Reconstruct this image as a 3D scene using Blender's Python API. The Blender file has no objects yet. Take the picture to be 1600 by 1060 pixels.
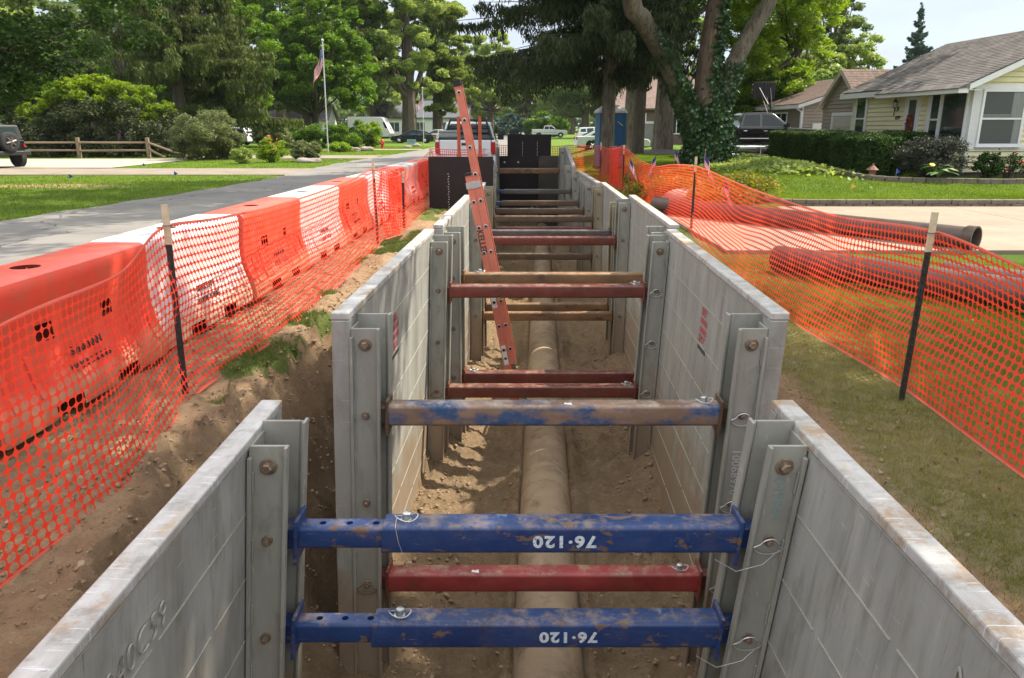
import bpy, math, random
import numpy as np
from mathutils import Matrix, Vector
R = math.radians
sc = bpy.context.scene
C = sc.collection
rs = np.random.RandomState(7)
random.seed(11)

# ---------------------------------------------------------------- camera
F = 1180.0
PITCH = R(15.7)
CZ = 1.75
cam_d = bpy.data.cameras.new('camera')
cam = bpy.data.objects.new('camera', cam_d)
C.objects.link(cam)
cam.location = (0, 0, CZ)
cam.rotation_euler = (R(90) - PITCH, 0, 0)
cam_d.sensor_width = 36
cam_d.lens = 36 * F / 1600
cam_d.clip_start = 0.05
cam_d.clip_end = 3000
sc.camera = cam

# ---------------------------------------------------------------- light
SUN = Vector((0.600, 0.225, 0.770)).normalized()
sd = bpy.data.lights.new('sun', 'SUN')
sd.energy = 4.3
sd.angle = R(0.55)
sd.color = (1.0, 0.91, 0.76)
so = bpy.data.objects.new('sun', sd)
C.objects.link(so)
so.rotation_euler = SUN.to_track_quat('Z', 'Y').to_euler()
w = bpy.data.worlds.new('World')
sc.world = w
w.use_nodes = True
nt = w.node_tree
nt.nodes.clear()
sky = nt.nodes.new('ShaderNodeTexSky')
sky.sky_type = 'NISHITA'
sky.sun_disc = False
sky.sun_elevation = math.asin(SUN.z)
sky.sun_rotation = math.atan2(SUN.x, SUN.y)
sky.air_density = 1.2
sky.dust_density = 1.5
tc = nt.nodes.new('ShaderNodeTexCoord')
mp = nt.nodes.new('ShaderNodeMapping')
mp.inputs['Scale'].default_value = (2.2, 2.2, 7)
nz = nt.nodes.new('ShaderNodeTexNoise')
nz.inputs['Scale'].default_value = 1.6
nz.inputs['Detail'].default_value = 6
nz.inputs['Roughness'].default_value = 0.55
cr = nt.nodes.new('ShaderNodeValToRGB')
cr.color_ramp.elements[0].position = 0.36
cr.color_ramp.elements[0].color = (0.62, 0.62, 0.62, 1)
cr.color_ramp.elements[1].position = 0.66
cr.color_ramp.elements[1].color = (1, 1, 1, 1)
mx = nt.nodes.new('ShaderNodeMixRGB')
mx.inputs['Color2'].default_value = (4.3, 4.4, 4.6, 1)
bg = nt.nodes.new('ShaderNodeBackground')
bg.inputs['Strength'].default_value = 0.094
out = nt.nodes.new('ShaderNodeOutputWorld')
L = nt.links.new
L(tc.outputs['Generated'], mp.inputs['Vector'])
L(mp.outputs['Vector'], nz.inputs['Vector'])
L(nz.outputs['Fac'], cr.inputs['Fac'])
L(cr.outputs['Color'], mx.inputs['Fac'])
L(sky.outputs['Color'], mx.inputs['Color1'])
sx = nt.nodes.new('ShaderNodeSeparateXYZ')
L(tc.outputs['Generated'], sx.inputs['Vector'])
hr_ = nt.nodes.new('ShaderNodeMapRange')
hr_.inputs['From Min'].default_value = 0.12
hr_.inputs['From Max'].default_value = 0.6
hr_.inputs['To Min'].default_value = 0.0
hr_.inputs['To Max'].default_value = 1.0
L(sx.outputs['Z'], hr_.inputs['Value'])
hm = nt.nodes.new('ShaderNodeVectorMath')
hm.operation = 'MULTIPLY'
hc = nt.nodes.new('ShaderNodeMixRGB')
hc.inputs['Color1'].default_value = (0.98, 1.06, 1.17, 1)
hc.inputs['Color2'].default_value = (2.75, 2.65, 2.5, 1)
L(hr_.outputs['Result'], hc.inputs['Fac'])
L(mx.outputs['Color'], hm.inputs[0])
L(hc.outputs['Color'], hm.inputs[1])
L(hm.outputs['Vector'], bg.inputs['Color'])
L(bg.outputs['Background'], out.inputs['Surface'])
vs = sc.view_settings
vs.view_transform = 'Standard'
vs.look = 'None'
vs.gamma = 1
vs.exposure = 1.0

# ---------------------------------------------------------------- materials
def newmat(name):
    m = bpy.data.materials.new(name)
    m.use_nodes = True
    n = m.node_tree
    b = n.nodes['Principled BSDF']
    return m, n, b

def setin(b, k, v):
    if k in b.inputs:
        b.inputs[k].default_value = v

def c4(c):
    return (c[0], c[1], c[2], 1)

def pm(name, c1, c2=None, scale=4, rough=0.6, metal=0.0, bump=0.0, bscale=None, stretch=(1, 1, 1), c3=None, c3pos=(0.55, 0.65), c3scale=None, spec=0.5, detail=5, rough2=None, coat=0):
    """two-tone noise material; c3 = patches (wear, rust, dust)"""
    m, n, b = newmat(name)
    N = n.nodes.new
    L = n.links.new
    b.inputs['Roughness'].default_value = rough
    b.inputs['Metallic'].default_value = metal
    setin(b, 'Specular IOR Level', spec)
    if coat:
        setin(b, 'Coat Weight', coat)
        setin(b, 'Coat Roughness', 0.05)
    if c2 is None:
        c2 = tuple(x * 0.85 for x in c1)
    t = N('ShaderNodeTexCoord')
    p = N('ShaderNodeMapping')
    p.inputs['Scale'].default_value = stretch
    L(t.outputs['Object'], p.inputs['Vector'])
    z = N('ShaderNodeTexNoise')
    z.inputs['Scale'].default_value = scale
    z.inputs['Detail'].default_value = detail
    z.inputs['Roughness'].default_value = 0.6
    L(p.outputs['Vector'], z.inputs['Vector'])
    r = N('ShaderNodeValToRGB')
    r.color_ramp.elements[0].position = 0.32
    r.color_ramp.elements[1].position = 0.68
    r.color_ramp.elements[0].color = c4(c1)
    r.color_ramp.elements[1].color = c4(c2)
    L(z.outputs['Fac'], r.inputs['Fac'])
    col = r.outputs['Color']
    if c3 is not None:
        z3 = N('ShaderNodeTexNoise')
        z3.inputs['Scale'].default_value = c3scale or scale * 1.7
        z3.inputs['Detail'].default_value = 8
        z3.inputs['Roughness'].default_value = 0.65
        L(p.outputs['Vector'], z3.inputs['Vector'])
        r3 = N('ShaderNodeValToRGB')
        r3.color_ramp.elements[0].position = c3pos[0]
        r3.color_ramp.elements[1].position = c3pos[1]
        L(z3.outputs['Fac'], r3.inputs['Fac'])
        mxx = N('ShaderNodeMixRGB')
        mxx.inputs['Color2'].default_value = c4(c3)
        L(r3.outputs['Color'], mxx.inputs['Fac'])
        L(col, mxx.inputs['Color1'])
        col = mxx.outputs['Color']
        if rough2 is not None:
            mr = N('ShaderNodeMapRange')
            mr.inputs['To Min'].default_value = rough
            mr.inputs['To Max'].default_value = rough2
            L(r3.outputs['Color'], mr.inputs['Value'])
            L(mr.outputs['Result'], b.inputs['Roughness'])
    L(col, b.inputs['Base Color'])
    if bump:
        zb = N('ShaderNodeTexNoise')
        zb.inputs['Scale'].default_value = bscale or scale * 4
        zb.inputs['Detail'].default_value = 8
        L(p.outputs['Vector'], zb.inputs['Vector'])
        bp = N('ShaderNodeBump')
        bp.inputs['Strength'].default_value = 0.6
        bp.inputs['Distance'].default_value = bump
        L(zb.outputs['Fac'], bp.inputs['Height'])
        L(bp.outputs['Normal'], b.inputs['Normal'])
    return m

def leafmat(name, c1, c2, trans=0.35, rough=0.5, spec=0.3, clump=0.35, c3=None):
    m, n, b = newmat(name)
    N = n.nodes.new
    L = n.links.new
    g = N('ShaderNodeNewGeometry')
    t = N('ShaderNodeTexCoord')
    z = N('ShaderNodeTexNoise')
    z.inputs['Scale'].default_value = clump
    z.inputs['Detail'].default_value = 3
    L(t.outputs['Object'], z.inputs['Vector'])
    ma = N('ShaderNodeMath')
    ma.operation = 'MULTIPLY_ADD'
    ma.inputs[1].default_value = 0.55
    L(g.outputs['Random Per Island'], ma.inputs[0])
    mb = N('ShaderNodeMath')
    mb.operation = 'MULTIPLY_ADD'
    mb.inputs[1].default_value = 1.6
    mb.inputs[2].default_value = -0.55
    L(z.outputs['Fac'], mb.inputs[0])
    L(mb.outputs[0], ma.inputs[2])
    r = N('ShaderNodeValToRGB')
    r.color_ramp.elements[0].position = 0.1
    r.color_ramp.elements[1].position = 0.95
    r.color_ramp.elements[0].color = c4(c1)
    r.color_ramp.elements[1].color = c4(c2)
    if c3:
        e = r.color_ramp.elements.new(0.99)
        e.color = c4(c3)
    L(ma.outputs[0], r.inputs['Fac'])
    L(r.outputs['Color'], b.inputs['Base Color'])
    b.inputs['Roughness'].default_value = rough
    setin(b, 'Specular IOR Level', spec)
    tr = N('ShaderNodeBsdfTranslucent')
    hs = N('ShaderNodeHueSaturation')
    hs.inputs['Hue'].default_value = 0.485
    hs.inputs['Saturation'].default_value = 1.15
    hs.inputs['Value'].default_value = 1.5
    L(r.outputs['Color'], hs.inputs['Color'])
    L(hs.outputs['Color'], tr.inputs['Color'])
    ms = N('ShaderNodeMixShader')
    ms.inputs['Fac'].default_value = trans
    L(b.outputs[0], ms.inputs[1])
    L(tr.outputs[0], ms.inputs[2])
    L(ms.outputs[0], n.nodes['Material Output'].inputs['Surface'])
    return m

def glassmat(name, col=(0.02, 0.03, 0.035), rough=0.04):
    m, n, b = newmat(name)
    b.inputs['Base Color'].default_value = c4(col)
    b.inputs['Roughness'].default_value = rough
    setin(b, 'Specular IOR Level', 0.35)
    return m

M = {}
ALU = (0.49, 0.49, 0.445)
M['alu'] = pm('aluminium_panel', (0.285, 0.285, 0.26), (0.43, 0.43, 0.395), 2.2, 0.5, 0.3, 0.002, 30, (1, 1.3, 0.3), c3=(0.20, 0.185, 0.148), c3pos=(0.5, 0.78), c3scale=6)
M['alucap'] = pm('aluminium_cap', (0.36, 0.35, 0.33), (0.54, 0.53, 0.51), 9, 0.55, 0.25, 0.0015, 60, (1.5, 0.6, 1), c3=(0.44, 0.32, 0.20), c3pos=(0.58, 0.68), c3scale=3.2)
M['weld'] = pm('weld_bead', (0.50, 0.49, 0.43), None, 20, 0.4, 0.5)
M['post'] = pm('aluminium_post', (0.265, 0.262, 0.225), (0.36, 0.355, 0.31), 4, 0.52, 0.32, 0.001, 60, (1, 1, 0.4), c3=(0.20, 0.20, 0.165), c3pos=(0.55, 0.75), c3scale=9)
M['postrust'] = pm('aluminium_post_stained', (0.27, 0.22, 0.15), (0.33, 0.30, 0.22), 4, 0.6, 0.25, 0.001, 60, (1, 1, 0.4))
RUST = (0.17, 0.075, 0.032)
def paint(name, c, dark, patch, pos, rough=0.38, sc_=7, st=(0.5, 1, 1), bump=0.002, dust=(0.34, 0.25, 0.17)):
    m = pm(name, c, dark, 4.0, rough, 0.0, bump, 55, st, c3=patch, c3pos=pos, c3scale=sc_, rough2=0.75, detail=8)
    n = m.node_tree
    b = n.nodes['Principled BSDF']
    src = b.inputs['Base Color'].links[0].from_socket
    N = n.nodes.new
    L = n.links.new
    g = N('ShaderNodeNewGeometry')
    sp = N('ShaderNodeSeparateXYZ')
    L(g.outputs['True Normal'], sp.inputs['Vector'])
    t = N('ShaderNodeTexCoord')
    z = N('ShaderNodeTexNoise')
    z.inputs['Scale'].default_value = 9
    z.inputs['Detail'].default_value = 10
    z.inputs['Roughness'].default_value = 0.75
    L(t.outputs['Object'], z.inputs['Vector'])
    r = N('ShaderNodeMapRange')
    r.inputs['From Min'].default_value = 0.47
    r.inputs['From Max'].default_value = 0.66
    L(z.outputs['Fac'], r.inputs['Value'])
    u = N('ShaderNodeMapRange')
    u.inputs['From Min'].default_value = 0.3
    u.inputs['From Max'].default_value = 0.95
    u.inputs['To Min'].default_value = 0.10
    u.inputs['To Max'].default_value = 0.8
    L(sp.outputs['Z'], u.inputs['Value'])
    mu_ = N('ShaderNodeMath')
    mu_.operation = 'MULTIPLY'
    L(r.outputs['Result'], mu_.inputs[0])
    L(u.outputs['Result'], mu_.inputs[1])
    x = N('ShaderNodeMixRGB')
    x.inputs['Color2'].default_value = c4(dust)
    L(mu_.outputs[0], x.inputs['Fac'])
    L(src, x.inputs['Color1'])
    L(x.outputs['Color'], b.inputs['Base Color'])
    return m
M['blue'] = paint('blue_paint', (0.014, 0.045, 0.155), (0.008, 0.024, 0.095), (0.12, 0.072, 0.05), (0.585, 0.605), sc_=17, dust=(0.24, 0.18, 0.135))
M['bluerust'] = paint('worn_blue_paint', (0.27, 0.17, 0.115), (0.10, 0.055, 0.035), (0.022, 0.06, 0.15), (0.47, 0.58), sc_=7, dust=(0.42, 0.36, 0.30))
M['red'] = paint('red_paint', (0.17, 0.038, 0.028), (0.08, 0.022, 0.016), (0.10, 0.04, 0.025), (0.6, 0.7), 0.34)
M['brightred'] = paint('bright_red_paint', (0.34, 0.045, 0.045), (0.16, 0.02, 0.02), (0.14, 0.04, 0.03), (0.6, 0.68), 0.36)
M['rust'] = paint('rusty_steel', (0.22, 0.115, 0.045), (0.11, 0.055, 0.026), (0.06, 0.035, 0.022), (0.55, 0.65), 0.6)
M['dkrust'] = paint('dark_rusty_steel', (0.10, 0.06, 0.035), (0.06, 0.035, 0.022), (0.17, 0.085, 0.04), (0.58, 0.68), 0.5)
M['bolt'] = pm('bolt_steel', (0.16, 0.10, 0.065), (0.30, 0.24, 0.18), 30, 0.5, 0.6)
M['zinc'] = pm('zinc_steel', (0.5, 0.52, 0.53), None, 30, 0.35, 0.8)
M['plate'] = pm('dark_steel_plate', (0.009, 0.005, 0.0045), (0.015, 0.008, 0.007), 3, 0.75, 0.0, 0.001, 30, c3=(0.028, 0.02, 0.017), c3pos=(0.6, 0.8))
M['slab'] = pm('brown_steel_slab', (0.04, 0.033, 0.027), (0.065, 0.055, 0.045), 3, 0.7, 0.2, 0.002, 30)
M['chain'] = pm('chain_steel', (0.5, 0.5, 0.55), None, 30, 0.4, 0.7)
M['stencil'] = pm('white_stencil_paint', (0.66, 0.68, 0.68), (0.40, 0.44, 0.50), 60, 0.7, c3=(0.08, 0.11, 0.2), c3pos=(0.60, 0.64), c3scale=70)
M['slate'] = paint('slate_worn_paint', (0.085, 0.075, 0.07), (0.04, 0.036, 0.036), (0.15, 0.085, 0.05), (0.56, 0.66), 0.4, dust=(0.26, 0.21, 0.17))
M['chalk'] = pm('grey_chalk', (0.5, 0.5, 0.48), None, 60, 0.9)
M['bluechalk'] = pm('blue_chalk', (0.19, 0.29, 0.31), None, 60, 0.9)
M['redmark'] = pm('red_stencil', (0.42, 0.06, 0.07), (0.34, 0.10, 0.09), 40, 0.7)
M['blackmark'] = pm('black_stencil', (0.05, 0.05, 0.045), None, 40, 0.7)
M['orange'] = pm('orange_plastic', (0.76, 0.095, 0.05), (0.64, 0.065, 0.035), 1.8, 0.42, 0, 0.001, 14, c3=(0.46, 0.13, 0.085), c3pos=(0.48, 0.75), c3scale=5)
M['whitepl'] = pm('white_plastic', (0.62, 0.59, 0.58), (0.52, 0.475, 0.46), 2.5, 0.45, 0, 0.001, 14, c3=(0.38, 0.30, 0.24), c3pos=(0.55, 0.85))
M['redhole'] = pm('deep_red_recess', (0.12, 0.012, 0.006), None, 5, 0.9)
M['hole'] = pm('dark_recess', (0.02, 0.012, 0.01), None, 5, 0.9)
M['stake'] = pm('stake_green_black', (0.022, 0.026, 0.024), (0.04, 0.045, 0.04), 20, 0.55, 0.2)
M['staketip'] = pm('cream_stake_tip', (0.62, 0.52, 0.36), (0.5, 0.4, 0.26), 20, 0.6)
M['ladder'] = pm('orange_fibreglass', (0.62, 0.19, 0.12), (0.52, 0.145, 0.095), 8, 0.5, 0, 0.0005, 60, c3=(0.45, 0.22, 0.15), c3pos=(0.6, 0.8))
M['rubber'] = pm('black_rubber', (0.02, 0.02, 0.02), None, 10, 0.8)
M['rung'] = pm('aluminium_rung', (0.55, 0.55, 0.54), None, 30, 0.35, 0.8)
M['yellow'] = pm('yellow_sticker', (0.7, 0.62, 0.12), None, 30, 0.6)
M['whitest'] = pm('white_sticker', (0.75, 0.75, 0.74), None, 30, 0.6)
M['pipe'] = pm('muddy_concrete_pipe', (0.32, 0.235, 0.15), (0.23, 0.165, 0.105), 3.2, 0.85, 0, 0.008, 22, c3=(0.15, 0.105, 0.068), c3pos=(0.52, 0.72), c3scale=5)
M['iron'] = pm('ductile_iron_pipe', (0.075, 0.052, 0.044), (0.11, 0.078, 0.065), 5, 0.42, 0.2, 0.001, 60)
M['asphalt'] = pm('asphalt', (0.15, 0.14, 0.127), (0.235, 0.22, 0.20), 0.45, 0.9, 0, 0.004, 60, c3=(0.11, 0.104, 0.098), c3pos=(0.5, 0.7), c3scale=90)
M['concrete'] = pm('concrete', (0.32, 0.25, 0.185), (0.24, 0.188, 0.14), 0.9, 0.85, 0, 0.002, 60, c3=(0.20, 0.16, 0.125), c3pos=(0.55, 0.8), c3scale=2.2)
M['gravel'] = pm('gravel', (0.42, 0.37, 0.31), (0.26, 0.23, 0.19), 30, 0.95, 0, 0.02, 60)
M['mulch'] = pm('grey_mulch', (0.13, 0.12, 0.11), (0.07, 0.06, 0.055), 14, 0.95, 0, 0.03, 25)
M['bark'] = pm('bark', (0.24, 0.20, 0.15), (0.10, 0.082, 0.06), 6, 0.95, 0, 0.03, 14, (1, 1, 0.22))
M['barkred'] = pm('reddish_bark', (0.24, 0.17, 0.125), (0.11, 0.075, 0.055), 6, 0.95, 0, 0.03, 14, (1, 1, 0.18))
M['bark2'] = pm('dark_bark', (0.055, 0.042, 0.03), (0.10, 0.08, 0.058), 6, 0.95, 0, 0.03, 10, (1, 1, 0.25))
M['wood'] = pm('weathered_wood', (0.16, 0.115, 0.07), (0.24, 0.18, 0.115), 9, 0.85, 0, 0.003, 30, (0.2, 1, 1))
M['stone'] = pm('landscape_block', (0.20, 0.165, 0.13), (0.115, 0.095, 0.075), 5, 0.9, 0, 0.006, 25)
M['rock'] = pm('field_rock', (0.36, 0.31, 0.27), (0.22, 0.19, 0.165), 3, 0.85, 0, 0.01, 10)
M['soil'] = pm('loose_soil', (0.30, 0.21, 0.13), (0.19, 0.13, 0.08), 12, 0.95)
M['yellowsid'] = pm('yellow_siding', (0.69, 0.635, 0.385), (0.73, 0.675, 0.425), 1.5, 0.6)
M['tansid'] = pm('tan_siding', (0.29, 0.245, 0.195), (0.325, 0.275, 0.22), 1.5, 0.6)
M['drksid'] = pm('olive_siding', (0.20, 0.175, 0.135), (0.23, 0.2, 0.155), 1.5, 0.6)
M['whitesid'] = pm('white_siding', (0.58, 0.58, 0.57), (0.63, 0.63, 0.62), 1.5, 0.6)
M['brown'] = pm('brown_siding', (0.10, 0.06, 0.05), (0.14, 0.085, 0.07), 1.5, 0.7)
M['trim'] = pm('white_trim', (0.68, 0.69, 0.69), (0.73, 0.74, 0.73), 6, 0.5)
M['greytrim'] = pm('garage_trim', (0.55, 0.49, 0.42), None, 6, 0.5)
M['glass'] = glassmat('window_glass')
M['glass'].node_tree.nodes['Principled BSDF'].inputs['Specular IOR Level'].default_value = 0.8
M['screen'] = glassmat('window_screen', (0.075, 0.078, 0.078), 0.3)
M['curtain'] = pm('curtain', (0.25, 0.26, 0.25), (0.17, 0.18, 0.17), 10, 0.8, stretch=(1, 8, 0.2))
M['carglass'] = glassmat('car_glass', (0.03, 0.045, 0.045), 0.03)
M['black'] = pm('black_plastic', (0.014, 0.014, 0.015), (0.022, 0.022, 0.022), 10, 0.5)
M['blackpaint'] = pm('black_car_paint', (0.008, 0.008, 0.010), (0.010, 0.010, 0.013), 3, 0.2, 0.0, coat=0.8)
M['bluepaint'] = pm('dark_blue_car_paint', (0.010, 0.016, 0.028), (0.012, 0.018, 0.032), 3, 0.2, 0.0, coat=0.8)
M['whitepaint'] = pm('white_car_paint', (0.72, 0.73, 0.74), (0.68, 0.69, 0.71), 2, 0.3, 0.0, coat=0.5)
M['chrome'] = pm('chrome', (0.75, 0.75, 0.76), None, 20, 0.15, 1.0)
M['redlens'] = pm('red_lens', (0.45, 0.012, 0.015), None, 10, 0.15)
M['clearlens'] = pm('clear_lens', (0.7, 0.7, 0.68), None, 10, 0.1)
M['greybox'] = pm('grey_toolbox', (0.32, 0.34, 0.33), (0.26, 0.28, 0.27), 10, 0.5)
M['hydrant'] = pm('red_hydrant_paint', (0.5, 0.03, 0.02), (0.4, 0.025, 0.015), 10, 0.4)
M['orangesteel'] = pm('orange_steel', (0.55, 0.09, 0.03), (0.35, 0.06, 0.02), 10, 0.5)
M['bluetoilet'] = pm('blue_toilet_plastic', (0.015, 0.13, 0.32), (0.012, 0.11, 0.28), 5, 0.45)
M['greyshed'] = pm('grey_shed_plastic', (0.20, 0.20, 0.21), (0.17, 0.17, 0.18), 5, 0.6)
M['flagblue'] = pm('flag_blue', (0.03, 0.04, 0.16), None, 20, 0.8)
M['flagred'] = pm('flag_red', (0.55, 0.03, 0.05), None, 20, 0.8)
M['flagwhite'] = pm('flag_white', (0.75, 0.73, 0.74), None, 20, 0.8)
M['pole'] = pm('white_pole', (0.62, 0.63, 0.64), None, 10, 0.35, 0.3)
M['markblue'] = pm('blue_marker', (0.01, 0.08, 0.5), None, 10, 0.6)
M['markyellow'] = pm('yellow_marker', (0.85, 0.5, 0.03), None, 10, 0.6)
M['wreath'] = pm('orange_wreath', (0.42, 0.09, 0.03), (0.12, 0.04, 0.02), 20, 0.9)
M['petalred'] = pm('red_petals', (0.7, 0.04, 0.03), None, 10, 0.6)
M['petalpink'] = pm('pink_petals', (0.62, 0.16, 0.12), None, 10, 0.6)
M['petalyellow'] = pm('yellow_petals', (0.8, 0.6, 0.05), None, 10, 0.6)
M['terracotta'] = pm('clay', (0.25, 0.12, 0.08), None, 10, 0.8)
M['signblue'] = pm('pale_blue_sign', (0.25, 0.38, 0.42), None, 10, 0.6)
M['wire'] = pm('steel_wire', (0.6, 0.6, 0.6), None, 10, 0.4, 0.7)

def cracks(mat, scale, width, dark):
    n = mat.node_tree
    b = n.nodes['Principled BSDF']
    N = n.nodes.new
    L = n.links.new
    src = b.inputs['Base Color'].links[0].from_socket
    t = N('ShaderNodeTexCoord')
    z = N('ShaderNodeTexNoise')
    z.inputs['Scale'].default_value = 1.2
    z.inputs['Detail'].default_value = 8
    L(t.outputs['Object'], z.inputs['Vector'])
    ad = N('ShaderNodeMixRGB')
    ad.blend_type = 'ADD'
    ad.inputs['Fac'].default_value = 0.9
    L(t.outputs['Object'], ad.inputs['Color1'])
    L(z.outputs['Color'], ad.inputs['Color2'])
    v = N('ShaderNodeTexVoronoi')
    v.feature = 'DISTANCE_TO_EDGE'
    v.inputs['Scale'].default_value = scale
    L(ad.outputs['Color'], v.inputs['Vector'])
    r = N('ShaderNodeMapRange')
    r.inputs['From Min'].default_value = width
    r.inputs['From Max'].default_value = width * 1.6
    r.inputs['To Min'].default_value = 1.0
    r.inputs['To Max'].default_value = 0.0
    L(v.outputs['Distance'], r.inputs['Value'])
    x = N('ShaderNodeMixRGB')
    x.inputs['Color2'].default_value = c4(dark)
    L(r.outputs['Result'], x.inputs['Fac'])
    L(src, x.inputs['Color1'])
    L(x.outputs['Color'], b.inputs['Base Color'])
def overlay(mat, col, scale, stretch, lo, hi, fac=0.8, rot=0.0, detail=8):
    n = mat.node_tree
    b = n.nodes['Principled BSDF']
    N = n.nodes.new
    L = n.links.new
    src = b.inputs['Base Color'].links[0].from_socket
    t = N('ShaderNodeTexCoord')
    p = N('ShaderNodeMapping')
    p.inputs['Scale'].default_value = stretch
    p.inputs['Rotation'].default_value = (rot, 0, 0)
    L(t.outputs['Object'], p.inputs['Vector'])
    z = N('ShaderNodeTexNoise')
    z.inputs['Scale'].default_value = scale
    z.inputs['Detail'].default_value = detail
    z.inputs['Roughness'].default_value = 0.7
    L(p.outputs['Vector'], z.inputs['Vector'])
    r = N('ShaderNodeMapRange')
    r.inputs['From Min'].default_value = lo
    r.inputs['From Max'].default_value = hi
    r.inputs['To Max'].default_value = fac
    L(z.outputs['Fac'], r.inputs['Value'])
    x = N('ShaderNodeMixRGB')
    x.inputs['Color2'].default_value = c4(col)
    L(r.outputs['Result'], x.inputs['Fac'])
    L(src, x.inputs['Color1'])
    L(x.outputs['Color'], b.inputs['Base Color'])
overlay(M['alu'], (0.16, 0.155, 0.14), 2.6, (1, 5, 0.7), 0.54, 0.70, 0.5)
overlay(M['alu'], (0.50, 0.49, 0.44), 1.8, (1, 3.5, 0.35), 0.56, 0.70, 0.6)
overlay(M['alu'], (0.60, 0.60, 0.56), 3.0, (1, 1.2, 22), 0.66, 0.70, 0.55, 0.5, 3)
overlay(M['alu'], (0.11, 0.10, 0.085), 3.0, (1, 24, 1.2), 0.67, 0.70, 0.7, -0.35, 3)
overlay(M['alu'], (0.34, 0.25, 0.165), 1.6, (1, 1, 1), 0.60, 0.72, 0.75, 0, 12)
overlay(M['alucap'], (0.36, 0.25, 0.155), 2.2, (1, 1, 1), 0.53, 0.60, 0.9, 0, 12)
overlay(M['alucap'], (0.24, 0.225, 0.20), 4.0, (2, 3, 2), 0.52, 0.66, 0.7, 0, 10)
overlay(M['alucap'], (0.72, 0.73, 0.74), 2.5, (2, 26, 2), 0.60, 0.66, 0.6, 0.3, 4)
overlay(M['alucap'], (0.20, 0.19, 0.17), 5.0, (3, 12, 2), 0.66, 0.70, 0.7, -0.3, 4)
overlay(M['post'], (0.34, 0.25, 0.165), 3.0, (1, 1, 0.6), 0.62, 0.72, 0.6, 0, 12)
overlay(M['post'], (0.55, 0.54, 0.48), 5.0, (16, 1, 1.2), 0.66, 0.70, 0.5, 0.4, 3)
overlay(M['blue'], (0.16, 0.20, 0.28), 6.0, (1.5, 1, 14), 0.66, 0.70, 0.5, 0.2, 3)
overlay(M['blue'], (0.02, 0.02, 0.03), 5.0, (1, 1, 1), 0.62, 0.70, 0.6, 0, 12)
overlay(M['red'], (0.30, 0.16, 0.14), 7.0, (2, 1, 12), 0.66, 0.70, 0.5, 0.2, 3)
def basemud(mat, z1, col, fac=0.85, scale=5):
    n = mat.node_tree
    b = n.nodes['Principled BSDF']
    N = n.nodes.new
    L = n.links.new
    src = b.inputs['Base Color'].links[0].from_socket
    t = N('ShaderNodeTexCoord')
    sp = N('ShaderNodeSeparateXYZ')
    L(t.outputs['Object'], sp.inputs['Vector'])
    z = N('ShaderNodeTexNoise')
    z.inputs['Scale'].default_value = scale
    z.inputs['Detail'].default_value = 12
    z.inputs['Roughness'].default_value = 0.7
    L(t.outputs['Object'], z.inputs['Vector'])
    ma = N('ShaderNodeMath')
    ma.operation = 'MULTIPLY_ADD'
    ma.inputs[1].default_value = -1.0 / z1
    ma.inputs[2].default_value = 0.5
    L(sp.outputs['Z'], ma.inputs[0])
    ad = N('ShaderNodeMath')
    ad.operation = 'ADD'
    L(ma.outputs[0], ad.inputs[0])
    L(z.outputs['Fac'], ad.inputs[1])
    r = N('ShaderNodeMapRange')
    r.inputs['From Min'].default_value = 0.52
    r.inputs['From Max'].default_value = 0.72
    r.inputs['To Max'].default_value = fac
    L(ad.outputs[0], r.inputs['Value'])
    x = N('ShaderNodeMixRGB')
    x.inputs['Color2'].default_value = c4(col)
    L(r.outputs['Result'], x.inputs['Fac'])
    L(src, x.inputs['Color1'])
    L(x.outputs['Color'], b.inputs['Base Color'])
basemud(M['orange'], 0.55, (0.40, 0.26, 0.16), 0.75)
basemud(M['whitepl'], 0.6, (0.40, 0.29, 0.20), 0.8)
basemud(M['alu'], 2.6, (0.30, 0.215, 0.14), 0.8, 3)
basemud(M['post'], 2.4, (0.30, 0.215, 0.14), 0.7, 4)
M['drive2'] = pm('old_concrete', (0.26, 0.21, 0.165), (0.19, 0.155, 0.12), 0.8, 0.9, 0, 0.002, 60, c3=(0.14, 0.115, 0.09), c3pos=(0.55, 0.75), c3scale=1.5)
overlay(M['orange'], (0.42, 0.17, 0.11), 6.0, (0.7, 1, 0.6), 0.60, 0.75, 0.55, 0, 12)
overlay(M['orange'], (0.30, 0.10, 0.07), 4.0, (1, 3, 12), 0.67, 0.70, 0.6, 0.3, 3)
overlay(M['whitepl'], (0.34, 0.26, 0.20), 3.0, (1, 1, 0.6), 0.58, 0.75, 0.6, 0, 12)
overlay(M['whitepl'], (0.60, 0.20, 0.14), 4.0, (1, 3, 10), 0.65, 0.68, 0.6, 0.3, 3)
overlay(M['bark'], (0.045, 0.036, 0.026), 3.0, (7, 7, 0.9), 0.52, 0.60, 0.85, 0, 10)
overlay(M['barkred'], (0.07, 0.04, 0.028), 3.0, (8, 8, 0.8), 0.52, 0.60, 0.85, 0, 10)
overlay(M['asphalt'], (0.30, 0.25, 0.19), 0.30, (1, 0.35, 1), 0.58, 0.75, 0.55, 0, 12)
overlay(M['asphalt'], (0.085, 0.08, 0.075), 0.8, (1.6, 0.25, 1), 0.62, 0.70, 0.6, 0, 8)
overlay(M['concrete'], (0.20, 0.15, 0.105), 0.5, (1, 1, 1), 0.60, 0.75, 0.6, 0, 12)
cracks(M['asphalt'], 0.19, 0.0035, (0.085, 0.08, 0.074))
M['leafmaple'] = leafmat('maple_leaves', (0.052, 0.117, 0.013), (0.140, 0.254, 0.026), 0.38)
M['leafdark'] = leafmat('dark_leaves', (0.021, 0.053, 0.011), (0.052, 0.106, 0.019), 0.32)
M['leafbright'] = leafmat('bright_leaves', (0.117, 0.215, 0.023), (0.269, 0.389, 0.046), 0.45)
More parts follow.
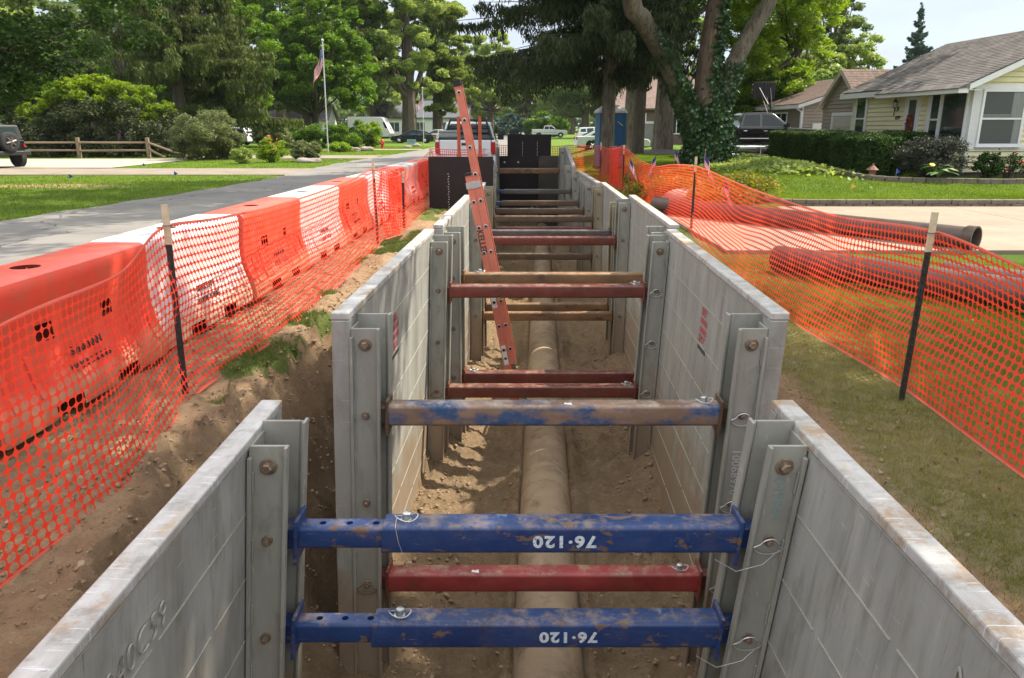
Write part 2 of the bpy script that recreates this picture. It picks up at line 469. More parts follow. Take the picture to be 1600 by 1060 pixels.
M['leafpale'] = leafmat('pale_leaves', (0.161, 0.234, 0.062), (0.334, 0.411, 0.109), 0.4)
M['leafyellow'] = leafmat('yellowing_leaves', (0.105, 0.150, 0.028), (0.215, 0.265, 0.055), 0.42)
M['leafgrey'] = leafmat('grey_green_leaves', (0.085, 0.120, 0.042), (0.197, 0.222, 0.086), 0.3)
M['leafhaze'] = leafmat('distant_leaves', (0.094, 0.146, 0.053), (0.177, 0.234, 0.077), 0.35)
M['needle'] = leafmat('spruce_needles', (0.018, 0.032, 0.012), (0.070, 0.092, 0.036), 0.12, 0.6, 0.2)
M['needle2'] = leafmat('hemlock_needles', (0.050, 0.079, 0.018), (0.132, 0.165, 0.044), 0.25, 0.6, 0.2)
M['bluespruce'] = leafmat('blue_spruce_needles', (0.047, 0.094, 0.078), (0.094, 0.149, 0.118), 0.1, 0.6, 0.2)
M['yew'] = leafmat('yew_needles', (0.020, 0.050, 0.012), (0.069, 0.134, 0.024), 0.2, 0.6, 0.25, 0.8)
M['ivy'] = leafmat('ivy_leaves', (0.017, 0.056, 0.015), (0.060, 0.132, 0.036), 0.15, 0.3, 0.6, 2.0)
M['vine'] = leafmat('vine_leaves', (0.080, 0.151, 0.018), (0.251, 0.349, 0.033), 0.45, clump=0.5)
M['hosta'] = leafmat('hosta_leaves', (0.100, 0.190, 0.050), (0.220, 0.320, 0.120), 0.3)
M['darkbush'] = leafmat('smoky_leaves', (0.036, 0.044, 0.032), (0.091, 0.097, 0.073), 0.2, clump=2)
M['flowerleaf'] = leafmat('flowerbed_leaves', (0.099, 0.121, 0.020), (0.286, 0.264, 0.030), 0.35, clump=2.5)
M['grass'] = leafmat('grass_blades', (0.081, 0.149, 0.016), (0.204, 0.284, 0.039), 0.35, 0.7, 0.15, 0.6)
M['bankgrass'] = leafmat('bank_grass', (0.050, 0.085, 0.020), (0.135, 0.165, 0.050), 0.3, 0.7, 0.15, 1.5)
M['drygrass'] = leafmat('dry_grass_blades', (0.145, 0.158, 0.034), (0.358, 0.308, 0.105), 0.3, 0.8, 0.1, 1.2)

def netmat(name, col, tcol):
    m, n, b = newmat(name)
    b.inputs['Base Color'].default_value = c4(col)
    b.inputs['Roughness'].default_value = 0.42
    tr = n.nodes.new('ShaderNodeBsdfTranslucent')
    tr.inputs['Color'].default_value = c4(tcol)
    ms = n.nodes.new('ShaderNodeMixShader')
    ms.inputs['Fac'].default_value = 0.45
    n.links.new(b.outputs[0], ms.inputs[1])
    n.links.new(tr.outputs[0], ms.inputs[2])
    n.links.new(ms.outputs[0], n.nodes['Material Output'].inputs['Surface'])
    return m
M['net'] = netmat('orange_netting', (0.88, 0.06, 0.035), (0.95, 0.085, 0.03))
M['nethem'] = netmat('netting_hem', (0.85, 0.22, 0.17), (0.9, 0.2, 0.14))

def roofmat(name, ca, cb):
    m, n, b = newmat(name)
    N = n.nodes.new
    L = n.links.new
    t = N('ShaderNodeTexCoord')
    bt = N('ShaderNodeTexBrick')
    bt.inputs['Scale'].default_value = 1
    bt.inputs['Brick Width'].default_value = 0.3
    bt.inputs['Row Height'].default_value = 0.125
    bt.inputs['Mortar Size'].default_value = 0.006
    bt.inputs['Color1'].default_value = c4(ca)
    bt.inputs['Color2'].default_value = c4(cb)
    bt.inputs['Mortar'].default_value = c4(tuple(x * 0.5 for x in ca))
    L(t.outputs['Object'], bt.inputs['Vector'])
    z = N('ShaderNodeTexNoise')
    z.inputs['Scale'].default_value = 5
    z.inputs['Detail'].default_value = 5
    L(t.outputs['Object'], z.inputs['Vector'])
    r = N('ShaderNodeMixRGB')
    r.blend_type = 'MULTIPLY'
    r.inputs['Fac'].default_value = 0.6
    rr = N('ShaderNodeValToRGB')
    rr.color_ramp.elements[0].color = (0.55, 0.55, 0.55, 1)
    rr.color_ramp.elements[1].color = (1.25, 1.2, 1.15, 1)
    L(z.outputs['Fac'], rr.inputs['Fac'])
    L(bt.outputs['Color'], r.inputs['Color1'])
    L(rr.outputs['Color'], r.inputs['Color2'])
    L(r.outputs['Color'], b.inputs['Base Color'])
    b.inputs['Roughness'].default_value = 0.95
    setin(b, 'Specular IOR Level', 0.2)
    return m
M['roof'] = roofmat('grey_shingles', (0.205, 0.192, 0.188), (0.115, 0.107, 0.105))
M['roofpink'] = roofmat('pinkish_shingles', (0.24, 0.175, 0.15), (0.17, 0.128, 0.112))

# ground: grass / dirt blend from per-vertex masks
def groundmat():
    m, n, b = newmat('ground_material')
    N = n.nodes.new
    L = n.links.new
    t = N('ShaderNodeTexCoord')
    def noise(s, d=6, r=0.6):
        z = N('ShaderNodeTexNoise')
        z.inputs['Scale'].default_value = s
        z.inputs['Detail'].default_value = d
        z.inputs['Roughness'].default_value = r
        L(t.outputs['Object'], z.inputs['Vector'])
        return z.outputs['Fac']
    def ramp(f, ca, cb, a=0.35, bb=0.65):
        r = N('ShaderNodeValToRGB')
        r.color_ramp.elements[0].position = a
        r.color_ramp.elements[1].position = bb
        r.color_ramp.elements[0].color = c4(ca)
        r.color_ramp.elements[1].color = c4(cb)
        L(f, r.inputs['Fac'])
        return r.outputs['Color']
    def mix(f, a, bb):
        x = N('ShaderNodeMixRGB')
        L(f, x.inputs['Fac'])
        L(a, x.inputs['Color1'])
        L(bb, x.inputs['Color2'])
        return x.outputs['Color']
    at = N('ShaderNodeAttribute')
    at.attribute_name = 'dirt'
    al = N('ShaderNodeAttribute')
    al.attribute_name = 'lush'
    ad = N('ShaderNodeAttribute')
    ad.attribute_name = 'deep'
    dry = ramp(noise(9, 9, 0.7), (0.20, 0.20, 0.08), (0.37, 0.32, 0.18))
    lush = mix(noise(40, 3), ramp(noise(0.35), (0.085, 0.160, 0.020), (0.120, 0.195, 0.030)), ramp(noise(2.5), (0.105, 0.175, 0.025), (0.155, 0.215, 0.045)))
    gr = mix(al.outputs['Fac'], dry, lush)
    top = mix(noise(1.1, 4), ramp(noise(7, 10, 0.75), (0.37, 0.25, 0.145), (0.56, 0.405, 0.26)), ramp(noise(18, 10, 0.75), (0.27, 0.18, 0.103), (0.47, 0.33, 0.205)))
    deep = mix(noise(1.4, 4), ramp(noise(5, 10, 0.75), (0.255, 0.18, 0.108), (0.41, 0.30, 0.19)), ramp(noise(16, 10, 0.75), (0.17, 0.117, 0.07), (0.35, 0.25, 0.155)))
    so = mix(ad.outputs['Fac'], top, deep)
    # break up the border with noise
    mm = N('ShaderNodeMath')
    mm.operation = 'MULTIPLY_ADD'
    L(noise(6, 8, 0.7), mm.inputs[0])
    mm.inputs[1].default_value = 1.6
    mm.inputs[2].default_value = -0.8
    sm = N('ShaderNodeMath')
    sm.operation = 'ADD'
    L(at.outputs['Fac'], sm.inputs[0])
    L(mm.outputs[0], sm.inputs[1])
    cl = N('ShaderNodeMapRange')
    cl.inputs['From Min'].default_value = 0.38
    cl.inputs['From Max'].default_value = 0.62
    L(sm.outputs[0], cl.inputs['Value'])
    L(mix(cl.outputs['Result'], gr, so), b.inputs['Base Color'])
    b.inputs['Roughness'].default_value = 1.0
    setin(b, 'Specular IOR Level', 0.1)
    bp = N('ShaderNodeBump')
    bp.inputs['Distance'].default_value = 0.07
    bp.inputs['Strength'].default_value = 0.9
    L(noise(22, 12, 0.75), bp.inputs['Height'])
    bp2 = N('ShaderNodeBump')
    bp2.inputs['Distance'].default_value = 0.022
    bp2.inputs['Strength'].default_value = 0.8
    L(noise(85, 8, 0.75), bp2.inputs['Height'])
    L(bp.outputs['Normal'], bp2.inputs['Normal'])
    L(bp2.outputs['Normal'], b.inputs['Normal'])
    return m
M['ground'] = groundmat()

# ---------------------------------------------------------------- helpers
ORG = {}
def thing(name, label, cat, loc=(0, 0, 0), rotz=0, group=None):
    o = bpy.data.objects.new(name, None)
    o.empty_display_size = 0.2
    C.objects.link(o)
    o.location = loc
    o.rotation_euler = (0, 0, rotz)
    tag(o, label, cat, group)
    ORG[o.name] = Vector(loc) if rotz == 0 else Vector((0, 0, 0))
    return o

def lthing(name, label, cat, group=None):
    """thing whose parts are modelled in its own frame; place it afterwards"""
    return thing(name, label, cat, (0, 0, 0), 0, group)

def tag(o, label=None, cat=None, group=None, kind=None):
    if label: o['label'] = label
    if cat: o['category'] = cat
    if group: o['group'] = group
    if kind: o['kind'] = kind
    return o

def link_mesh(name, me, parent=None, org=None):
    o = bpy.data.objects.new(name, me)
    C.objects.link(o)
    if parent is not None:
        o.parent = parent
        ORG[o.name] = ORG[parent.name]
    else:
        ORG[o.name] = Vector(org or (0, 0, 0))
        o.location = org or (0, 0, 0)
    return o

def kids(o):
    return [c for c in bpy.data.objects if c.parent == o]

def dup(root, loc, rotz=None, label=None, scale=None, swap=None, lv=True):
    r = root.copy()
    C.objects.link(r)
    r.location = loc
    if rotz is not None: r.rotation_euler = (0, 0, rotz)
    if scale is not None: r.scale = scale if hasattr(scale, '__len__') else (scale,) * 3
    if label: r['label'] = label
    def rec(src, dst):
        for ch in src_children[src.name]:
            c = ch.copy()
            C.objects.link(c)
            c.parent = dst
            rec(ch, c)
    src_children = {}
    def collect(o):
        src_children[o.name] = kids(o)
        for k in src_children[o.name]: collect(k)
    collect(root)
    rec(root, r)
    return r

class MB:
    def __init__(s, xf=None):
        s.v = []
        s.f = []
        s.m = []
        s.xf = xf
    def add(s, vs, fs, mi=0):
        b = len(s.v)
        s.v += [tuple(p) for p in vs]
        s.f += [tuple(i + b for i in f) for f in fs]
        s.m += [mi] * len(fs)
    def box(s, x0, x1, y0, y1, z0, z1, mi=0):
        s.add([(x0, y0, z0), (x1, y0, z0), (x1, y1, z0), (x0, y1, z0), (x0, y0, z1), (x1, y0, z1), (x1, y1, z1), (x0, y1, z1)],
              [(0, 3, 2, 1), (4, 5, 6, 7), (0, 1, 5, 4), (1, 2, 6, 5), (2, 3, 7, 6), (3, 0, 4, 7)], mi)
    def obox(s, c, size, rot, mi=0):
        hx, hy, hz = size[0] / 2, size[1] / 2, size[2] / 2
        pts = [Vector((x, y, z)) for z in (-hz, hz) for y in (-hy, hy) for x in (-hx, hx)]
        pts = [rot @ p + Vector(c) for p in pts]
        s.add(pts, [(0, 2, 3, 1), (4, 5, 7, 6), (0, 1, 5, 4), (1, 3, 7, 5), (3, 2, 6, 7), (2, 0, 4, 6)], mi)
    def tube(s, pts, rad, n=8, mi=0, cap=True):
        pts = [Vector(p) for p in pts]
        if not hasattr(rad, '__len__'): rad = [rad] * len(pts)
        b = len(s.v)
        up = None
        for i, p in enumerate(pts):
            d = (pts[min(i + 1, len(pts) - 1)] - pts[max(i - 1, 0)])
            if d.length < 1e-9: d = Vector((0, 0, 1))
            d.normalize()
            if up is None:
                a = Vector((0, 0, 1)) if abs(d.z) < 0.9 else Vector((1, 0, 0))
                e1 = d.cross(a).normalized()
            else:
                e1 = (up - d * up.dot(d)).normalized()
            up = e1
            e2 = d.cross(e1)
            for k in range(n):
                a = 2 * math.pi * k / n
                s.v.append(tuple(p + (e1 * math.cos(a) + e2 * math.sin(a)) * rad[i]))
        for i in range(len(pts) - 1):
            for k in range(n):
                s.f.append((b + i * n + k, b + i * n + (k + 1) % n, b + (i + 1) * n + (k + 1) % n, b + (i + 1) * n + k))
                s.m.append(mi)
        if cap:
            s.f.append(tuple(b + k for k in reversed(range(n))))
            s.f.append(tuple(b + (len(pts) - 1) * n + k for k in range(n)))
            s.m += [mi, mi]
    def lathe(s, prof, axis=(0, 0, 1), org=(0, 0, 0), n=16, mi=0):
        ax = Vector(axis).normalized()
        a = Vector((0, 0, 1)) if abs(ax.z) < 0.9 else Vector((1, 0, 0))
        e1 = ax.cross(a).normalized()
        e2 = ax.cross(e1)
        b = len(s.v)
        for (r, h) in prof:
            for k in range(n):
                t = 2 * math.pi * k / n
                s.v.append(tuple(Vector(org) + ax * h + (e1 * math.cos(t) + e2 * math.sin(t)) * max(r, 1e-4)))
        for i in range(len(prof) - 1):
            for k in range(n):
                s.f.append((b + i * n + k, b + i * n + (k + 1) % n, b + (i + 1) * n + (k + 1) % n, b + (i + 1) * n + k))
                s.m.append(mi)
        s.f.append(tuple(b + k for k in reversed(range(n))))
        s.f.append(tuple(b + (len(prof) - 1) * n + k for k in range(n)))
        s.m += [mi, mi]
    def prism(s, poly, y0, y1, mi=0, axis='y'):
        """polygon in (x,z) extruded along y (or (y,z) along x)"""
        n = len(poly)
        if axis == 'y':
            vs = [(x, y0, z) for x, z in poly] + [(x, y1, z) for x, z in poly]
        elif axis == 'x':
            vs = [(y0, x, z) for x, z in poly] + [(y1, x, z) for x, z in poly]
        else:
            vs = [(x, z, y0) for x, z in poly] + [(x, z, y1) for x, z in poly]
        fs = [tuple(range(n)), tuple(reversed(range(n, 2 * n)))]
        fs += [(i, i + n, (i + 1) % n + n, (i + 1) % n) for i in range(n)]
        s.add(vs, fs, mi)
    def quad(s, a, b, c, d, mi=0):
        s.add([a, b, c, d], [(0, 1, 2, 3)], mi)
    def build(s, name, mats, parent=None, org=None, smooth=False, bevel=0, seg=2, fix=True):
        if not hasattr(mats, '__len__') or isinstance(mats, str): mats = [mats]
        vs = s.v
        if s.xf: vs = [s.xf(*p) for p in vs]
        o_ = ORG[parent.name] if parent is not None else Vector(org or (0, 0, 0))
        vs = [(p[0] - o_[0], p[1] - o_[1], p[2] - o_[2]) for p in vs]
        me = bpy.data.meshes.new(name)
        me.from_pydata(vs, [], s.f)
        for m_ in mats: me.materials.append(M[m_] if isinstance(m_, str) else m_)
        me.polygons.foreach_set('material_index', s.m)
        if fix:
            import bmesh
            bm = bmesh.new()
            bm.from_mesh(me)
            bmesh.ops.recalc_face_normals(bm, faces=bm.faces)
            bm.to_mesh(me)
            bm.free()
        if smooth:
            me.polygons.foreach_set('use_smooth', [True] * len(me.polygons))
            try: me.set_sharp_from_angle(angle=R(38))
            except Exception: pass
        me.update()
        o = link_mesh(name, me, parent, org)
        if bevel:
            bv = o.modifiers.new('bevel', 'BEVEL')
            bv.width = bevel
            bv.segments = seg
            bv.limit_method = 'ANGLE'
            bv.angle_limit = R(35)
        return o

def npmesh(name, verts, faces, mat, parent=None, org=None, smooth=False, k=4):
    """fast mesh from numpy: verts (N,3), faces (F,k)"""
    o_ = ORG[parent.name] if parent is not None else Vector(org or (0, 0, 0))
    verts = np.asarray(verts, dtype=np.float32) - np.array(o_, dtype=np.float32)
    faces = np.asarray(faces, dtype=np.int32)
    me = bpy.data.meshes.new(name)
    me.vertices.add(len(verts))
    me.vertices.foreach_set('co', verts.ravel())
    nf = len(faces)
    me.loops.add(nf * k)
    me.loops.foreach_set('vertex_index', faces.ravel())
    me.polygons.add(nf)
    me.polygons.foreach_set('loop_start', np.arange(0, nf * k, k, dtype=np.int32))
    me.polygons.foreach_set('loop_total', np.full(nf, k, dtype=np.int32))
    if smooth: me.polygons.foreach_set('use_smooth', np.ones(nf, dtype=bool))
    me.materials.append(M[mat] if isinstance(mat, str) else mat)
    me.update(calc_edges=True)
    return link_mesh(name, me, parent, org)

def text_part(name, s, size, mat, parent, mtx, ext=0.001, bold=0.0, track=1.0, xs=1.0):
    cu = bpy.data.curves.new(name, 'FONT')
    cu.body = s
    cu.size = size
    cu.extrude = ext
    cu.offset = bold
    cu.space_character = track
    cu.align_x = 'CENTER'
    cu.align_y = 'CENTER'
    cu.resolution_u = 3
    t = bpy.data.objects.new('tmp', cu)
    C.objects.link(t)
    bpy.context.view_layer.update()
    me = bpy.data.meshes.new_from_object(t)
    bpy.data.objects.remove(t)
    me.transform(Matrix.Diagonal((xs, 1, 1, 1)))
    me.transform(mtx)
    me.transform(Matrix.Translation(-ORG[parent.name]))
    me.materials.clear()
    me.materials.append(M[mat])
    me.name = name
    return link_mesh(name, me, parent)

def frame(origin, xdir, ydir):
    x = Vector(xdir).normalized()
    y = Vector(ydir)
    y = (y - x * y.dot(x)).normalized()
    z = x.cross(y)
    m_ = Matrix.Identity(4)
    for i in range(3):
        m_[i][0] = x[i]; m_[i][1] = y[i]; m_[i][2] = z[i]; m_[i][3] = origin[i]
    return m_

def sm(a, b, x):
    t = np.clip((np.asarray(x, dtype=float) - a) / (b - a), 0, 1)
    return t * t * (3 - 2 * t)

# cheap value noise
_perm = rs.rand(64, 64, 64)
def vnoise(x, y, z=0.0):
    x = np.asarray(x, dtype=float); y = np.asarray(y, dtype=float); z = np.asarray(z, dtype=float) + 0 * x
    xi = np.floor(x).astype(int); yi = np.floor(y).astype(int); zi = np.floor(z).astype(int)
    fx = x - xi; fy = y - yi; fz = z - zi
    fx = fx * fx * (3 - 2 * fx); fy = fy * fy * (3 - 2 * fy); fz = fz * fz * (3 - 2 * fz)
    g = lambda a, b, c: _perm[a % 64, b % 64, c % 64]
    r = 0
    for dx in (0, 1):
        for dy in (0, 1):
            for dz in (0, 1):
                wgt = (fx if dx else 1 - fx) * (fy if dy else 1 - fy) * (fz if dz else 1 - fz)
                r = r + wgt * g(xi + dx, yi + dy, zi + dz)
    return r * 2 - 1
def fbm(x, y, z=0.0, o=4):
    r = 0; a = 1.0; f = 1.0
    for i in range(o):
        r = r + a * vnoise(x * f + i * 17.3, y * f + i * 5.1, z * f if hasattr(z, '__len__') else z)
        a *= 0.5; f *= 2.03
    return r
# ================================================================ TERRAIN
CY = [-3, 3.2, 4.4, 7.9, 8.5, 11.9, 12.6, 16.2, 18, 21.5, 23.4, 27.5, 40]
CX = [0.0, 0.03, 0.25, 0.37, 0.48, 0.59, 0.62, 0.66, 0.66, 0.58, 0.54, 0.59, 0.59]
def cen(y): return np.interp(y, CY, CX)
ZF = -2.0
def hz(x, y):
    x = np.asarray(x, dtype=float); y = np.asarray(y, dtype=float)
    # broad lie of the land: the right-hand lawns stand higher
    step = sm(16.95, 17.15, y); ease = sm(15, 19, y)
    wx = sm(5.5, 6.4, x)
    rise = 0.16 * (step * wx + ease * (1 - wx)) + 0.29 * sm(17.5, 22.5, y)
    z = sm(3.4, 6.0, x) * rise * (1 - sm(50, 85, y))
    z = z + 0.02 * fbm(x * 0.5, y * 0.5)
    s = x - cen(y)
    n1 = fbm(y * 1.3, s * 0.4 + 3) * 0.13
    wl = np.interp(y, [0, 3.2, 3.9, 7, 9, 30], [0.42, 0.48, 0.86, 0.80, 0.50, 0.45]) 
    wr = 0.22
    inL = sm(-1.33 - wl, -1.30, s + n1 * (1.0 + 0 * s))
    inR = 1 - sm(1.27, 1.30 + wr, s + n1 * 0.5)
    ins = np.where(s < 0, inL, inR)
    ends = sm(-2.2, -1.9, y) * (1 - sm(28.2, 28.6, y))
    ins = ins * ends
    # soil texture
    near = sm(-3.1, -2.6, x) * (1 - sm(2.3, 2.9, x)) * (1 - sm(31, 33, y))
    lump = 0.042 * fbm(x * 4, y * 4, 0.3, 5) + 0.034 * np.abs(fbm(x * 9, y * 9, 0.7, 3)) - 0.02
    z = z + near * lump * np.where(x > 0, 0.45, 1.25)
    # spoil along the left lip
    z = z + 0.10 * near * np.exp(-((s + 2.15) / 0.28) ** 2) * (0.6 + 0.8 * vnoise(y * 0.9, 4.0)) * (1 - sm(13, 15, y))
    pd = x - pipe_x(y)
    fl = ZF + 0.05 * fbm(x * 3, y * 3, 5.0, 5) + 0.32 * sm(0.75, 1.25, np.abs(s)) * (0.55 + 0.6 * vnoise(y * 0.8, np.where(s > 0, 9.0, 2.0))) \
        + 0.055 * np.abs(fbm(x * 7, y * 7, 0.2, 4)) + 0.02 * fbm(x * 19, y * 19, 0.6, 2) + 0.10 * np.exp(-(np.abs(pd) - 0.30) ** 2 / 0.008)
    wallmid = (0.16 * fbm(x * 6, y * 6, 8.0, 4) + 0.09 * np.abs(fbm(x * 15, y * 15, 3.0, 3))) * (ins > 0.02) * (ins < 0.98)
    return z * (1 - ins) + fl * ins + wallmid
def pipe_x(y): return 0.25 + 0.036 * (np.asarray(y, dtype=float) - 4.45)

def grow(a, step, end, f=1.13):
    r = []; p = a; d = step
    while abs(p) < abs(end):
        d *= f; p += d if end > 0 or end > a else -d
        r.append(p)
    return r
ss = list(np.arange(-3.2, 2.6, 0.038))
left = []; p = -3.2; d = 0.04
while p > -700: d *= 1.12; p -= d; left.append(p)
right = []; p = ss[-1]; d = 0.04
while p < 700: d *= 1.12; p += d; right.append(p)
ss = np.array(left[::-1] + ss + right)
ys = list(np.arange(-2.4, 12, 0.048)) + list(np.arange(12, 31, 0.11))
yb = []; p = -2.4; d = 0.1
while p > -60: d *= 1.25; p -= d; yb.append(p)
yf = []; p = ys[-1]; d = 0.12
while p < 1500: d *= 1.07; p += d; yf.append(p)
ys = np.array(yb[::-1] + ys + yf)
S_, Y_ = np.meshgrid(ss, ys)
X_ = S_ + cen(Y_) * (1 - sm(2.5, 8, np.abs(S_)))
Z_ = hz(X_, Y_)
ny, nx = X_.shape
idx = np.arange(nx * ny).reshape(ny, nx)
fc = np.stack([idx[:-1, :-1], idx[:-1, 1:], idx[1:, 1:], idx[1:, :-1]], -1).reshape(-1, 4)
gv = np.stack([X_, Y_, Z_], -1).reshape(-1, 3)
ground = npmesh('ground', gv, fc, 'ground', smooth=True)
tag(ground, kind='structure')
gx, gy = gv[:, 0], gv[:, 1]
gs = gx - cen(gy)
def dirtmask(x, y):
    s = x - cen(y)
    l = sm(-3.3, -2.75, x) * (1 - sm(1.75, 2.35, x)) * (1 - sm(29.5, 32, y))
    patch = sm(0.1, 0.45, vnoise(x * 1.6 + 3, y * 0.9) * 0.6 + vnoise(x * 3.5, y * 2.2) * 0.4 + 0.40) * sm(4.4, 5.2, y) * np.exp(-((x + 1.92 - 0.02 * y) / 0.36) ** 2) * 1.4
    rp = np.where(s > 1.3, 1 - 0.75 * sm(1.45, 2.1, s + 0.35 * vnoise(x * 1.2, y * 0.8)), 1.0)
    bare = np.exp(-(((x + 15) / 4.5) ** 2 + ((y - 23.5) / 1.0) ** 2)) * 0.8
    return np.clip(l * rp - patch, 0, 1) + bare
dm = dirtmask(gx, gy)
dm = np.where((np.abs(gs) < 1.6) & (gy < 28.5) & (gs < 1.45), 1.0, dm)
def attr(name, vals):
    a = ground.data.attributes.new(name, 'FLOAT', 'POINT')
    a.data.foreach_set('value', np.asarray(vals, dtype=np.float32))
def lushmask(x, y):
    return np.clip(sm(1.9, 4.2, x + 0.35 * (y - 5) * 0.15 + 0.6 * vnoise(x, y)) + sm(-3, -5, x) + sm(16, 18, y) + 0.7 * (x < 0), 0, 1)
dm = np.where((gv[:, 2] < -0.07) & (gy < 29) & (np.abs(gs) < 3), 1.0, dm)
attr('dirt', dm)
attr('lush', lushmask(gx, gy))
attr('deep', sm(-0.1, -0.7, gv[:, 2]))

def sheet(name, pts, mat, dz=0.03, res=1.0):
    """flat sheet over the ground following its height; pts = polygon rows [(y, xl, xr), ...]"""
    vs = []; n = 14
    for (y, a, b) in pts:
        for i in range(n + 1):
            x = a + (b - a) * i / n
            vs.append((x, y, float(hz(x, y) * 0 + flat(x, y)) + dz))
    fs = [(r * (n + 1) + i, r * (n + 1) + i + 1, (r + 1) * (n + 1) + i + 1, (r + 1) * (n + 1) + i) for r in range(len(pts) - 1) for i in range(n)]
    o = npmesh(name, vs, fs, mat)
    return tag(o, kind='structure')
def flat(x, y):
    step = sm(16.95, 17.15, y); ease = sm(15, 19, y)
    wx = sm(5.5, 6.4, x)
    rise = 0.16 * (step * wx + ease * (1 - wx)) + 0.29 * sm(17.5, 22.5, y)
    return float(sm(3.4, 6.0, x) * rise * (1 - sm(50, 85, y)))
ry = [(-60, -12.5, -3.05), (0, -11, -3.1), (8, -10.4, -3.0), (15, -9.6, -2.8), (20, -8.9, -2.6), (25, -8.4, -2.4), (28, -8.3, -2.0), (32, -8.5, -1.4), (38, -8.5, -0.9), (46, -7.9, -0.4), (55, -7.2, 0.1), (75, -6.6, 0.9), (100, -6, 1.6), (150, -4, 4), (400, 5, 14), (900, 24, 32)]
ry2 = []
for a, b in zip(ry[:-1], ry[1:]):
    k = 6
    for i in range(k):
        t = i / k
        wob = 0.10 * math.sin(i * 2.1 + a[0]) if a[0] < 60 else 0
        ry2.append((a[0] + (b[0] - a[0]) * t, a[1] + (b[1] - a[1]) * t + wob, a[2] + (b[2] - a[2]) * t))
ry2.append(ry[-1])
sheet('road', ry2, 'asphalt', 0.034)
def rect(name, x0, x1, y0, y1, mat, dz, n=10):
    return sheet(name, [(y0 + (y1 - y0) * i / n, x0, x1) for i in range(n + 1)], mat, dz)
rect('left_driveway', -60, -8.35, 28.8, 33.2, 'drive2', 0.028)
rect('gravel_parking', -30, -17.5, 33.8, 43.5, 'gravel', 0.026)
rect('far_left_driveway', -19, -8.0, 43.8, 48.5, 'drive2', 0.028)
rect('side_path', -13, -7.1, 60, 62.5, 'concrete', 0.028)
# right-hand concrete driveway cut into slabs by joints
drv = MB()
xs_ = [3.05, 6.3, 9.6, 12.9, 16.2, 22, 32]
for i in range(len(xs_) - 1):
    for (a, b) in ((10.7, 13.7), (13.72, 16.9)):
        drv.box(xs_[i] + 0.01, xs_[i + 1] - 0.01, a, b, -0.2, 0.055)
tag(drv.build('driveway', 'concrete'), kind='structure')
rect('truck_driveway', 8.3, 24, 31.8, 38.5, 'gravel', 0.03)
mu = MB()
ring = [(7.9 + 3.4 * math.cos(a) * (1 + .06 * math.sin(5 * a)), 40.8 + 3.3 * math.sin(a)) for a in [i * 2 * math.pi / 28 for i in range(28)]]
vs = [(x, y, flat(x, y) + 0.035) for x, y in ring] + [(7.9, 40.8, 0.62)]
mu.add(vs, [(i, (i + 1) % 28, 28) for i in range(28)])
tag(mu.build('mulch_ring', 'mulch'), kind='structure')

# clods of soil lying about
def clods(name, n, region, smin, smax, mat='soil'):
    t = (1 + 5 ** 0.5) / 2
    ico = np.array([(-1, t, 0), (1, t, 0), (-1, -t, 0), (1, -t, 0), (0, -1, t), (0, 1, t), (0, -1, -t), (0, 1, -t), (t, 0, -1), (t, 0, 1), (-t, 0, -1), (-t, 0, 1)]) / 1.9
    fi = np.array([(0, 11, 5), (0, 5, 1), (0, 1, 7), (0, 7, 10), (0, 10, 11), (1, 5, 9), (5, 11, 4), (11, 10, 2), (10, 7, 6), (7, 1, 8), (3, 9, 4), (3, 4, 2), (3, 2, 6), (3, 6, 8), (3, 8, 9), (4, 9, 5), (2, 4, 11), (6, 2, 10), (8, 6, 7), (9, 8, 1)])
    P = region(n)
    n = len(P)
    sz = smin + (smax - smin) * rs.rand(n) ** 9
    z = hz(P[:, 0], P[:, 1])
    V = ico[None] * (0.45 + 0.95 * rs.rand(n, 12, 1)) * sz[:, None, None] * np.array([1.15, 0.9, 0.6])
    a = rs.rand(n) * 6.28
    ca, sa = np.cos(a)[:, None], np.sin(a)[:, None]
    V = np.stack([V[:, :, 0] * ca - V[:, :, 1] * sa, V[:, :, 0] * sa + V[:, :, 1] * ca, V[:, :, 2]], -1)
    V += np.stack([P[:, 0], P[:, 1], z + sz * 0.15], -1)[:, None]
    Fc = (fi[None] + (np.arange(n) * 12)[:, None, None]).reshape(-1, 3)
    o = npmesh(name, V.reshape(-1, 3), Fc, mat, k=3)
    return tag(o, kind='stuff')
def regL(n):
    y = 1.0 + 11 * rs.rand(n) ** 1.6
    return np.stack([cen(y) - 1.35 - 1.15 * rs.rand(n) ** 1.2, y], -1)
def regG(n):
    y = 3.4 + 4.6 * rs.rand(n)
    return np.stack([cen(y) - 1.25 - 0.9 * rs.rand(n), y], -1)
def regF(n):
    y = 3.2 + 14 * rs.rand(n) ** 1.8
    return np.stack([cen(y) - 1.2 + 2.4 * rs.rand(n), y], -1)
def regFm(n):
    y = 3.2 + 10 * rs.rand(n) ** 1.5
    sg = np.where(rs.rand(n) < 0.6, -1, 1)
    return np.stack([cen(y) + sg * (0.75 + 0.45 * rs.rand(n)), y], -1)
def regR(n):
    y = 2.2 + 8 * rs.rand(n)
    return np.stack([cen(y) + 1.45 + 0.5 * rs.rand(n) ** 2, y], -1)
clods('bank_soil_clods', 16000, regL, 0.002, 0.014)
clods('cut_slope_soil', 7000, regG, 0.003, 0.024)
clods('trench_soil_clods', 9000, regF, 0.003, 0.022)
clods('piled_trench_soil', 4200, regFm, 0.005, 0.036)
clods('right_bank_soil_crumbs', 900, regR, 0.004, 0.028)

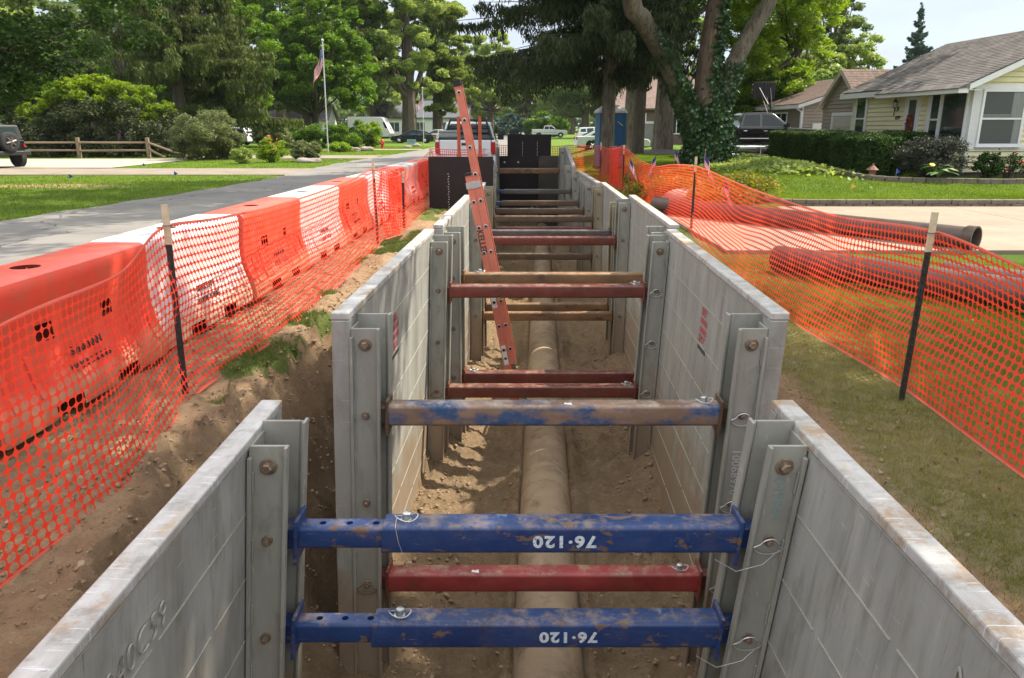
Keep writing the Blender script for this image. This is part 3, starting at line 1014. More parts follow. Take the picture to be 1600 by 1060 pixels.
# grass blades
def blades(name, P, h0, h1, wd, mat):
    n = len(P)
    z = hz(P[:, 0], P[:, 1])
    h = h0 + (h1 - h0) * rs.rand(n)
    a = rs.rand(n) * 6.28
    t = rs.rand(n) * 6.28
    ln = h * (0.3 + 0.9 * rs.rand(n))
    dx, dy = np.cos(a) * wd / 2, np.sin(a) * wd / 2
    b0 = np.stack([P[:, 0] - dx, P[:, 1] - dy, z - 0.004], -1)
    b1 = np.stack([P[:, 0] + dx, P[:, 1] + dy, z - 0.004], -1)
    tp = np.stack([P[:, 0] + np.cos(t) * ln, P[:, 1] + np.sin(t) * ln, z + h], -1)
    V = np.stack([b0, b1, tp], 1).reshape(-1, 3)
    o = npmesh(name, V, np.arange(n * 3).reshape(-1, 3), mat, k=3)
    return tag(o, kind='stuff')
def pts(n, x0, x1, y0, y1, keep=None, py=1.0):
    P = np.stack([x0 + (x1 - x0) * rs.rand(n), y0 + (y1 - y0) * rs.rand(n) ** py], -1)
    if keep is not None: P = P[keep(P[:, 0], P[:, 1])]
    return P
kr = lambda x, y: (dirtmask(x, y) + 0.5 * (rs.rand(len(x)) - 0.5) < 0.5) & (x - cen(y) > 1.5)
blades('dry_grass', pts(150000, 1.6, 4.6, 2.0, 10.5, kr, 1.3), 0.006, 0.04, 0.0045, 'drygrass')
kg = lambda x, y: kr(x, y) & (lushmask(x, y) + 0.6 * (rs.rand(len(x)) - 0.5) > 0.45) & (y < 9.9)
blades('driveway_side_grass', pts(90000, 2.2, 9, 3.0, 9.9, kg, 1.1), 0.02, 0.065, 0.006, 'grass')
kl = lambda x, y: (dirtmask(x, y) + 0.3 * (rs.rand(len(x)) - 0.5) < 0.45) & (x - cen(y) < -2.1) & (hz(x, y) > -0.04)
blades('bank_grass_tufts', pts(170000, -2.9, -1.3, 4.2, 14, kl), 0.015, 0.06, 0.005, 'bankgrass')
ksh = lambda x, y: (y > 17.2) & ((x - 7.9) ** 2 + (y - 40.8) ** 2 > 12) & ~((x > 8.3) & (y > 31.8) & (y < 38.5))
blades('right_lawn_grass', pts(190000, 3.0, 16, 17.2, 44, ksh, 1.3), 0.02, 0.055, 0.018, 'grass')
kll = lambda x, y: (x < np.interp(y, [r[0] for r in ry], [r[1] for r in ry]) - 0.1) & ~((y > 28.3) & (y < 33.7)) & ~((x < -17.3) & (y > 33.7) & (y < 43.6)) & ~((y > 43.5) & (y < 49.6) & (x > -19)) & ~((y > 60) & (y < 62.6))
blades('left_lawn_grass', pts(200000, -32, -6.5, 12, 72, kll, 1.2), 0.03, 0.075, 0.025, 'grass')

# ================================================================ TRENCH PIPE
mb = MB()
n = 90
pp = [(float(pipe_x(y)), y, -1.905) for y in np.linspace(-1.6, 28.2, n)]
mb.tube(pp, [0.25] * n, 28)
for yj in (6.9, 13.9):
    c0 = Vector((float(pipe_x(yj)), yj, -1.905)); dv = Vector((0.036, 1, 0)).normalized()
    mb.tube([c0, c0 + dv * 0.012], 0.2525, 28)
po = mb.build('sewer_pipe', 'pipe', smooth=True)
tag(po, 'long muddy concrete pipe lying along the trench floor', 'pipe')

# ================================================================ TRENCH SHIELDS
HS = 1.05
def shield(label, yn, yf, posts, ztop, cx, slope, k, spreaders, zref=-0.05, pitch=0.0, zbot=-2.05, rusty=False, marks=True, posttop=0.10, half=HS, welds=None, cap=None):
    ym = (yn + yf) / 2
    org = Vector((cx, ym, zbot))
    t = thing('trench_shield', label, 'trench shield', org)
    t['group'] = 'aluminium trench shields along the trench'
    def xf(x, y, z):
        return (x + cx + slope * (y - ym) + k * (z - zref), y, z + pitch * (y - ym))
    pmat = 'postrust' if rusty else 'post'
    L_ = yf - yn
    for s in (-1, 1):
        xi = s * (half + 0.19)          # inner face
        xo = s * (half + 0.19 + 0.105)
        a, b = min(xi, xo), max(xi, xo)
        m = MB(xf)
        nseg = max(2, int(L_ / 0.5))
        m.box(a + 0.006, b - 0.006, yn + 0.01, yf - 0.01, zbot, ztop - 0.04)
        # cap rail and end caps stand a little proud
        m.box(a - 0.002, b + 0.002, yn, yf, ztop - 0.045, ztop, 1)
        m.box(a, b, yn, yn + 0.09, zbot, ztop - 0.0455)
        m.box(a, b, yf - 0.09, yf, zbot, ztop - 0.0455)
        pan = m.build('side_panel', ['alu', 'alucap'], t, bevel=0.008, seg=2)
        # horizontal plank welds, broken where the planks butt
        wl = MB(xf)
        zz = ztop - 0.085 - 0.27
        row = 0
        while zz > zbot + 0.1:
            brk = yn + 0.09 + (0.9 + 1.1 * (row % 3) * 0.7)
            x_ = (a + 0.006 - 0.004, a + 0.006 + 0.004) if s > 0 else (b - 0.006 - 0.004, b - 0.006 + 0.004)
            y0 = yn + 0.1
            while y0 < yf - 0.1:
                y1 = min(y0 + 1.15 + 0.25 * ((row * 7) % 3), yf - 0.095)
                wl.box(x_[0], x_[1], y0, y1, zz - 0.0035, zz + 0.0035)
                y0 = y1 + 0.05
            row += 1
            zz -= 0.335
        # weld ladder along the cap seam
        wl.box(*( (a - 0.001, a + 0.008) if s > 0 else (b - 0.008, b + 0.001)), yn + 0.1, yf - 0.1, ztop - 0.050, ztop - 0.0465)
        wl.build('weld_seam', 'weld', pan)
        for yp in posts:
            fr = -1
            m = MB(xf)
            xin = s * (half + 0.012)
            a2, b2 = min(xi, xin), max(xi, xin)
            zt = ztop - posttop
            m.box(a2, b2, yp - 0.100, yp - 0.086, zbot, zt)                 # front plate
            m.box(a2, b2, yp + 0.086, yp + 0.100, zbot, zt + 0.045)          # back plate
            e = s * 0.016
            m.box(min(xin, xin + e), max(xin, xin + e), yp - 0.128, yp - 0.1001, zbot, zt)   # front lip
            m.box(min(xin - s * 0.03, xin - s * 0.014), max(xin - s * 0.03, xin - s * 0.014), yp + 0.06, yp + 0.128, zbot, zt + 0.045)
            m.box(min(xin - s * 0.014, xin), max(xin - s * 0.014, xin), yp + 0.087, yp + 0.0995, zbot, zt + 0.044)
            m.box(min(xi, xi - s * 0.014), max(xi, xi - s * 0.014), yp - 0.0858, yp + 0.0858, zbot, zt)  # web on the panel
            m.box(min(xi, xi - s * 0.02), max(xi, xi - s * 0.02), yp - 0.128, yp - 0.1001, zbot, zt - 0.05)
            for zz in np.arange(zt - 0.12, zbot, -0.34):
                m.box(min(xi - s * 0.02, xi - s * 0.028), max(xi - s * 0.02, xi - s * 0.028), yp - 0.118, yp - 0.1, zz - 0.11, zz)
            p = m.build('post', pmat, t, bevel=0.003, seg=1)
            # bolts
            bx = (xi + xin) / 2
            sz = [zt - 0.10] + [q[1] + 0.02 for q in spreaders if abs(q[0] - yp) < 0.3]
            if len(sz) > 2 and sz[1] - sz[2] > 0.8: sz.append((sz[1] + sz[2]) / 2)
            for zz in sz:
                if zz < zbot + 0.1: continue
                bm_ = MB(xf)
                rr = 0.040 if zz == sz[0] else 0.026
                bm_.lathe([(rr, 0), (rr, 0.005), (rr * 0.92, 0.007)], (0, -1, 0), (bx, yp - 0.1002, zz), 18)
                bm_.lathe([(rr * 0.62, 0), (rr * 0.62, 0.026), (rr * 0.5, 0.032)], (0, -1, 0), (bx, yp - 0.107, zz), 6)
                bm_.build('bolt', 'bolt', p)
                if zz != sz[0] and yn < 5 and (s > 0 or (yn > 3 and zz < -0.8)):
                    cl = MB(xf)
                    rr_ = 0.055
                    cl.tube([(bx + rr_ * math.cos(q_) * (1.25 if math.sin(q_) < 0 else 0.8), yp - 0.122 - 0.01 * math.sin(q_), zz - 0.02 + rr_ * 0.8 * math.sin(q_)) for q_ in [i * 2 * math.pi / 18 + 0.4 for i in range(18)]], 0.0035, 6)
                    if yn < 0:
                        cl.tube([(bx + 0.05, yp - 0.125, zz - 0.03), (bx - 0.02, yp - 0.14, zz - 0.10), (bx - 0.14, yp - 0.15, zz - 0.13), (bx - 0.24, yp - 0.13, zz - 0.08)], 0.0016, 5)
                    cl.build('wire_clip', 'wire' if s > 0 else 'rust', p, smooth=True)
    for q in spreaders:
        yp, zs, mname = q[0], q[1], q[2]
        opt = q[3] if len(q) > 3 else {}
        h = opt.get('h', 0.135)
        def rrect(x0, x1, hh, r, mi, m, dz=0):
            pr = []
            for cxx, cz_, a0 in ((hh / 2 - r, hh / 2 - r, 0), (-hh / 2 + r, hh / 2 - r, 90), (-hh / 2 + r, -hh / 2 + r, 180), (hh / 2 - r, -hh / 2 + r, 270)):
                for j in range(5):
                    a = R(a0 + j * 22.5)
                    pr.append((yp + cxx + r * math.cos(a), zs + dz + cz_ + r * math.sin(a)))
            m.prism(pr, x0, x1, mi, 'x')
        m = MB(xf)
        x1 = half - 0.03
        inner = opt.get('inner')
        if inner:
            rrect(-x1 + inner, x1, h, 0.022, 0, m)
        else:
            rrect(-x1, x1, h, 0.022, 0, m)
        tilt = opt.get('tilt', 0)
        sp = m.build('spreader', mname, t, smooth=True)
        if inner:
            m = MB(xf)
            hi = h - 0.034
            rrect(-x1, -x1 + inner + 0.02, hi, 0.018, 0, m)
            o_in = m.build('inner_tube', opt.get('innermat', mname), sp, smooth=True)
            if opt.get('holes'):
                cut = MB(xf)
                for hx_ in opt['holes']:
                    cut.lathe([(0.0165, 0), (0.0165, 0.3)], (0, 0, 1), (hx_, yp, zs - 0.03), 20)
                co = cut.build('cutter', 'hole', t)
                bo = o_in.modifiers.new('holes', 'BOOLEAN')
                bo.object = co
                bo.operation = 'DIFFERENCE'
                bo.solver = 'EXACT'
                dg = bpy.context.evaluated_depsgraph_get()
                me = bpy.data.meshes.new_from_object(o_in.evaluated_get(dg))
                o_in.modifiers.clear()
                o_in.data = me
                me.name = 'inner_tube'
                bpy.data.objects.remove(co)
        for s in (-1, 1):
            m = MB(xf)
            xa, xb = sorted((s * x1, s * (x1 + 0.018)))
            m.box(xa, xb, yp - 0.085, yp + 0.085, zs - 0.125, zs + 0.105)
            xa, xb = sorted((s * (x1 + 0.019), s * (half + 0.14)))
            m.box(xa, xb, yp - 0.05, yp + 0.05, zs - 0.055, zs + 0.05)
            m.build('end_bracket', opt.get('bracket', mname), sp, bevel=0.004, seg=1)
        for px_ in opt.get('pins', []):
            m = MB(xf)
            zt = zs + h / 2
            m.lathe([(0.028, 0), (0.028, 0.004), (0.020, 0.006), (0.017, 0.026), (0.022, 0.028), (0.021, 0.036), (0.014, 0.041)], (0, 0, 1), (px_, yp, zt), 18)
            pn = m.build('pin', 'zinc', sp, smooth=True)
            m = MB(xf)
            rr = [(px_ + 0.055 * math.cos(a), yp + 0.030 * math.sin(a) - 0.004, zt + 0.017 + 0.010 * math.sin(a * 2 + 1)) for a in [i * 2 * math.pi / 20 for i in range(21)]]
            m.tube(rr, 0.0028, 6)
            m.build('wire_clip', 'wire', pn, smooth=True)
            if opt.get('tether'):
                m = MB(xf)
                tt = opt['tether']
                m.tube([(px_ - 0.045, yp - 0.01, zt + 0.012), (px_ - 0.04, yp - 0.075, zt), (px_ - 0.02, yp - 0.085, zt - h * 0.5), (px_ + tt[0], yp - 0.08, zt - tt[1])], 0.0016, 5)
                m.build('tether_wire', 'wire', pn)
        if opt.get('mark'):
            X0 = xf(opt['mark'][1], yp - h / 2 - 0.0006, zs + opt.get('markz', 0.0))
            mt = frame(X0, (-1, 0, 0), (k * 0, 0, -1))
            text_part('stencil_lettering', opt['mark'][0], opt['mark'][2], 'stencil', sp, mt, 0.0006, 0.003, 1.15, 1.15)
        if opt.get('sticker'):
            X0 = xf(opt['sticker'], yp - 0.02, zs + h / 2)
            m = MB()
            m.prism([(X0[0] - 0.02, X0[1] - 0.012), (X0[0] + 0.03, X0[1] - 0.024), (X0[0] + 0.026, X0[1] + 0.016), (X0[0] + 0.002, X0[1] + 0.004), (X0[0] - 0.016, X0[1] + 0.014)], X0[2], X0[2] + 0.0012, 0, 'z')
            m.build('white_sticker', 'whitest', sp)
    return t, xf

W = {}
# nearest shield: two blue spreaders marked 76-120
s1, xf1 = shield('nearest aluminium trench shield held apart by two bright blue spreaders', -0.3, 3.60, [3.19], 0.42, 0.03, 0.0, 0.10,
    [(3.19, -0.10, 'blue', dict(h=0.142, inner=0.39, holes=[-0.92, -0.795, -0.67], pins=[-0.53], tether=(0.03, 0.20), mark=('76·120', 0.22, 0.082), markz=-0.002)),
     (3.19, -0.62, 'blue', dict(h=0.142, inner=0.37, holes=[-0.92, -0.795, -0.67], pins=[-0.53], mark=('76·120', 0.30, 0.078), markz=0.0))], posttop=0.03)
# second shield
s2, xf2 = shield('second aluminium trench shield, its worn blue and rust spreader above a red one', 4.30, 8.08, [4.42, 7.92], 0.70, 0.30, 0.033, 0.042,
    [(4.42, 0.03, 'bluerust', dict(pins=[0.93], bracket='dkrust', sticker=0.08)),
     (4.42, -1.15, 'brightred', dict(pins=[0.90], bracket='red', sticker=-0.46)),
     (7.92, 0.06, 'red', dict(pins=[0.93])),
     (7.92, -1.07, 'red', dict(pins=[0.93]))], zref=-0.4)
s3, xf3 = shield('third aluminium trench shield where the orange ladder stands', 8.28, 12.05, [8.50, 11.88], 0.72, 0.53, 0.03, 0.01,
    [(8.50, 0.08, 'rust', dict(pins=[-0.85])),
     (8.50, -1.10, 'red', dict(pins=[-0.93])),
     (11.88, 0.02, 'red', dict()),
     (11.88, -1.20, 'rust', dict())], zref=-0.4)
s4, xf4 = shield('fourth aluminium trench shield with brownish stained posts beyond the ladder', 12.28, 16.6, [12.6, 16.1], 0.60, 0.63, 0.02, 0.0,
    [(12.6, 0.03, 'slate', dict()),
     (12.6, -1.22, 'rust', dict()),
     (16.1, -0.13, 'dkrust', dict(bracket='rust')),
     (16.1, -0.36, 'red', dict()),
     (16.1, -0.93, 'dkrust', dict())], rusty=True)
s5, xf5 = shield('fifth trench shield with closely spaced brown spreaders near the far end', 17.3, 22.0, [18.0, 19.2, 21.5], 0.55, 0.63, -0.01, 0.0,
    [(18.0, -0.17, 'dkrust', dict()),
     (19.2, -0.10, 'dkrust', dict(inner=0.13, innermat='blue')),
     (21.5, 0.0, 'slate', dict(inner=0.2, innermat='blue'))])
s6, xf6 = shield('farthest trench shield, tipped up toward the dark steel sheets', 23.1, 27.0, [23.4, 26.8], 0.88, 0.57, 0.01, 0.0,
    [(23.4, 0.06, 'rust', dict(h=0.10)),
     (26.8, 0.05, 'rust', dict(h=0.17))], zref=0, pitch=0.13)

# red and black maker's blocks painted on the panels
def maker(t, xf, s, y, ztop, par, sz=1.0):
    half = HS + 0.19
    xs0 = s * (half) + s * 0.006
    rows = [('SPEED', 0.085), ('SHORE', 0.085)]
    z = ztop
    import itertools
    xdir = (0, -1, 0) if s > 0 else (0, 1, 0)
    m = MB(xf)
    x_a = xs0 - s * 0.0016
    for i, (tx, h_) in enumerate([('SPEED', 0.075), (None, 0.05), (None, 0.05), ('SHORE', 0.075)]):
        zc = z - 0.04 - i * 0.075
        if tx:
            P0 = xf(x_a, y, zc)
            text_part('painted_lettering', tx, 0.095 * sz, 'redmark', par, frame(P0, xdir, (0, 0, 1)), 0.0006, 0.002, 1.0, 0.8)
        else:
            for j in range(4):
                yy = y - 0.115 + j * 0.062
                lo, hi = sorted((x_a, x_a - s * 0.0008))
                m.box(lo, hi, yy, yy + 0.05, zc - 0.024, zc + 0.024)
    m.build('painted_red_block', 'redmark', par)
    m = MB(xf)
    for j in range(7):
        yy = y - 0.14 + j * 0.041
        lo, hi = sorted((x_a, x_a - s * 0.0008))
        m.box(lo, hi, yy, yy + 0.028, z - 0.36, z - 0.325)
    m.build('painted_black_row', 'blackmark', par)
def panel(t, s):
    ps = [c for c in kids(t) if c.name.startswith('side_panel')]
    return ps[0 if s < 0 else 1]
maker(s2, xf2, 1, 5.95, 0.33, panel(s2, 1))
maker(s2, xf2, -1, 5.85, 0.33, panel(s2, -1))
maker(s3, xf3, 1, 9.5, 0.30, panel(s3, 1))
maker(s4, xf4, 1, 13.7, 0.2, panel(s4, 1))
# weld-bead serials on the nearest panels
P0 = xf1(-(HS + 0.19) + 0.002, 1.93, 0.15)
text_part('weld_bead_number', 'M16040C59', 0.15, 'weld', panel(s1, -1), frame(P0, (0.0, 1, 0), (0.1, 0, 1)), 0.003, -0.0045, 1.1, 0.8)
P0 = xf1((HS + 0.19) - 0.002, 1.72, 0.19)
text_part('weld_bead_number', 'M160', 0.15, 'weld', panel(s1, 1), frame(P0, (0, -1, 0), (0.1, 0, 1)), 0.003, -0.0045, 1.1, 0.8)
# chalk numbers down the right posts
def chalk(t, xf, x, y, z, s, size, mat, idx):
    ps = [c for c in kids(t) if c.name.startswith('post')]
    P0 = xf(x, y, z)
    text_part('chalk_number', s, size, mat, ps[idx], frame(P0, (0, 0, -1), (1, 0, 0)), 0.0006, -0.001, 1.05)
chalk(s2, xf2, HS + 0.10, 4.42 - 0.1015, -0.33, '10068970', 0.075, 'chalk', 2)
chalk(s1, xf1, HS + 0.10, 3.19 - 0.1015, 0.13, '049064', 0.07, 'bluechalk', 1)

# steel sheets closing the far end of the trench
def plate(name, label, cat, x, y, z0, w, h, th, lean, rz, mat, marks=None, mk=True, bevel=0.004, group='dark steel sheets at the far end'):
    t = thing(name, label, cat, (x, y, z0), 0, group)
    ORG[t.name] = Vector((0, 0, 0))
    m = MB()
    m.box(-w / 2, w / 2, -th / 2, th / 2, 0, h)
    m.build('sheet', mat, t, bevel=bevel)
    if marks:
        m = MB()
        for (mx_, z_a, z_b) in marks:
            zz = z_a
            while zz > z_b:
                m.lathe([(0.014, 0), (0.014, 0.006)], (0, -1, 0), (mx_ + 0.008 * math.sin(zz * 40), -th / 2, zz), 8)
                zz -= 0.055
        m.build('hanging_chain', 'chain', t)
    t.rotation_euler = (lean, 0, rz)
    return t
plate('steel_sheet', 'dark steel sheet with a hanging chain standing left of the ladder', 'steel sheet', -1.12, 16.95, -0.6, 1.42, 1.72, 0.03, R(-2), R(2), 'plate', [(-0.28, 1.35, 0.35)])
plate('steel_sheet', 'tallest dark steel sheet standing upright at the far end of the trench', 'steel sheet', 0.64, 28.9, -2.0, 1.62, 3.48, 0.03, R(-1), R(-1), 'plate', [(-0.25, 3.2, 2.3), (0.3, 3.2, 2.3)])
ps_ = plate('steel_sheet', 'wide low dark steel sheet with two small bright holes across the far trench end', 'steel sheet', 0.45, 28.35, -2.0, 2.05, 2.72, 0.03, R(-2), R(2), 'plate')
for hx_ in (-0.72, -0.22):
    m = MB()
    m.lathe([(0.035, 0), (0.035, 0.004)], (0, -1, 0), (hx_, -0.0155, 2.5), 14)
    m.build('lifting_hole', 'chain', ps_)
t = thing('steel_slab', 'rounded grey brown slab leaning at the right of the far trench end', 'steel slab', (1.38, 27.95, -2.0))
ORG[t.name] = Vector((0, 0, 0))
m = MB()
pr = [(-0.42, 0), (0.42, 0), (0.42, 2.62)] + [(0.42 - 0.12 + 0.12 * math.cos(a), 2.62 + 0.12 * math.sin(a)) for a in (R(30), R(60), R(90))] + [(-0.42 + 0.12 - 0.12 * math.cos(a), 2.62 + 0.12 * math.sin(a)) for a in (R(90), R(60), R(30))] + [(-0.42, 2.62)]
m.prism(pr, -0.05, 0.05)
m.build('slab', 'slab', t, bevel=0.02)
t.rotation_euler = (R(-2), 0, 0)

# ================================================================ LADDER
def ladder():
    top = Vector((-0.615, 8.9, 2.22)); foot = Vector((0.19, 8.9, -1.97))
    ax = (top - foot); L_ = ax.length; ax.normalize()
    side = Vector((0, 1, 0))           # rungs run along the view
    nrm = ax.cross(side).normalized()   # in the x-z plane
    if nrm.x > 0: nrm = -nrm
    rot = Matrix((nrm, side, ax)).transposed()
    lt = thing('extension_ladder', 'orange fibreglass extension ladder standing in the trench', 'ladder', tuple(foot))
    def P(a, b, c): return foot + nrm * a + side * b + ax * c
    def section(c0, c1, off, wid, name):
        m = MB()
        web = 0.078
        for b in (0, wid):
            sgn = 1 if b > 0 else -1
            m.obox(P(off, b, (c0 + c1) / 2), (web, 0.006, c1 - c0), rot)
            for e in (-1, 1):
                m.obox(P(off + e * (web / 2 - 0.003), b - sgn * 0.017, (c0 + c1) / 2), (0.006, 0.028, c1 - c0 - 0.002), rot)
        o = m.build(name, 'ladder', lt)
        c = c0 + 0.2
        while c < c1 - 0.05:
            me_ = MB()
            me_.tube([P(off, 0.003, c), P(off, wid - 0.003, c)], 0.016, 10)
            # crimped D-shaped rung end with dark bore
            me_.lathe([(0.025, 0), (0.025, 0.004), (0.017, 0.006)], tuple(-side), tuple(P(off, -0.003, c)), 16, 0)
            me_.lathe([(0.0155, 0), (0.0155, 0.0015)], tuple(-side), tuple(P(off, -0.0092, c)), 14, 1)
            me_.build('rung', ['rung', 'hole'], o, smooth=True)
            c += 0.3048
        return o
    base = section(0.0, L_ * 0.765, 0.082, 0.42, 'base_section')
    fly = section(L_ * 0.215, L_, 0.0, 0.40, 'fly_section')
    # caps
    m = MB()
    m.obox(P(0, 0.0, L_ + 0.002), (0.084, 0.04, 0.07), rot)
    m.obox(P(0, 0.40, L_ + 0.002), (0.084, 0.04, 0.07), rot)
    m.build('end_cap', 'rubber', fly, bevel=0.006)
    m = MB()
    m.obox(P(0.082, 0.0, L_ * 0.765 + 0.002), (0.084, 0.04, 0.03), rot)
    m.build('end_cap', 'rubber', base, bevel=0.004)
    m = MB()
    m.obox(P(0.044, -0.009, L_ * 0.735), (0.175, 0.004, 0.075), rot)
    m.obox(P(0.044, -0.012, L_ * 0.735), (0.06, 0.004, 0.085), rot)
    m.build('guide_bracket', 'rung', lt, bevel=0.002)
    m = MB()
    m.obox(P(0.0, -0.012, L_ * 0.205), (0.05, 0.03, 0.10), rot)
    m.build('rung_lock', 'bolt', lt)
    # lettering and stickers
    X0 = P(0.082, -0.0036, L_ * 0.578)
    text_part('maker_lettering', 'KELLER', 0.095, 'blackmark', base, frame(X0, -ax, -nrm), 0.0005, 0.003, 1.0, 0.95)
    m = MB()
    m.obox(P(0.082, -0.0036, L_ * 0.41), (0.06, 0.0012, 0.19), rot)
    m.build('white_sticker', 'whitest', base)
    m = MB()
    m.obox(P(0.082, -0.0036, L_ * 0.245), (0.055, 0.0012, 0.25), rot)
    m.build('white_sticker', 'whitest', base)
    m = MB()
    m.obox(P(0.0, -0.0036, L_ * 0.425), (0.06, 0.0012, 0.16), rot)
    m.build('yellow_sticker', 'yellow', fly)
    m = MB()
    m.obox(P(0.0, -0.0046, L_ * 0.44), (0.045, 0.0012, 0.03), rot)
    m.obox(P(0.0, -0.0046, L_ * 0.41), (0.045, 0.0012, 0.02), rot)
    m.obox(P(0.082, -0.0046, L_ * 0.43), (0.045, 0.0012, 0.05), rot)
    m.obox(P(0.082, -0.0046, L_ * 0.235), (0.035, 0.0012, 0.03), rot)
    m.build('sticker_print', 'blackmark', base)
ladder()

# ================================================================ WATER BARRIERS
def barrier_mesh(mat, words):
    t = lthing('water_filled_barrier', 'x', 'barrier', 'plastic traffic barriers along the road')
    L_ = 1.865
    prof = [(0.295, 0.0), (0.30, 0.02), (0.30, 0.10), (0.285, 0.17), (0.245, 0.28), (0.212, 0.42), (0.205, 0.55), (0.215, 0.68), (0.228, 0.78), (0.226, 0.825), (0.212, 0.853), (0.185, 0.868)]
    full = prof + [(-x, z) for x, z in reversed(prof)]
    us = [0, 0.012, 0.035] + list(np.linspace(0.09, L_ - 0.09, 50)) + [L_ - 0.035, L_ - 0.012, L_]
    m = MB()
    n = len(full)
    for u in us:
        e = min(u, L_ - u)
        k = 0.955 if e < 0.001 else (0.985 if e < 0.02 else 1.0)
        for (x, z) in full:
            # shallow moulded panels
            fl = 0.011 * (1 - math.cos(2 * math.pi * (u - 0.12) / 0.27)) * min(1, max(0, (z - 0.08) / 0.08)) * min(1, max(0, (0.62 - z) / 0.12)) if 0.12 < u < L_ - 0.12 else 0
            m.v.append((x * k - math.copysign(fl, x), u - L_ / 2, z * (0.992 if e < 0.001 else 1)))
    for i in range(len(us) - 1):
        for j in range(n):
            m.f.append((i * n + j, i * n + (j + 1) % n, (i + 1) * n + (j + 1) % n, (i + 1) * n + j)); m.m.append(0)
    m.f.append(tuple(range(n))); m.m.append(0)
    m.f.append(tuple((len(us) - 1) * n + j for j in reversed(range(n)))); m.m.append(0)
    sh = m.build('shell', [mat, 'redhole' if mat == 'orange' else 'hole'], t, smooth=False)
    cut = MB()
    for u in (-0.34, 0.34):
        if mat == 'orange':
            cut.box(-0.5, -0.13, u - 0.075, u + 0.075, 0.455, 0.565, 1)
            cut.box(0.13, 0.5, u - 0.075, u + 0.075, 0.455, 0.565, 1)
        cut.box(-0.5, 0.5, u - 0.14, u + 0.14, -0.1, 0.085, 1)
    cut.lathe([(0.085, 0), (0.085, 0.3)], (0, 0, 1), (0, -0.12, 0.80), 28, 1)
    co = cut.build('cutter', ['hole', 'hole'], t)
    bo = sh.modifiers.new('b', 'BOOLEAN'); bo.object = co; bo.operation = 'DIFFERENCE'; bo.solver = 'EXACT'
    bpy.context.view_layer.update()
    dg = bpy.context.evaluated_depsgraph_get()
    me = bpy.data.meshes.new_from_object(sh.evaluated_get(dg))
    sh.modifiers.clear(); sh.data = me; me.name = 'shell'
    bpy.data.objects.remove(co)
    me.polygons.foreach_set('use_smooth', [True] * len(me.polygons))
    try: me.set_sharp_from_angle(angle=R(32))
    except Exception: pass
    m = MB()
    for a in (0, 60, 120):
        d = Vector((math.cos(R(a)), math.sin(R(a)), 0)); c = Vector((0, -0.12, 0.845))
        m.tube([c - d * 0.083, c + d * 0.083], 0.006, 6)
    m.build('filler_cap_grid', mat, sh)
    # moulded vertical ribs low on the face
    for u in (-0.80, -0.56, 0.56, 0.80):
        m = MB()
        m.prism([(0.20, 0.42), (0.222, 0.42), (0.262, 0.26), (0.30, 0.165), (0.24, 0.165)], u - 0.022, u + 0.022)
        m.build('rib', mat, sh, bevel=0.006)
    if words:
        for i, (s_, sz, dz) in enumerate(words):
            text_part('stencil_lettering', s_, sz, 'blackmark', sh, frame((0.235 + dz * 0.25, 0.0, 0.335 - dz), (0, 1, 0), (-0.25, 0, 1)), 0.003, 0.001, 1.1)
    return t
words = [('SPARTAN', 0.075, 0.0), ('BARRICADING', 0.062, 0.10)]
bo_ = barrier_mesh('orange', words)
bw_ = barrier_mesh('whitepl', words)
seq = [(2.85, 0), (4.75, 0), (6.65, 1), (8.55, 0), (10.45, 1), (12.35, 0), (14.25, 1), (16.15, 0), (18.05, 1), (19.95, 0)]
wl_o = ['orange barrier at the left edge nearest the camera', 'orange barrier with round filler hole behind the nearest stake',
        'orange barrier between the first two white ones', 'orange barrier behind the two middle stakes, fourth orange from the near end', 'orange barrier just left of the chained steel sheet', 'last orange barrier before the work truck']
wl_w = ['nearest white barrier with black stencilled lettering', 'second white barrier from the near end, just before the far stake', 'white barrier beyond the bunched netting, left of the steel sheet', 'farthest white barrier near the work truck']
io = iw = 0
for i, (y, kind) in enumerate(seq):
    x = -3.03 + 0.036 * (y - 4.75) + 0.02 * math.sin(i * 2.3)
    rz = R(-2.0) + R(1.0) * math.sin(i * 3.1)
    if kind == 0:
        o = bo_ if io == 0 else dup(bo_, (x, y, 0.0), rz)
        o['label'] = wl_o[io]; io += 1
    else:
        o = bw_ if iw == 0 else dup(bw_, (x, y, 0.0), rz)
        o['label'] = wl_w[iw]; iw += 1
    o.location = (x, y, 0.045); o.rotation_euler = (0, 0, rz)

# ================================================================ STAKES AND NETTING
def stake_mesh():
    t = lthing('fence_stake', 'x', 'stake', 'steel stakes holding the orange netting')
    m = MB()
    H = 1.26
    m.box(-0.02, 0.02, -0.004, 0.004, -0.3, H)
    m.box(-0.003, 0.003, 0.004, 0.028, -0.3, H - 0.001)
    z = 0.05
    while z < H - 0.27:
        m.box(-0.007, 0.007, -0.012, -0.004, z, z + 0.018)
        z += 0.054
    sh = m.build('shaft', 'stake', t)
    m = MB()
    m.box(-0.0215, 0.0215, -0.0055, 0.0055, H - 0.25, H + 0.001)
    m.box(-0.0045, 0.0045, 0.0055, 0.0295, H - 0.25, H)
    m.build('painted_tip', 'staketip', t)
    m = MB()
    m.tube([(0.03 * math.cos(a), 0.006 + 0.022 * math.sin(a), H - 0.13) for a in [i * math.pi / 5 for i in range(11)]], 0.002, 5)
    m.tube([(0, -0.02, H - 0.13), (0.05, -0.03, H - 0.125), (0.09, -0.02, H - 0.13)], 0.0018, 5)
    m.build('tie_wire', 'black', t)
    return t
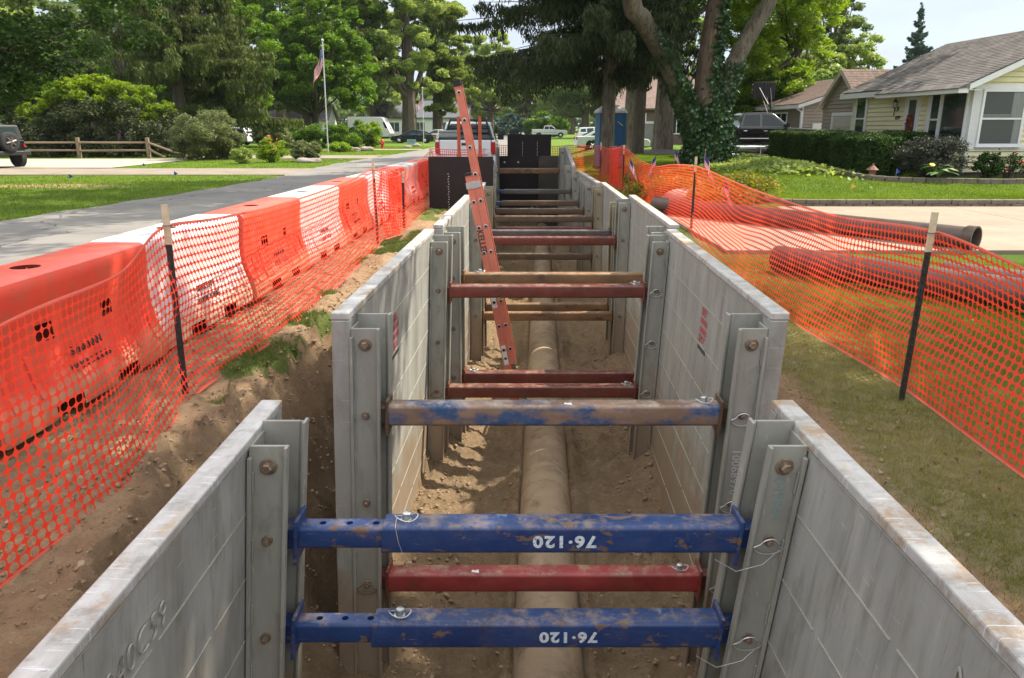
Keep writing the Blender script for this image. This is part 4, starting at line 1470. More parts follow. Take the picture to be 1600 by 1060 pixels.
STK = [(-2.20, 4.80, 'nearest left stake with cream tip in front of the white barrier', 0.01),
       (-2.12, 11.9, 'second left stake with cream tip, before the bunched netting', -0.01),
       (-1.90, 13.3, 'short dark stake beside the bunched netting on the left', 0.02),
       (-1.93, 18.3, 'far left stake poking up just left of the chained steel sheet', 0.0),
       (2.63, 4.80, 'nearest right stake with white tip standing in the grass', 0.03),
       (3.10, 13.1, 'right stake beside the small flag in front of the ivy tree', 0.01),
       (3.16, 21.9, 'right stake at the corner where the netting drops, left of the lawn flags', 0.0),
       (2.95, 25.8, 'farthest right stake in front of the spruce trunk', 0.0)]
st0 = stake_mesh()
for i, (x, y, lb, ln) in enumerate(STK):
    o = st0 if i == 0 else dup(st0, (x, y, 0), 0)
    o.location = (x, y, float(hz(x, y)))
    o['label'] = lb
    o.rotation_euler = (R(random.uniform(-1.5, 1.5)), ln, random.uniform(-0.3, 0.3))
    if i in (2,):
        o.scale = (1, 1, 0.78)

def catmull(P, n):
    P = np.array(P, dtype=float)
    seg = np.linalg.norm(np.diff(P, axis=0), axis=1)
    tt = np.concatenate([[0], np.cumsum(seg)])
    E = np.vstack([2 * P[0] - P[1], P, 2 * P[-1] - P[-2]])
    u = np.linspace(0, tt[-1], n)
    i = np.clip(np.searchsorted(tt, u, side='right') - 1, 0, len(seg) - 1)
    t = ((u - tt[i]) / seg[i])[:, None]
    p0, p1, p2, p3 = E[i], E[i + 1], E[i + 2], E[i + 3]
    m1 = (p2 - p0) / 2; m2 = (p3 - p1) / 2
    h = (2 * t ** 3 - 3 * t ** 2 + 1) * p1 + (t ** 3 - 2 * t ** 2 + t) * m1 * 0.8 + (-2 * t ** 3 + 3 * t ** 2) * p2 + (t ** 3 - t ** 2) * m2 * 0.8
    return h
def net(label, top, bot, pitch=0.056, rows=21, wrinkle=0.02, name='safety_netting', seed=0.0, belly=0.0, extra=None, hr=0.435):
    Ltot = np.sum(np.linalg.norm(np.diff(np.array(bot, float), axis=0), axis=1))
    nu = int(Ltot / pitch)
    T = catmull(top, nu + 1); B = catmull(bot, nu + 1)
    D = np.gradient(B, axis=0)
    Nn = np.stack([D[:, 1], -D[:, 0], 0 * D[:, 0]], -1)
    Nn /= np.linalg.norm(Nn, axis=1)[:, None]
    def P(u, v):
        # u in [0,nu], v in [0,1]
        i = np.clip(np.floor(u).astype(int), 0, nu - 1); f = (u - i)[..., None]
        t_ = T[i] * (1 - f) + T[i + 1] * f
        b_ = B[i] * (1 - f) + B[i + 1] * f
        n_ = Nn[i] * (1 - f) + Nn[i + 1] * f
        vv = v[..., None]
        s_ = u * pitch
        o_ = 0.012 * np.sin(s_ * 2.1 + v * 7 + 2 * vnoise(s_ * 0.6, 1.5)) + 1.35 * wrinkle * (fbm(s_ * 0.45, v * 1.6, seed, 2) * 1.4 + 0.18 * vnoise(s_ * 2.3 + v * 3, v * 5 + seed)) * np.sin(np.pi * np.clip(v, 0.02, 0.98)) + belly * np.sin(np.pi * v)
        r = b_ * (1 - vv) + t_ * vv + n_ * o_[..., None]
        r[..., 2] += wrinkle * 0.6 * vnoise(s_ * 0.5 + 7, v * 2 + seed) * np.sin(np.pi * v)
        if extra is not None: r = extra(r, s_, v)
        return r
    I, J = np.meshgrid(np.arange(nu), np.arange(rows), indexing='ij')
    I = I.ravel().astype(float); J = J.ravel().astype(float)
    oc = [(0.5 + hr * math.cos(a) * 0.98, 0.5 + hr * math.sin(a)) for a in [R(22.5 + 45 * q) for q in range(8)]]
    oc = [(0.5 + max(-hr, min(hr, (a - .5) * 1.08)), 0.5 + max(-hr, min(hr, (b - .5) * 1.08))) for a, b in oc]
    co = [(1, 1), (0, 1), (0, 0), (1, 0)]
    loc = co + oc
    V = np.stack([P(I + a, (J + b) / rows) for a, b in loc], 1)  # (cells,12,3)
    base = (np.arange(len(I)) * 12)[:, None]
    # oct order: 0:(+,small) 1:(small,+) 2 3 4 5 6 7
    quads = [(0, 1, 4 + 2, 4 + 1), (1, 2, 4 + 4, 4 + 3), (2, 3, 4 + 6, 4 + 5), (3, 0, 4 + 0, 4 + 7),
             (0, 4 + 1, 4 + 0, 0), (1, 4 + 3, 4 + 2, 1), (2, 4 + 5, 4 + 4, 2), (3, 4 + 7, 4 + 6, 3)]
    q4 = quads[:4]; t3 = [(0, 5, 4), (1, 7, 6), (2, 9, 8), (3, 11, 10)]
    F4 = np.concatenate([base + np.array(q)[None] for q in q4])
    F3 = np.concatenate([base + np.array(q)[None] for q in t3])
    Vf = V.reshape(-1, 3)
    # split quads to triangles so one array serves
    F = np.concatenate([F4[:, [0, 1, 2]], F4[:, [0, 2, 3]], F3])
    o = npmesh(name, Vf, F, 'net', k=3)
    tag(o, label, 'netting', 'orange safety netting around the trench')
    # hems along both long edges
    uu = np.arange(nu + 1, dtype=float)
    vv, ff = [], []
    for v0, v1 in ((-0.014, 0.006), (0.994, 1.012)):
        b0 = len(vv)
        A = P(np.minimum(uu, nu - 1e-6), np.full(nu + 1, v0)); A2 = P(np.minimum(uu, nu - 1e-6), np.full(nu + 1, v1))
        for a, b in zip(A, A2): vv += [tuple(a), tuple(b)]
        ff += [(b0 + 2 * q, b0 + 2 * q + 2, b0 + 2 * q + 3, b0 + 2 * q + 1) for q in range(nu)]
    npmesh('hem', vv, ff, 'nethem', o)
    return o
g0 = 0.02
net('orange netting along the left barriers from the camera to the far stake',
    [(-1.50, 0.7, 1.05), (-1.83, 2.6, 1.06), (-2.02, 3.8, 1.02), (-2.22, 4.80, 1.13), (-2.26, 6.0, 1.06), (-2.28, 8.5, 1.00), (-2.20, 10.5, 1.05), (-2.14, 11.9, 1.12), (-2.02, 12.6, 0.95), (-1.92, 13.3, 0.96), (-1.95, 15.5, 1.0), (-1.95, 18.3, 1.16), (-2.1, 20.5, 1.1)],
    [(-1.90, 0.9, g0), (-2.02, 2.5, g0), (-1.93, 3.5, g0), (-2.14, 4.80, g0), (-1.98, 6.4, g0), (-1.96, 8.5, g0), (-1.98, 10.5, g0), (-2.05, 11.9, g0), (-1.86, 12.6, g0), (-1.84, 13.3, g0), (-1.85, 15.5, g0), (-1.88, 18.3, g0), (-2.0, 20.5, g0)],
    0.060, 20, 0.05, belly=-0.05, seed=1.0)
net('orange netting across the far end of the trench in front of the work truck',
    [(-2.1, 20.5, 1.1), (-2.35, 23.0, 1.12), (-1.6, 24.0, 1.05), (-0.9, 25.2, 1.05), (-0.75, 29.6, 1.08), (0.8, 30.0, 1.0), (2.6, 29.6, 1.06), (2.95, 25.8, 1.13)],
    [(-2.0, 20.5, g0), (-2.3, 23.0, g0), (-1.5, 23.9, g0), (-0.95, 25.2, g0), (-0.8, 29.5, g0), (0.8, 29.9, g0), (2.6, 29.5, g0), (2.95, 25.7, g0)],
    0.075, 15, 0.03, seed=2.0)
net('orange netting sagging between the stakes on the right of the trench',
    [(2.95, 25.8, 1.13), (3.05, 24.0, 1.08), (3.16, 21.9, 1.16), (3.26, 19.5, 0.92), (3.28, 17.6, 0.88), (3.2, 15.4, 1.02), (3.12, 13.1, 1.10), (3.12, 11.2, 1.02), (3.02, 9.0, 0.97), (2.82, 6.6, 1.00), (2.71, 4.80, 1.10), (2.60, 3.5, 1.02), (2.45, 2.0, 0.98), (2.2, 0.2, 1.05)],
    [(2.9, 25.7, g0), (3.0, 24.0, g0), (3.10, 21.9, g0), (3.1, 19.5, g0), (3.08, 17.6, g0), (3.05, 15.4, g0), (3.06, 13.1, g0), (2.82, 11.2, g0), (2.62, 9.0, g0), (2.62, 6.6, g0), (2.70, 4.80, g0), (2.64, 3.5, g0), (2.56, 2.0, g0), (2.5, 0.2, g0)],
    0.056, 21, 0.05, belly=-0.02, seed=5.0, hr=0.405)
# bunched second layers
net('bunched double layer of orange netting hanging beside the short left stake',
    [(-2.02, 12.2, 1.02), (-2.16, 12.5, 1.10), (-1.98, 12.75, 1.0), (-2.12, 13.0, 1.06), (-1.95, 13.4, 0.98), (-2.05, 13.8, 0.9)],
    [(-2.0, 12.2, g0), (-2.1, 12.5, g0), (-1.9, 12.8, g0), (-2.1, 13.1, g0), (-1.9, 13.4, g0), (-2.0, 13.8, g0)],
    0.045, 21, 0.05, seed=7.0)
net('bunched orange netting gathered between the two farthest right stakes',
    [(3.12, 24.9, 1.12), (3.28, 24.3, 1.16), (3.05, 23.8, 1.08), (3.26, 23.3, 1.18), (3.05, 22.8, 1.12), (3.2, 22.2, 1.24), (3.3, 21.7, 1.1)],
    [(3.1, 24.9, g0), (3.3, 24.3, g0), (3.0, 23.8, g0), (3.25, 23.3, g0), (3.0, 22.8, g0), (3.2, 22.2, g0), (3.2, 21.7, g0)],
    0.045, 22, 0.06, seed=8.0)

# ================================================================ IRON PIPES ON THE GROUND
def iron_pipe(label, a, b, rad=0.155, bell=True):
    a = Vector(a); b = Vector(b)
    d = (b - a).normalized()
    t = thing('iron_pipe', label, 'pipe', tuple(a), 0, 'dark iron pipes lying on the ground')
    L_ = (b - a).length
    m = MB()
    prof = [(rad - 0.012, 0.3), (rad - 0.012, 0.0), (rad, 0.0), (rad, L_)]
    # open tube with wall thickness
    m.lathe([(rad, 0), (rad, L_ - 0.16)], tuple(d), tuple(a), 32)
    m.build('barrel', 'iron', t, smooth=True)
    m = MB()
    n = 32
    pr = [(rad + 0.001, -0.16), (rad + 0.022, -0.13), (rad + 0.024, 0.0), (rad + 0.002, 0.0), (rad - 0.010, -0.03), (rad - 0.012, -0.16)]
    m2 = MB()
    ax = d
    a_ = Vector((0, 0, 1)); e1 = ax.cross(a_).normalized(); e2 = ax.cross(e1)
    for (r_, h_) in pr:
        for k in range(n):
            q = 2 * math.pi * k / n
            m2.v.append(tuple(b + ax * h_ + (e1 * math.cos(q) + e2 * math.sin(q)) * r_))
    for i in range(len(pr) - 1):
        for k in range(n):
            m2.f.append((i * n + k, i * n + (k + 1) % n, (i + 1) * n + (k + 1) % n, (i + 1) * n + k)); m2.m.append(0)
    m2.build('bell_end', 'iron', t, smooth=True)
    m = MB()
    m.lathe([(rad - 0.013, 0), (rad - 0.013, 0.004)], tuple(-d), tuple(b - d * 0.15), 24)
    m.build('dark_bore', 'hole', t)
    return t
iron_pipe('longest dark iron pipe lying across the driveway with its open bell end in view', (2.95, 15.7, 0.215), (6.62, 10.75, 0.215))
iron_pipe('dark iron pipe lying on the grass behind the nearest right stake', (3.30, 9.35, 0.175), (6.9, 4.7, 0.175))
iron_pipe('dark iron pipe resting close behind the grass pipe at the right edge', (4.75, 8.2, 0.18), (8.0, 3.9, 0.18))
# ================================================================ HOUSES
def siding(m, p0, p1, nrm, z0, z1, gable=None, exp=0.14, proud=0.032, mi=0):
    """lapped boards between p0 and p1 (x,y tuples), facing nrm; gable=(zeave, zapex, u_apex) clips to a triangle above zeave"""
    p0 = Vector((p0[0], p0[1], 0)); p1 = Vector((p1[0], p1[1], 0)); n_ = Vector((nrm[0], nrm[1], 0)).normalized()
    z = z0
    top = gable[1] - 0.02 if gable else z1
    while z < top - 1e-4:
        zb, zt = z + 0.02, min(z + exp, top)
        if zt <= zb: break
        y_, y1_ = z, zb
        def span(zz):
            if gable and zz > gable[0]:
                f = (zz - gable[0]) / (gable[1] - gable[0])
                ua = gable[2]
                return ua * f, 1 - (1 - ua) * f
            return 0, 1
        a0, a1 = span(zb); b0, b1 = span(zt)
        w_ = p1 - p0
        A = p0 + w_ * a0 + n_ * proud; B = p0 + w_ * a1 + n_ * proud
        Cc = p0 + w_ * b1; D = p0 + w_ * b0
        m.quad((A.x, A.y, zb), (B.x, B.y, zb), (Cc.x, Cc.y, zt), (D.x, D.y, zt), mi)
        E = p0 + w_ * a0 - n_ * 0.012; G = p0 + w_ * a1 - n_ * 0.012
        m.quad((E.x, E.y, y_ - 0.003), (G.x, G.y, y_ - 0.003), (G.x, G.y, zb), (E.x, E.y, zb), mi)
        m.quad((E.x, E.y, zb), (G.x, G.y, zb), (B.x, B.y, zb), (A.x, A.y, zb), mi)
        z += exp

def window(parent, axis, off, a0, a1, z0, z1, trimw=0.09, mull=None, rail=None, glass='glass', trim='trim', name='window', curtain=False):
    """window on plane; axis 'y': wall lies along x at y=off facing +y ; axis 'x': wall along y at x=off facing -x"""
    def bx(m, a, b, lo, hi, d0, d1, mi=0):
        if axis == 'y': m.box(a, b, off + d0, off + d1, lo, hi, mi)
        else: m.box(off - d1, off - d0, a, b, lo, hi, mi)
    m = MB()
    bx(m, a0 - trimw, a0, z0 - trimw, z1 + trimw, 0.0, 0.05)
    bx(m, a1, a1 + trimw, z0 - trimw, z1 + trimw, 0.0, 0.05)
    bx(m, a0, a1, z1, z1 + trimw, 0.0, 0.049)
    bx(m, a0, a1, z0 - trimw, z0, 0.0, 0.049)
    bx(m, a0 - trimw - 0.02, a1 + trimw + 0.02, z0 - trimw - 0.03, z0 - trimw - 0.001, 0.0, 0.075)
    if mull:
        for q in (mull if hasattr(mull, '__len__') else [mull]): bx(m, q - 0.03, q + 0.03, z0, z1, 0.0, 0.047)
    if rail: 
        for (ra, rb, rz) in rail: bx(m, ra, rb, rz - 0.025, rz + 0.025, 0.0, 0.042)
    f = m.build(name, trim, parent, bevel=0.004, seg=1)
    m = MB()
    bx(m, a0, a1, z0, z1, 0.012, 0.026)
    m.build('pane', glass, f)
    return f

def gable_roof(t, x0, x1, yl, yr, zeL, zap, yap, mat='roof', th=0.12, over=0.3, fascia='trim', name='roof'):
    """ridge along local x at y=yap; left eave at y=yl (high y), right eave at y=yr"""
    m = MB()
    sl = (zap - zeL) / (yl - yap)
    slr = sl
    # stepped shingle courses
    st = 0.125
    for sgn, ye in ((1, yl), (-1, yr)):
        d = abs(ye - yap); n = int(d / st)
        for i in range(n + 1):
            a = min(i * st, d); b = min((i + 1) * st, d)
            if b - a < 1e-3: continue
            za = zap - sl * a + 0.004; zb = zap - sl * b + 0.014
            ya, yb_ = yap + sgn * a, yap + sgn * b
            m.quad((x0, ya, za), (x1, ya, za), (x1, yb_, zb), (x0, yb_, zb))
            m.quad((x0, yb_, zb), (x1, yb_, zb), (x1, yb_, zb - 0.02), (x0, yb_, zb - 0.02))
        # edges
        m.quad((x0, yap, zap), (x0, ye, zap - sl * d), (x0, ye, zap - sl * d - 0.03), (x0, yap, zap - 0.03))
    o = m.build(name, mat, t, fix=False)
    m = MB()
    for sgn, ye in ((1, yl), (-1, yr)):
        ze = zap - sl * abs(ye - yap)
        # deck underneath
        a, b = (x0 + 0.01, x1 - 0.01)
        m.add([(a, yap, zap - 0.035), (b, yap, zap - 0.035), (b, ye, ze - 0.035), (a, ye, ze - 0.035), (a, yap, zap - 0.10), (b, yap, zap - 0.10), (b, ye - sgn * 0.0, ze - 0.10), (a, ye, ze - 0.10)],
              [(0, 1, 2, 3), (4, 5, 6, 7), (0, 1, 5, 4), (2, 3, 7, 6), (0, 3, 7, 4), (1, 2, 6, 5)])
        lo, hi = sorted((ye, ye + sgn * 0.02))
        m.box(x0 + 0.02, x1 - 0.02, lo, hi, ze - 0.19, ze - 0.03)
        # rake boards
        for xx in (x0 - 0.012, x1 - 0.01):
            m.add([(xx, yap, zap - 0.036), (xx + 0.022, yap, zap - 0.036), (xx + 0.022, ye, ze - 0.036), (xx, ye, ze - 0.036),
                   (xx, yap, zap - 0.20), (xx + 0.022, yap, zap - 0.20), (xx + 0.022, ye, ze - 0.19), (xx, ye, ze - 0.19)],
                  [(0, 1, 2, 3), (4, 5, 6, 7), (0, 1, 5, 4), (2, 3, 7, 6), (0, 3, 7, 4), (1, 2, 6, 5)])
        # soffit
        lo, hi = sorted((ye, ye - sgn * over))
        m.box(x0 + 0.02, x1 - 0.02, lo, hi, ze - 0.188, ze - 0.17)
    m.build('fascia', fascia, o)
    return o

# --- yellow house
HZ = 0.40
t = thing('yellow_house', 'pale yellow clapboard house with grey shingle roof and wreath on its door', 'house', (0, 0, 0))
hy = t
m = MB()
D = 6.9; LH = 6.6; EZ = 2.50; AZ = 4.16; YA = -3.3
siding(m, (0, 0), (LH, 0), (0, 1), 0.12, EZ)
siding(m, (0, -6.6), (0, 0), (-1, 0), 0.12, EZ, (EZ, AZ, 0.5))
siding(m, (LH, 0), (LH, -6.6), (1, 0), 0.12, EZ, (EZ, AZ, 0.5))
m.quad((0, -6.6, 0.1), (LH, -6.6, 0.1), (LH, -6.6, EZ), (0, -6.6, EZ))
m.build('wall', 'yellowsid', t, fix=False)
m = MB()
m.box(0.03, LH - 0.03, -6.57, -0.03, -0.3, 0.12)
m.build('foundation', 'stone', t)
gable_roof(t, -0.32, LH + 0.3, 0.38, -6.98, EZ - 0.02 + 0.0, AZ + 0.02, YA, 'roof')
# deeper eave over the front door and bay
m = MB()
m.box(-0.30, 3.95, 0.38, 0.66, 2.22, 2.36)
m.add([(-0.33, 0.37, 2.50), (3.98, 0.37, 2.50), (3.98, 0.70, 2.345), (-0.33, 0.70, 2.345), (-0.33, 0.37, 2.36), (3.98, 0.37, 2.36), (3.98, 0.70, 2.325), (-0.33, 0.70, 2.325)],
      [(0, 1, 2, 3), (4, 5, 6, 7), (0, 1, 5, 4), (2, 3, 7, 6), (0, 3, 7, 4), (1, 2, 6, 5)], 1)
m.build('door_eave', ['trim', 'roof'], t)
# white surround of the corner windows
m = MB()
m.box(-0.030, 2.05, 0.0, 0.030, 0.74, 0.86)
m.box(-0.032, 2.04, 0.0, 0.028, 2.33, 2.46)
m.box(1.93, 2.05, 0.0, 0.031, 0.861, 2.329)
m.box(-0.04, 0.16, 0.0, 0.035, 0.861, 2.329)
m.box(-0.034, 0.0, -2.1, 0.0, 0.742, 0.858)
m.box(-0.033, 0.0, -2.1, 0.0, 2.332, 2.458)
m.box(-0.036, 0.0, -0.25, 0.0, 0.8585, 2.331)
m.box(-0.031, 0.0, -2.1, -1.85, 0.8586, 2.3315)
m.box(-0.028, 0.028, -0.028, 0.0285, 0.10, 0.739)
for i in range(5):
    m.box(-0.047, -0.038, -0.20 + i * 0.045, -0.185 + i * 0.045, 0.90, 2.3)
m.build('window_surround', 'trim', t, bevel=0.004, seg=1)
window(t, 'y', 0.03, 0.20, 1.25, 0.95, 2.26, 0.06, name='picture_window')
window(t, 'y', 0.03, 1.40, 1.80, 0.95, 2.26, 0.06, rail=[(1.40, 1.80, 1.55)])
f = window(t, 'x', -0.03, -1.40, -0.28, 0.90, 2.26, 0.07, rail=[(-1.40, -0.28, 1.56)], glass='screen', name='screened_window')
window(t, 'y', 0.03, 5.62, 6.22, 0.95, 2.34, 0.08, rail=[(5.62, 6.22, 1.62)])
m = MB()
m.box(-0.059, -0.0565, -1.39, -1.08, 1.59, 2.25)
m.box(-0.059, -0.0565, -1.39, -1.20, 0.91, 1.53)
m.build('curtain', 'curtain', f)
m = MB()
for q_ in range(3): m.box(-0.0592, -0.0566, -1.07, -0.29, 1.60 + q_ * 0.03, 1.612 + q_ * 0.03)
m.build('blind', 'greybox', f)
# front door
m = MB()
m.box(2.42, 2.52, 0.0, 0.05, 0.2, 2.36)
m.box(3.12, 3.22, 0.0, 0.05, 0.2, 2.36)
m.box(2.52, 3.12, 0.0, 0.049, 2.26, 2.359)
m.box(2.521, 2.62, 0.0, 0.047, 0.2, 2.259)
m.box(3.02, 3.119, 0.0, 0.047, 0.2, 2.259)
m.box(2.62, 3.02, 0.0, 0.046, 0.2, 0.62)
m.box(2.62, 3.02, 0.0, 0.046, 2.14, 2.258)
d_ = m.build('front_door', 'trim', t, bevel=0.004, seg=1)
m = MB(); m.box(2.62, 3.02, 0.034, 0.040, 0.62, 2.14); m.build('pane', 'screen', d_)
m = MB(); m.box(2.655, 2.68, 0.036, 0.075, 1.02, 1.14); m.build('handle', 'bolt', d_)
m = MB()
for i in range(16):
    a = i * 2 * math.pi / 16
    c = Vector((2.82 + 0.14 * math.cos(a), 0.07, 1.42 + 0.24 * math.sin(a)))
    for k in range(9):
        d = Vector((random.uniform(-1, 1), random.uniform(0, 1), random.uniform(-1, 1))).normalized()
        e = d.orthogonal().normalized() * 0.03
        m.add([c - e, c + e, c + e * .6 + d * 0.08, c - e * .6 + d * 0.08], [(0, 1, 2, 3)])
m.build('wreath', 'wreath', d_, fix=False)
m = MB(); m.box(2.2, 3.5, 0.06, 1.1, -0.3, 0.18); m.build('door_step', 'stone', t, bevel=0.01)
# carriage lamp
m = MB()
lx, ly, lz = 3.66, 0.13, 1.98
m.box(lx - 0.04, lx + 0.04, 0.0, 0.03, lz - 0.16, lz - 0.02)
m.tube([(lx, 0.02, lz - 0.1), (lx, 0.09, lz - 0.14), (lx, ly, lz - 0.08)], 0.012, 6)
m.tube([(lx, ly, lz - 0.30), (lx, ly, lz - 0.06)], 0.016, 6)
m.lathe([(0.03, 0), (0.05, 0.02), (0.05, 0.03)], (0, 0, 1), (lx, ly, lz - 0.07), 8)
m.lathe([(0.085, 0), (0.05, 0.05), (0.02, 0.09), (0.012, 0.14)], (0, 0, 1), (lx, ly, lz + 0.12), 8)
for k in range(6):
    a = k * math.pi / 3
    m.tube([(lx + 0.05 * math.cos(a), ly + 0.05 * math.sin(a), lz - 0.05), (lx + 0.078 * math.cos(a), ly + 0.078 * math.sin(a), lz + 0.12)], 0.006, 4)
lm = m.build('wall_lamp', 'black', t)
m = MB(); m.lathe([(0.042, 0), (0.068, 0.15)], (0, 0, 1), (lx, ly, lz - 0.04), 8); m.build('lamp_glass', 'clearlens', lm)
text_part('house_number', '829', 0.17, 'black', t, frame((3.62, 0.022, 1.62), (-1, 0, 0), (0, 0, 1)), 0.006, 0.004, 1.1)
# roof vent
m = MB(); m.lathe([(0.05, 0), (0.05, 0.3), (0.09, 0.31), (0.05, 0.4)], (0, 0, 1), (0.2, -2.6, 3.75), 8); m.build('roof_vent', 'bolt', t)
HR = math.atan2(0.997, -0.06)
t.location = (12.54, 21.5, HZ); t.rotation_euler = (0, 0, HR)

# --- tan garage
t = lthing('tan_garage', 'tan clapboard garage with a pinkish roof and pale garage door, joined to the yellow house', 'garage')
m = MB()
GW = 3.3; gz = 2.10; ga = 3.36
siding(m, (0, 0), (GW, 0), (0, 1), 0.05, gz, (gz, ga, 0.5))
siding(m, (0, -6), (0, 0), (-1, 0), 0.05, gz)
siding(m, (GW, 0), (GW, -6), (1, 0), 0.05, gz)
m.build('wall', 'tansid', t, fix=False)
# roof: ridge along local -y
m = MB()
sl = (ga - gz) / (GW / 2)
for sgn in (-1, 1):
    st = 0.125; d = GW / 2 + 0.22; n = int(d / st)
    for i in range(n + 1):
        a = i * st; b = min((i + 1) * st, d)
        if b - a < 1e-3: continue
        xa, xb = GW / 2 + sgn * a, GW / 2 + sgn * b
        za, zb = ga + 0.06 - sl * a, ga + 0.07 - sl * b
        m.quad((xa, 0.25, za), (xa, -6.2, za), (xb, -6.2, zb), (xb, 0.25, zb))
        m.quad((xb, 0.25, zb), (xb, -6.2, zb), (xb, -6.2, zb - 0.02), (xb, 0.25, zb - 0.02))
ro = m.build('roof', 'roofpink', t, fix=False)
m = MB()
for sgn in (-1, 1):
    d = GW / 2 + 0.22
    for yy in (0.25,):
        A = (GW / 2, ga + 0.05); B = (GW / 2 + sgn * d, ga + 0.05 - sl * d)
        m.add([(A[0], yy, A[1]), (B[0], yy, B[1]), (B[0], yy, B[1] - 0.17), (A[0], yy, A[1] - 0.17), (A[0], yy - 0.03, A[1]), (B[0], yy - 0.03, B[1]), (B[0], yy - 0.03, B[1] - 0.17), (A[0], yy - 0.03, A[1] - 0.17)],
              [(0, 1, 2, 3), (4, 5, 6, 7), (0, 1, 5, 4), (2, 3, 7, 6), (0, 3, 7, 4), (1, 2, 6, 5)])
        m.add([(A[0], 0.22, A[1] - 0.02), (B[0], 0.22, B[1] - 0.02), (B[0], 0.0, B[1] - 0.02), (A[0], 0.0, A[1] - 0.02)], [(0, 1, 2, 3)])
m.build('rake_board', 'greytrim', ro)
m = MB()
m.box(0.72, 0.85, 0, 0.05, 0.0, 1.86); m.box(2.32, 2.45, 0, 0.05, 0.0, 1.86); m.box(0.85, 2.32, 0, 0.049, 1.72, 1.859)
m.build('door_frame', 'trim', t, bevel=0.004, seg=1)
m = MB()
for i in range(4): m.box(0.85, 2.32, 0.004, 0.040, 0.02 + i * 0.425, 0.435 + i * 0.425)
m.build('garage_door', 'greytrim', t, bevel=0.006, seg=1)
for lx in (0.4, 2.7):
    m = MB()
    m.lathe([(0.03, 0), (0.07, 0.12), (0.02, 0.2)], (0, 0, 1), (lx, 0.1, 1.05), 8)
    m.box(lx - 0.02, lx + 0.02, 0.0, 0.1, 1.06, 1.1)
    m.build('wall_lamp', 'bolt', t)
t.location = (12.75, 28.5, 0.42); t.rotation_euler = (0, 0, HR)

# --- second tan house with white gutter
t = lthing('olive_house', 'low olive and tan house with white downspout behind the black pickup', 'house')
m = MB()
siding(m, (0, 0), (12, 0), (0, 1), 0.05, 2.35, mi=0)
m.build('front_wall', 'drksid', t, fix=False)
m = MB()
siding(m, (0, -8), (0, 0), (-1, 0), 0.05, 2.35, (2.35, 3.7, 0.5))
m.build('gable_wall', 'tansid', t, fix=False)
gable_roof(t, -0.4, 12.3, 0.4, -8.4, 2.33 , 3.75, -4.0, 'roofpink')
m = MB()
m.tube([(-0.08, 0.42, 2.2), (-0.08, 0.1, 2.0), (-0.08, 0.06, 0.1)], 0.05, 8)
m.box(-0.03, 0.03, -0.03, 0.03, 0.05, 2.3)
m.build('downspout', 'trim', t)
window(t, 'y', 0.03, 1.6, 2.9, 0.95, 1.95, 0.08, mull=[2.25])
window(t, 'y', 0.03, 6.0, 7.4, 0.95, 1.95, 0.08, mull=[6.7])
m = MB(); m.box(-0.05, 0.0, -1.2, -0.5, 0.05, 1.5); m.build('side_door', 'trim', t)
t.location = (13.2, 35.8, 0.40); t.rotation_euler = (0, 0, HR)

# --- simple far houses
def far_house(name, label, x, y, z, wdt, dep, eave, apex, wall, roof, rz, wins):
    t = lthing(name, label, 'house')
    m = MB()
    siding(m, (0, 0), (wdt, 0), (0, -1), 0, eave, exp=0.2)
    siding(m, (0, dep), (0, 0), (-1, 0), 0, eave, (eave, apex, 0.5), exp=0.2)
    siding(m, (wdt, 0), (wdt, dep), (1, 0), 0, eave, (eave, apex, 0.5), exp=0.2)
    m.build('wall', wall, t, fix=False)
    m = MB()
    sl = (apex - eave) / (dep / 2)
    for sgn in (-1, 1):
        yc = dep / 2; ye = yc + sgn * (dep / 2 + 0.4); ze = apex - sl * (dep / 2 + 0.4)
        m.add([(-0.4, yc, apex + 0.12), (wdt + 0.4, yc, apex + 0.12), (wdt + 0.4, ye, ze + 0.12), (-0.4, ye, ze + 0.12), (-0.4, yc, apex), (wdt + 0.4, yc, apex), (wdt + 0.4, ye, ze), (-0.4, ye, ze)],
              [(0, 1, 2, 3), (4, 5, 6, 7), (0, 1, 5, 4), (2, 3, 7, 6), (0, 3, 7, 4), (1, 2, 6, 5)])
    m.build('roof', roof, t)
    for (a, b, c, d, nm) in wins:
        m = MB()
        m.box(a - 0.08, a, -0.06, 0, c - 0.08, d + 0.08); m.box(b, b + 0.08, -0.06, 0, c - 0.08, d + 0.08)
        m.box(a, b, -0.059, 0, d, d + 0.08); m.box(a, b, -0.059, 0, c - 0.08, c)
        m.box((a + b) / 2 - 0.03, (a + b) / 2 + 0.03, -0.058, 0, c, d)
        f = m.build(nm, 'trim', t)
        m = MB(); m.box(a, b, -0.03, -0.016, c, d); m.build('pane', 'glass', f)
    t.location = (x, y, z); t.rotation_euler = (0, 0, rz)
    return t
far_house('brown_house', 'dark brown house with reddish roof mostly hidden behind the left trees', -42, 68, 0, 15, 9, 3.4, 6.2, 'brown', 'roofpink', R(8), [(3, 4.4, 1, 2.3, 'window'), (8, 9.6, 1, 2.3, 'window'), (11.5, 12.8, 1, 2.3, 'window')])
far_house('white_house', 'white house with dark roof beyond the dark sedan', -21, 122, 0, 14, 9, 3.2, 5.6, 'whitesid', 'blackpaint', R(-4), [(2, 3.5, 1, 2.4, 'window'), (6, 7.5, 1, 2.4, 'window'), (9.5, 11, 1, 2.4, 'window'), (12.4, 13.6, 1, 2.4, 'window')])
far_house('white_house', 'long low white house behind the rounded hedges left of the camper', -40, 118, 0, 12, 9, 2.8, 5.0, 'whitesid', 'roof', R(3), [(2, 3.5, 1, 2.2, 'window'), (6, 7.5, 1, 2.2, 'window'), (9, 10.2, 1, 2.2, 'window')])
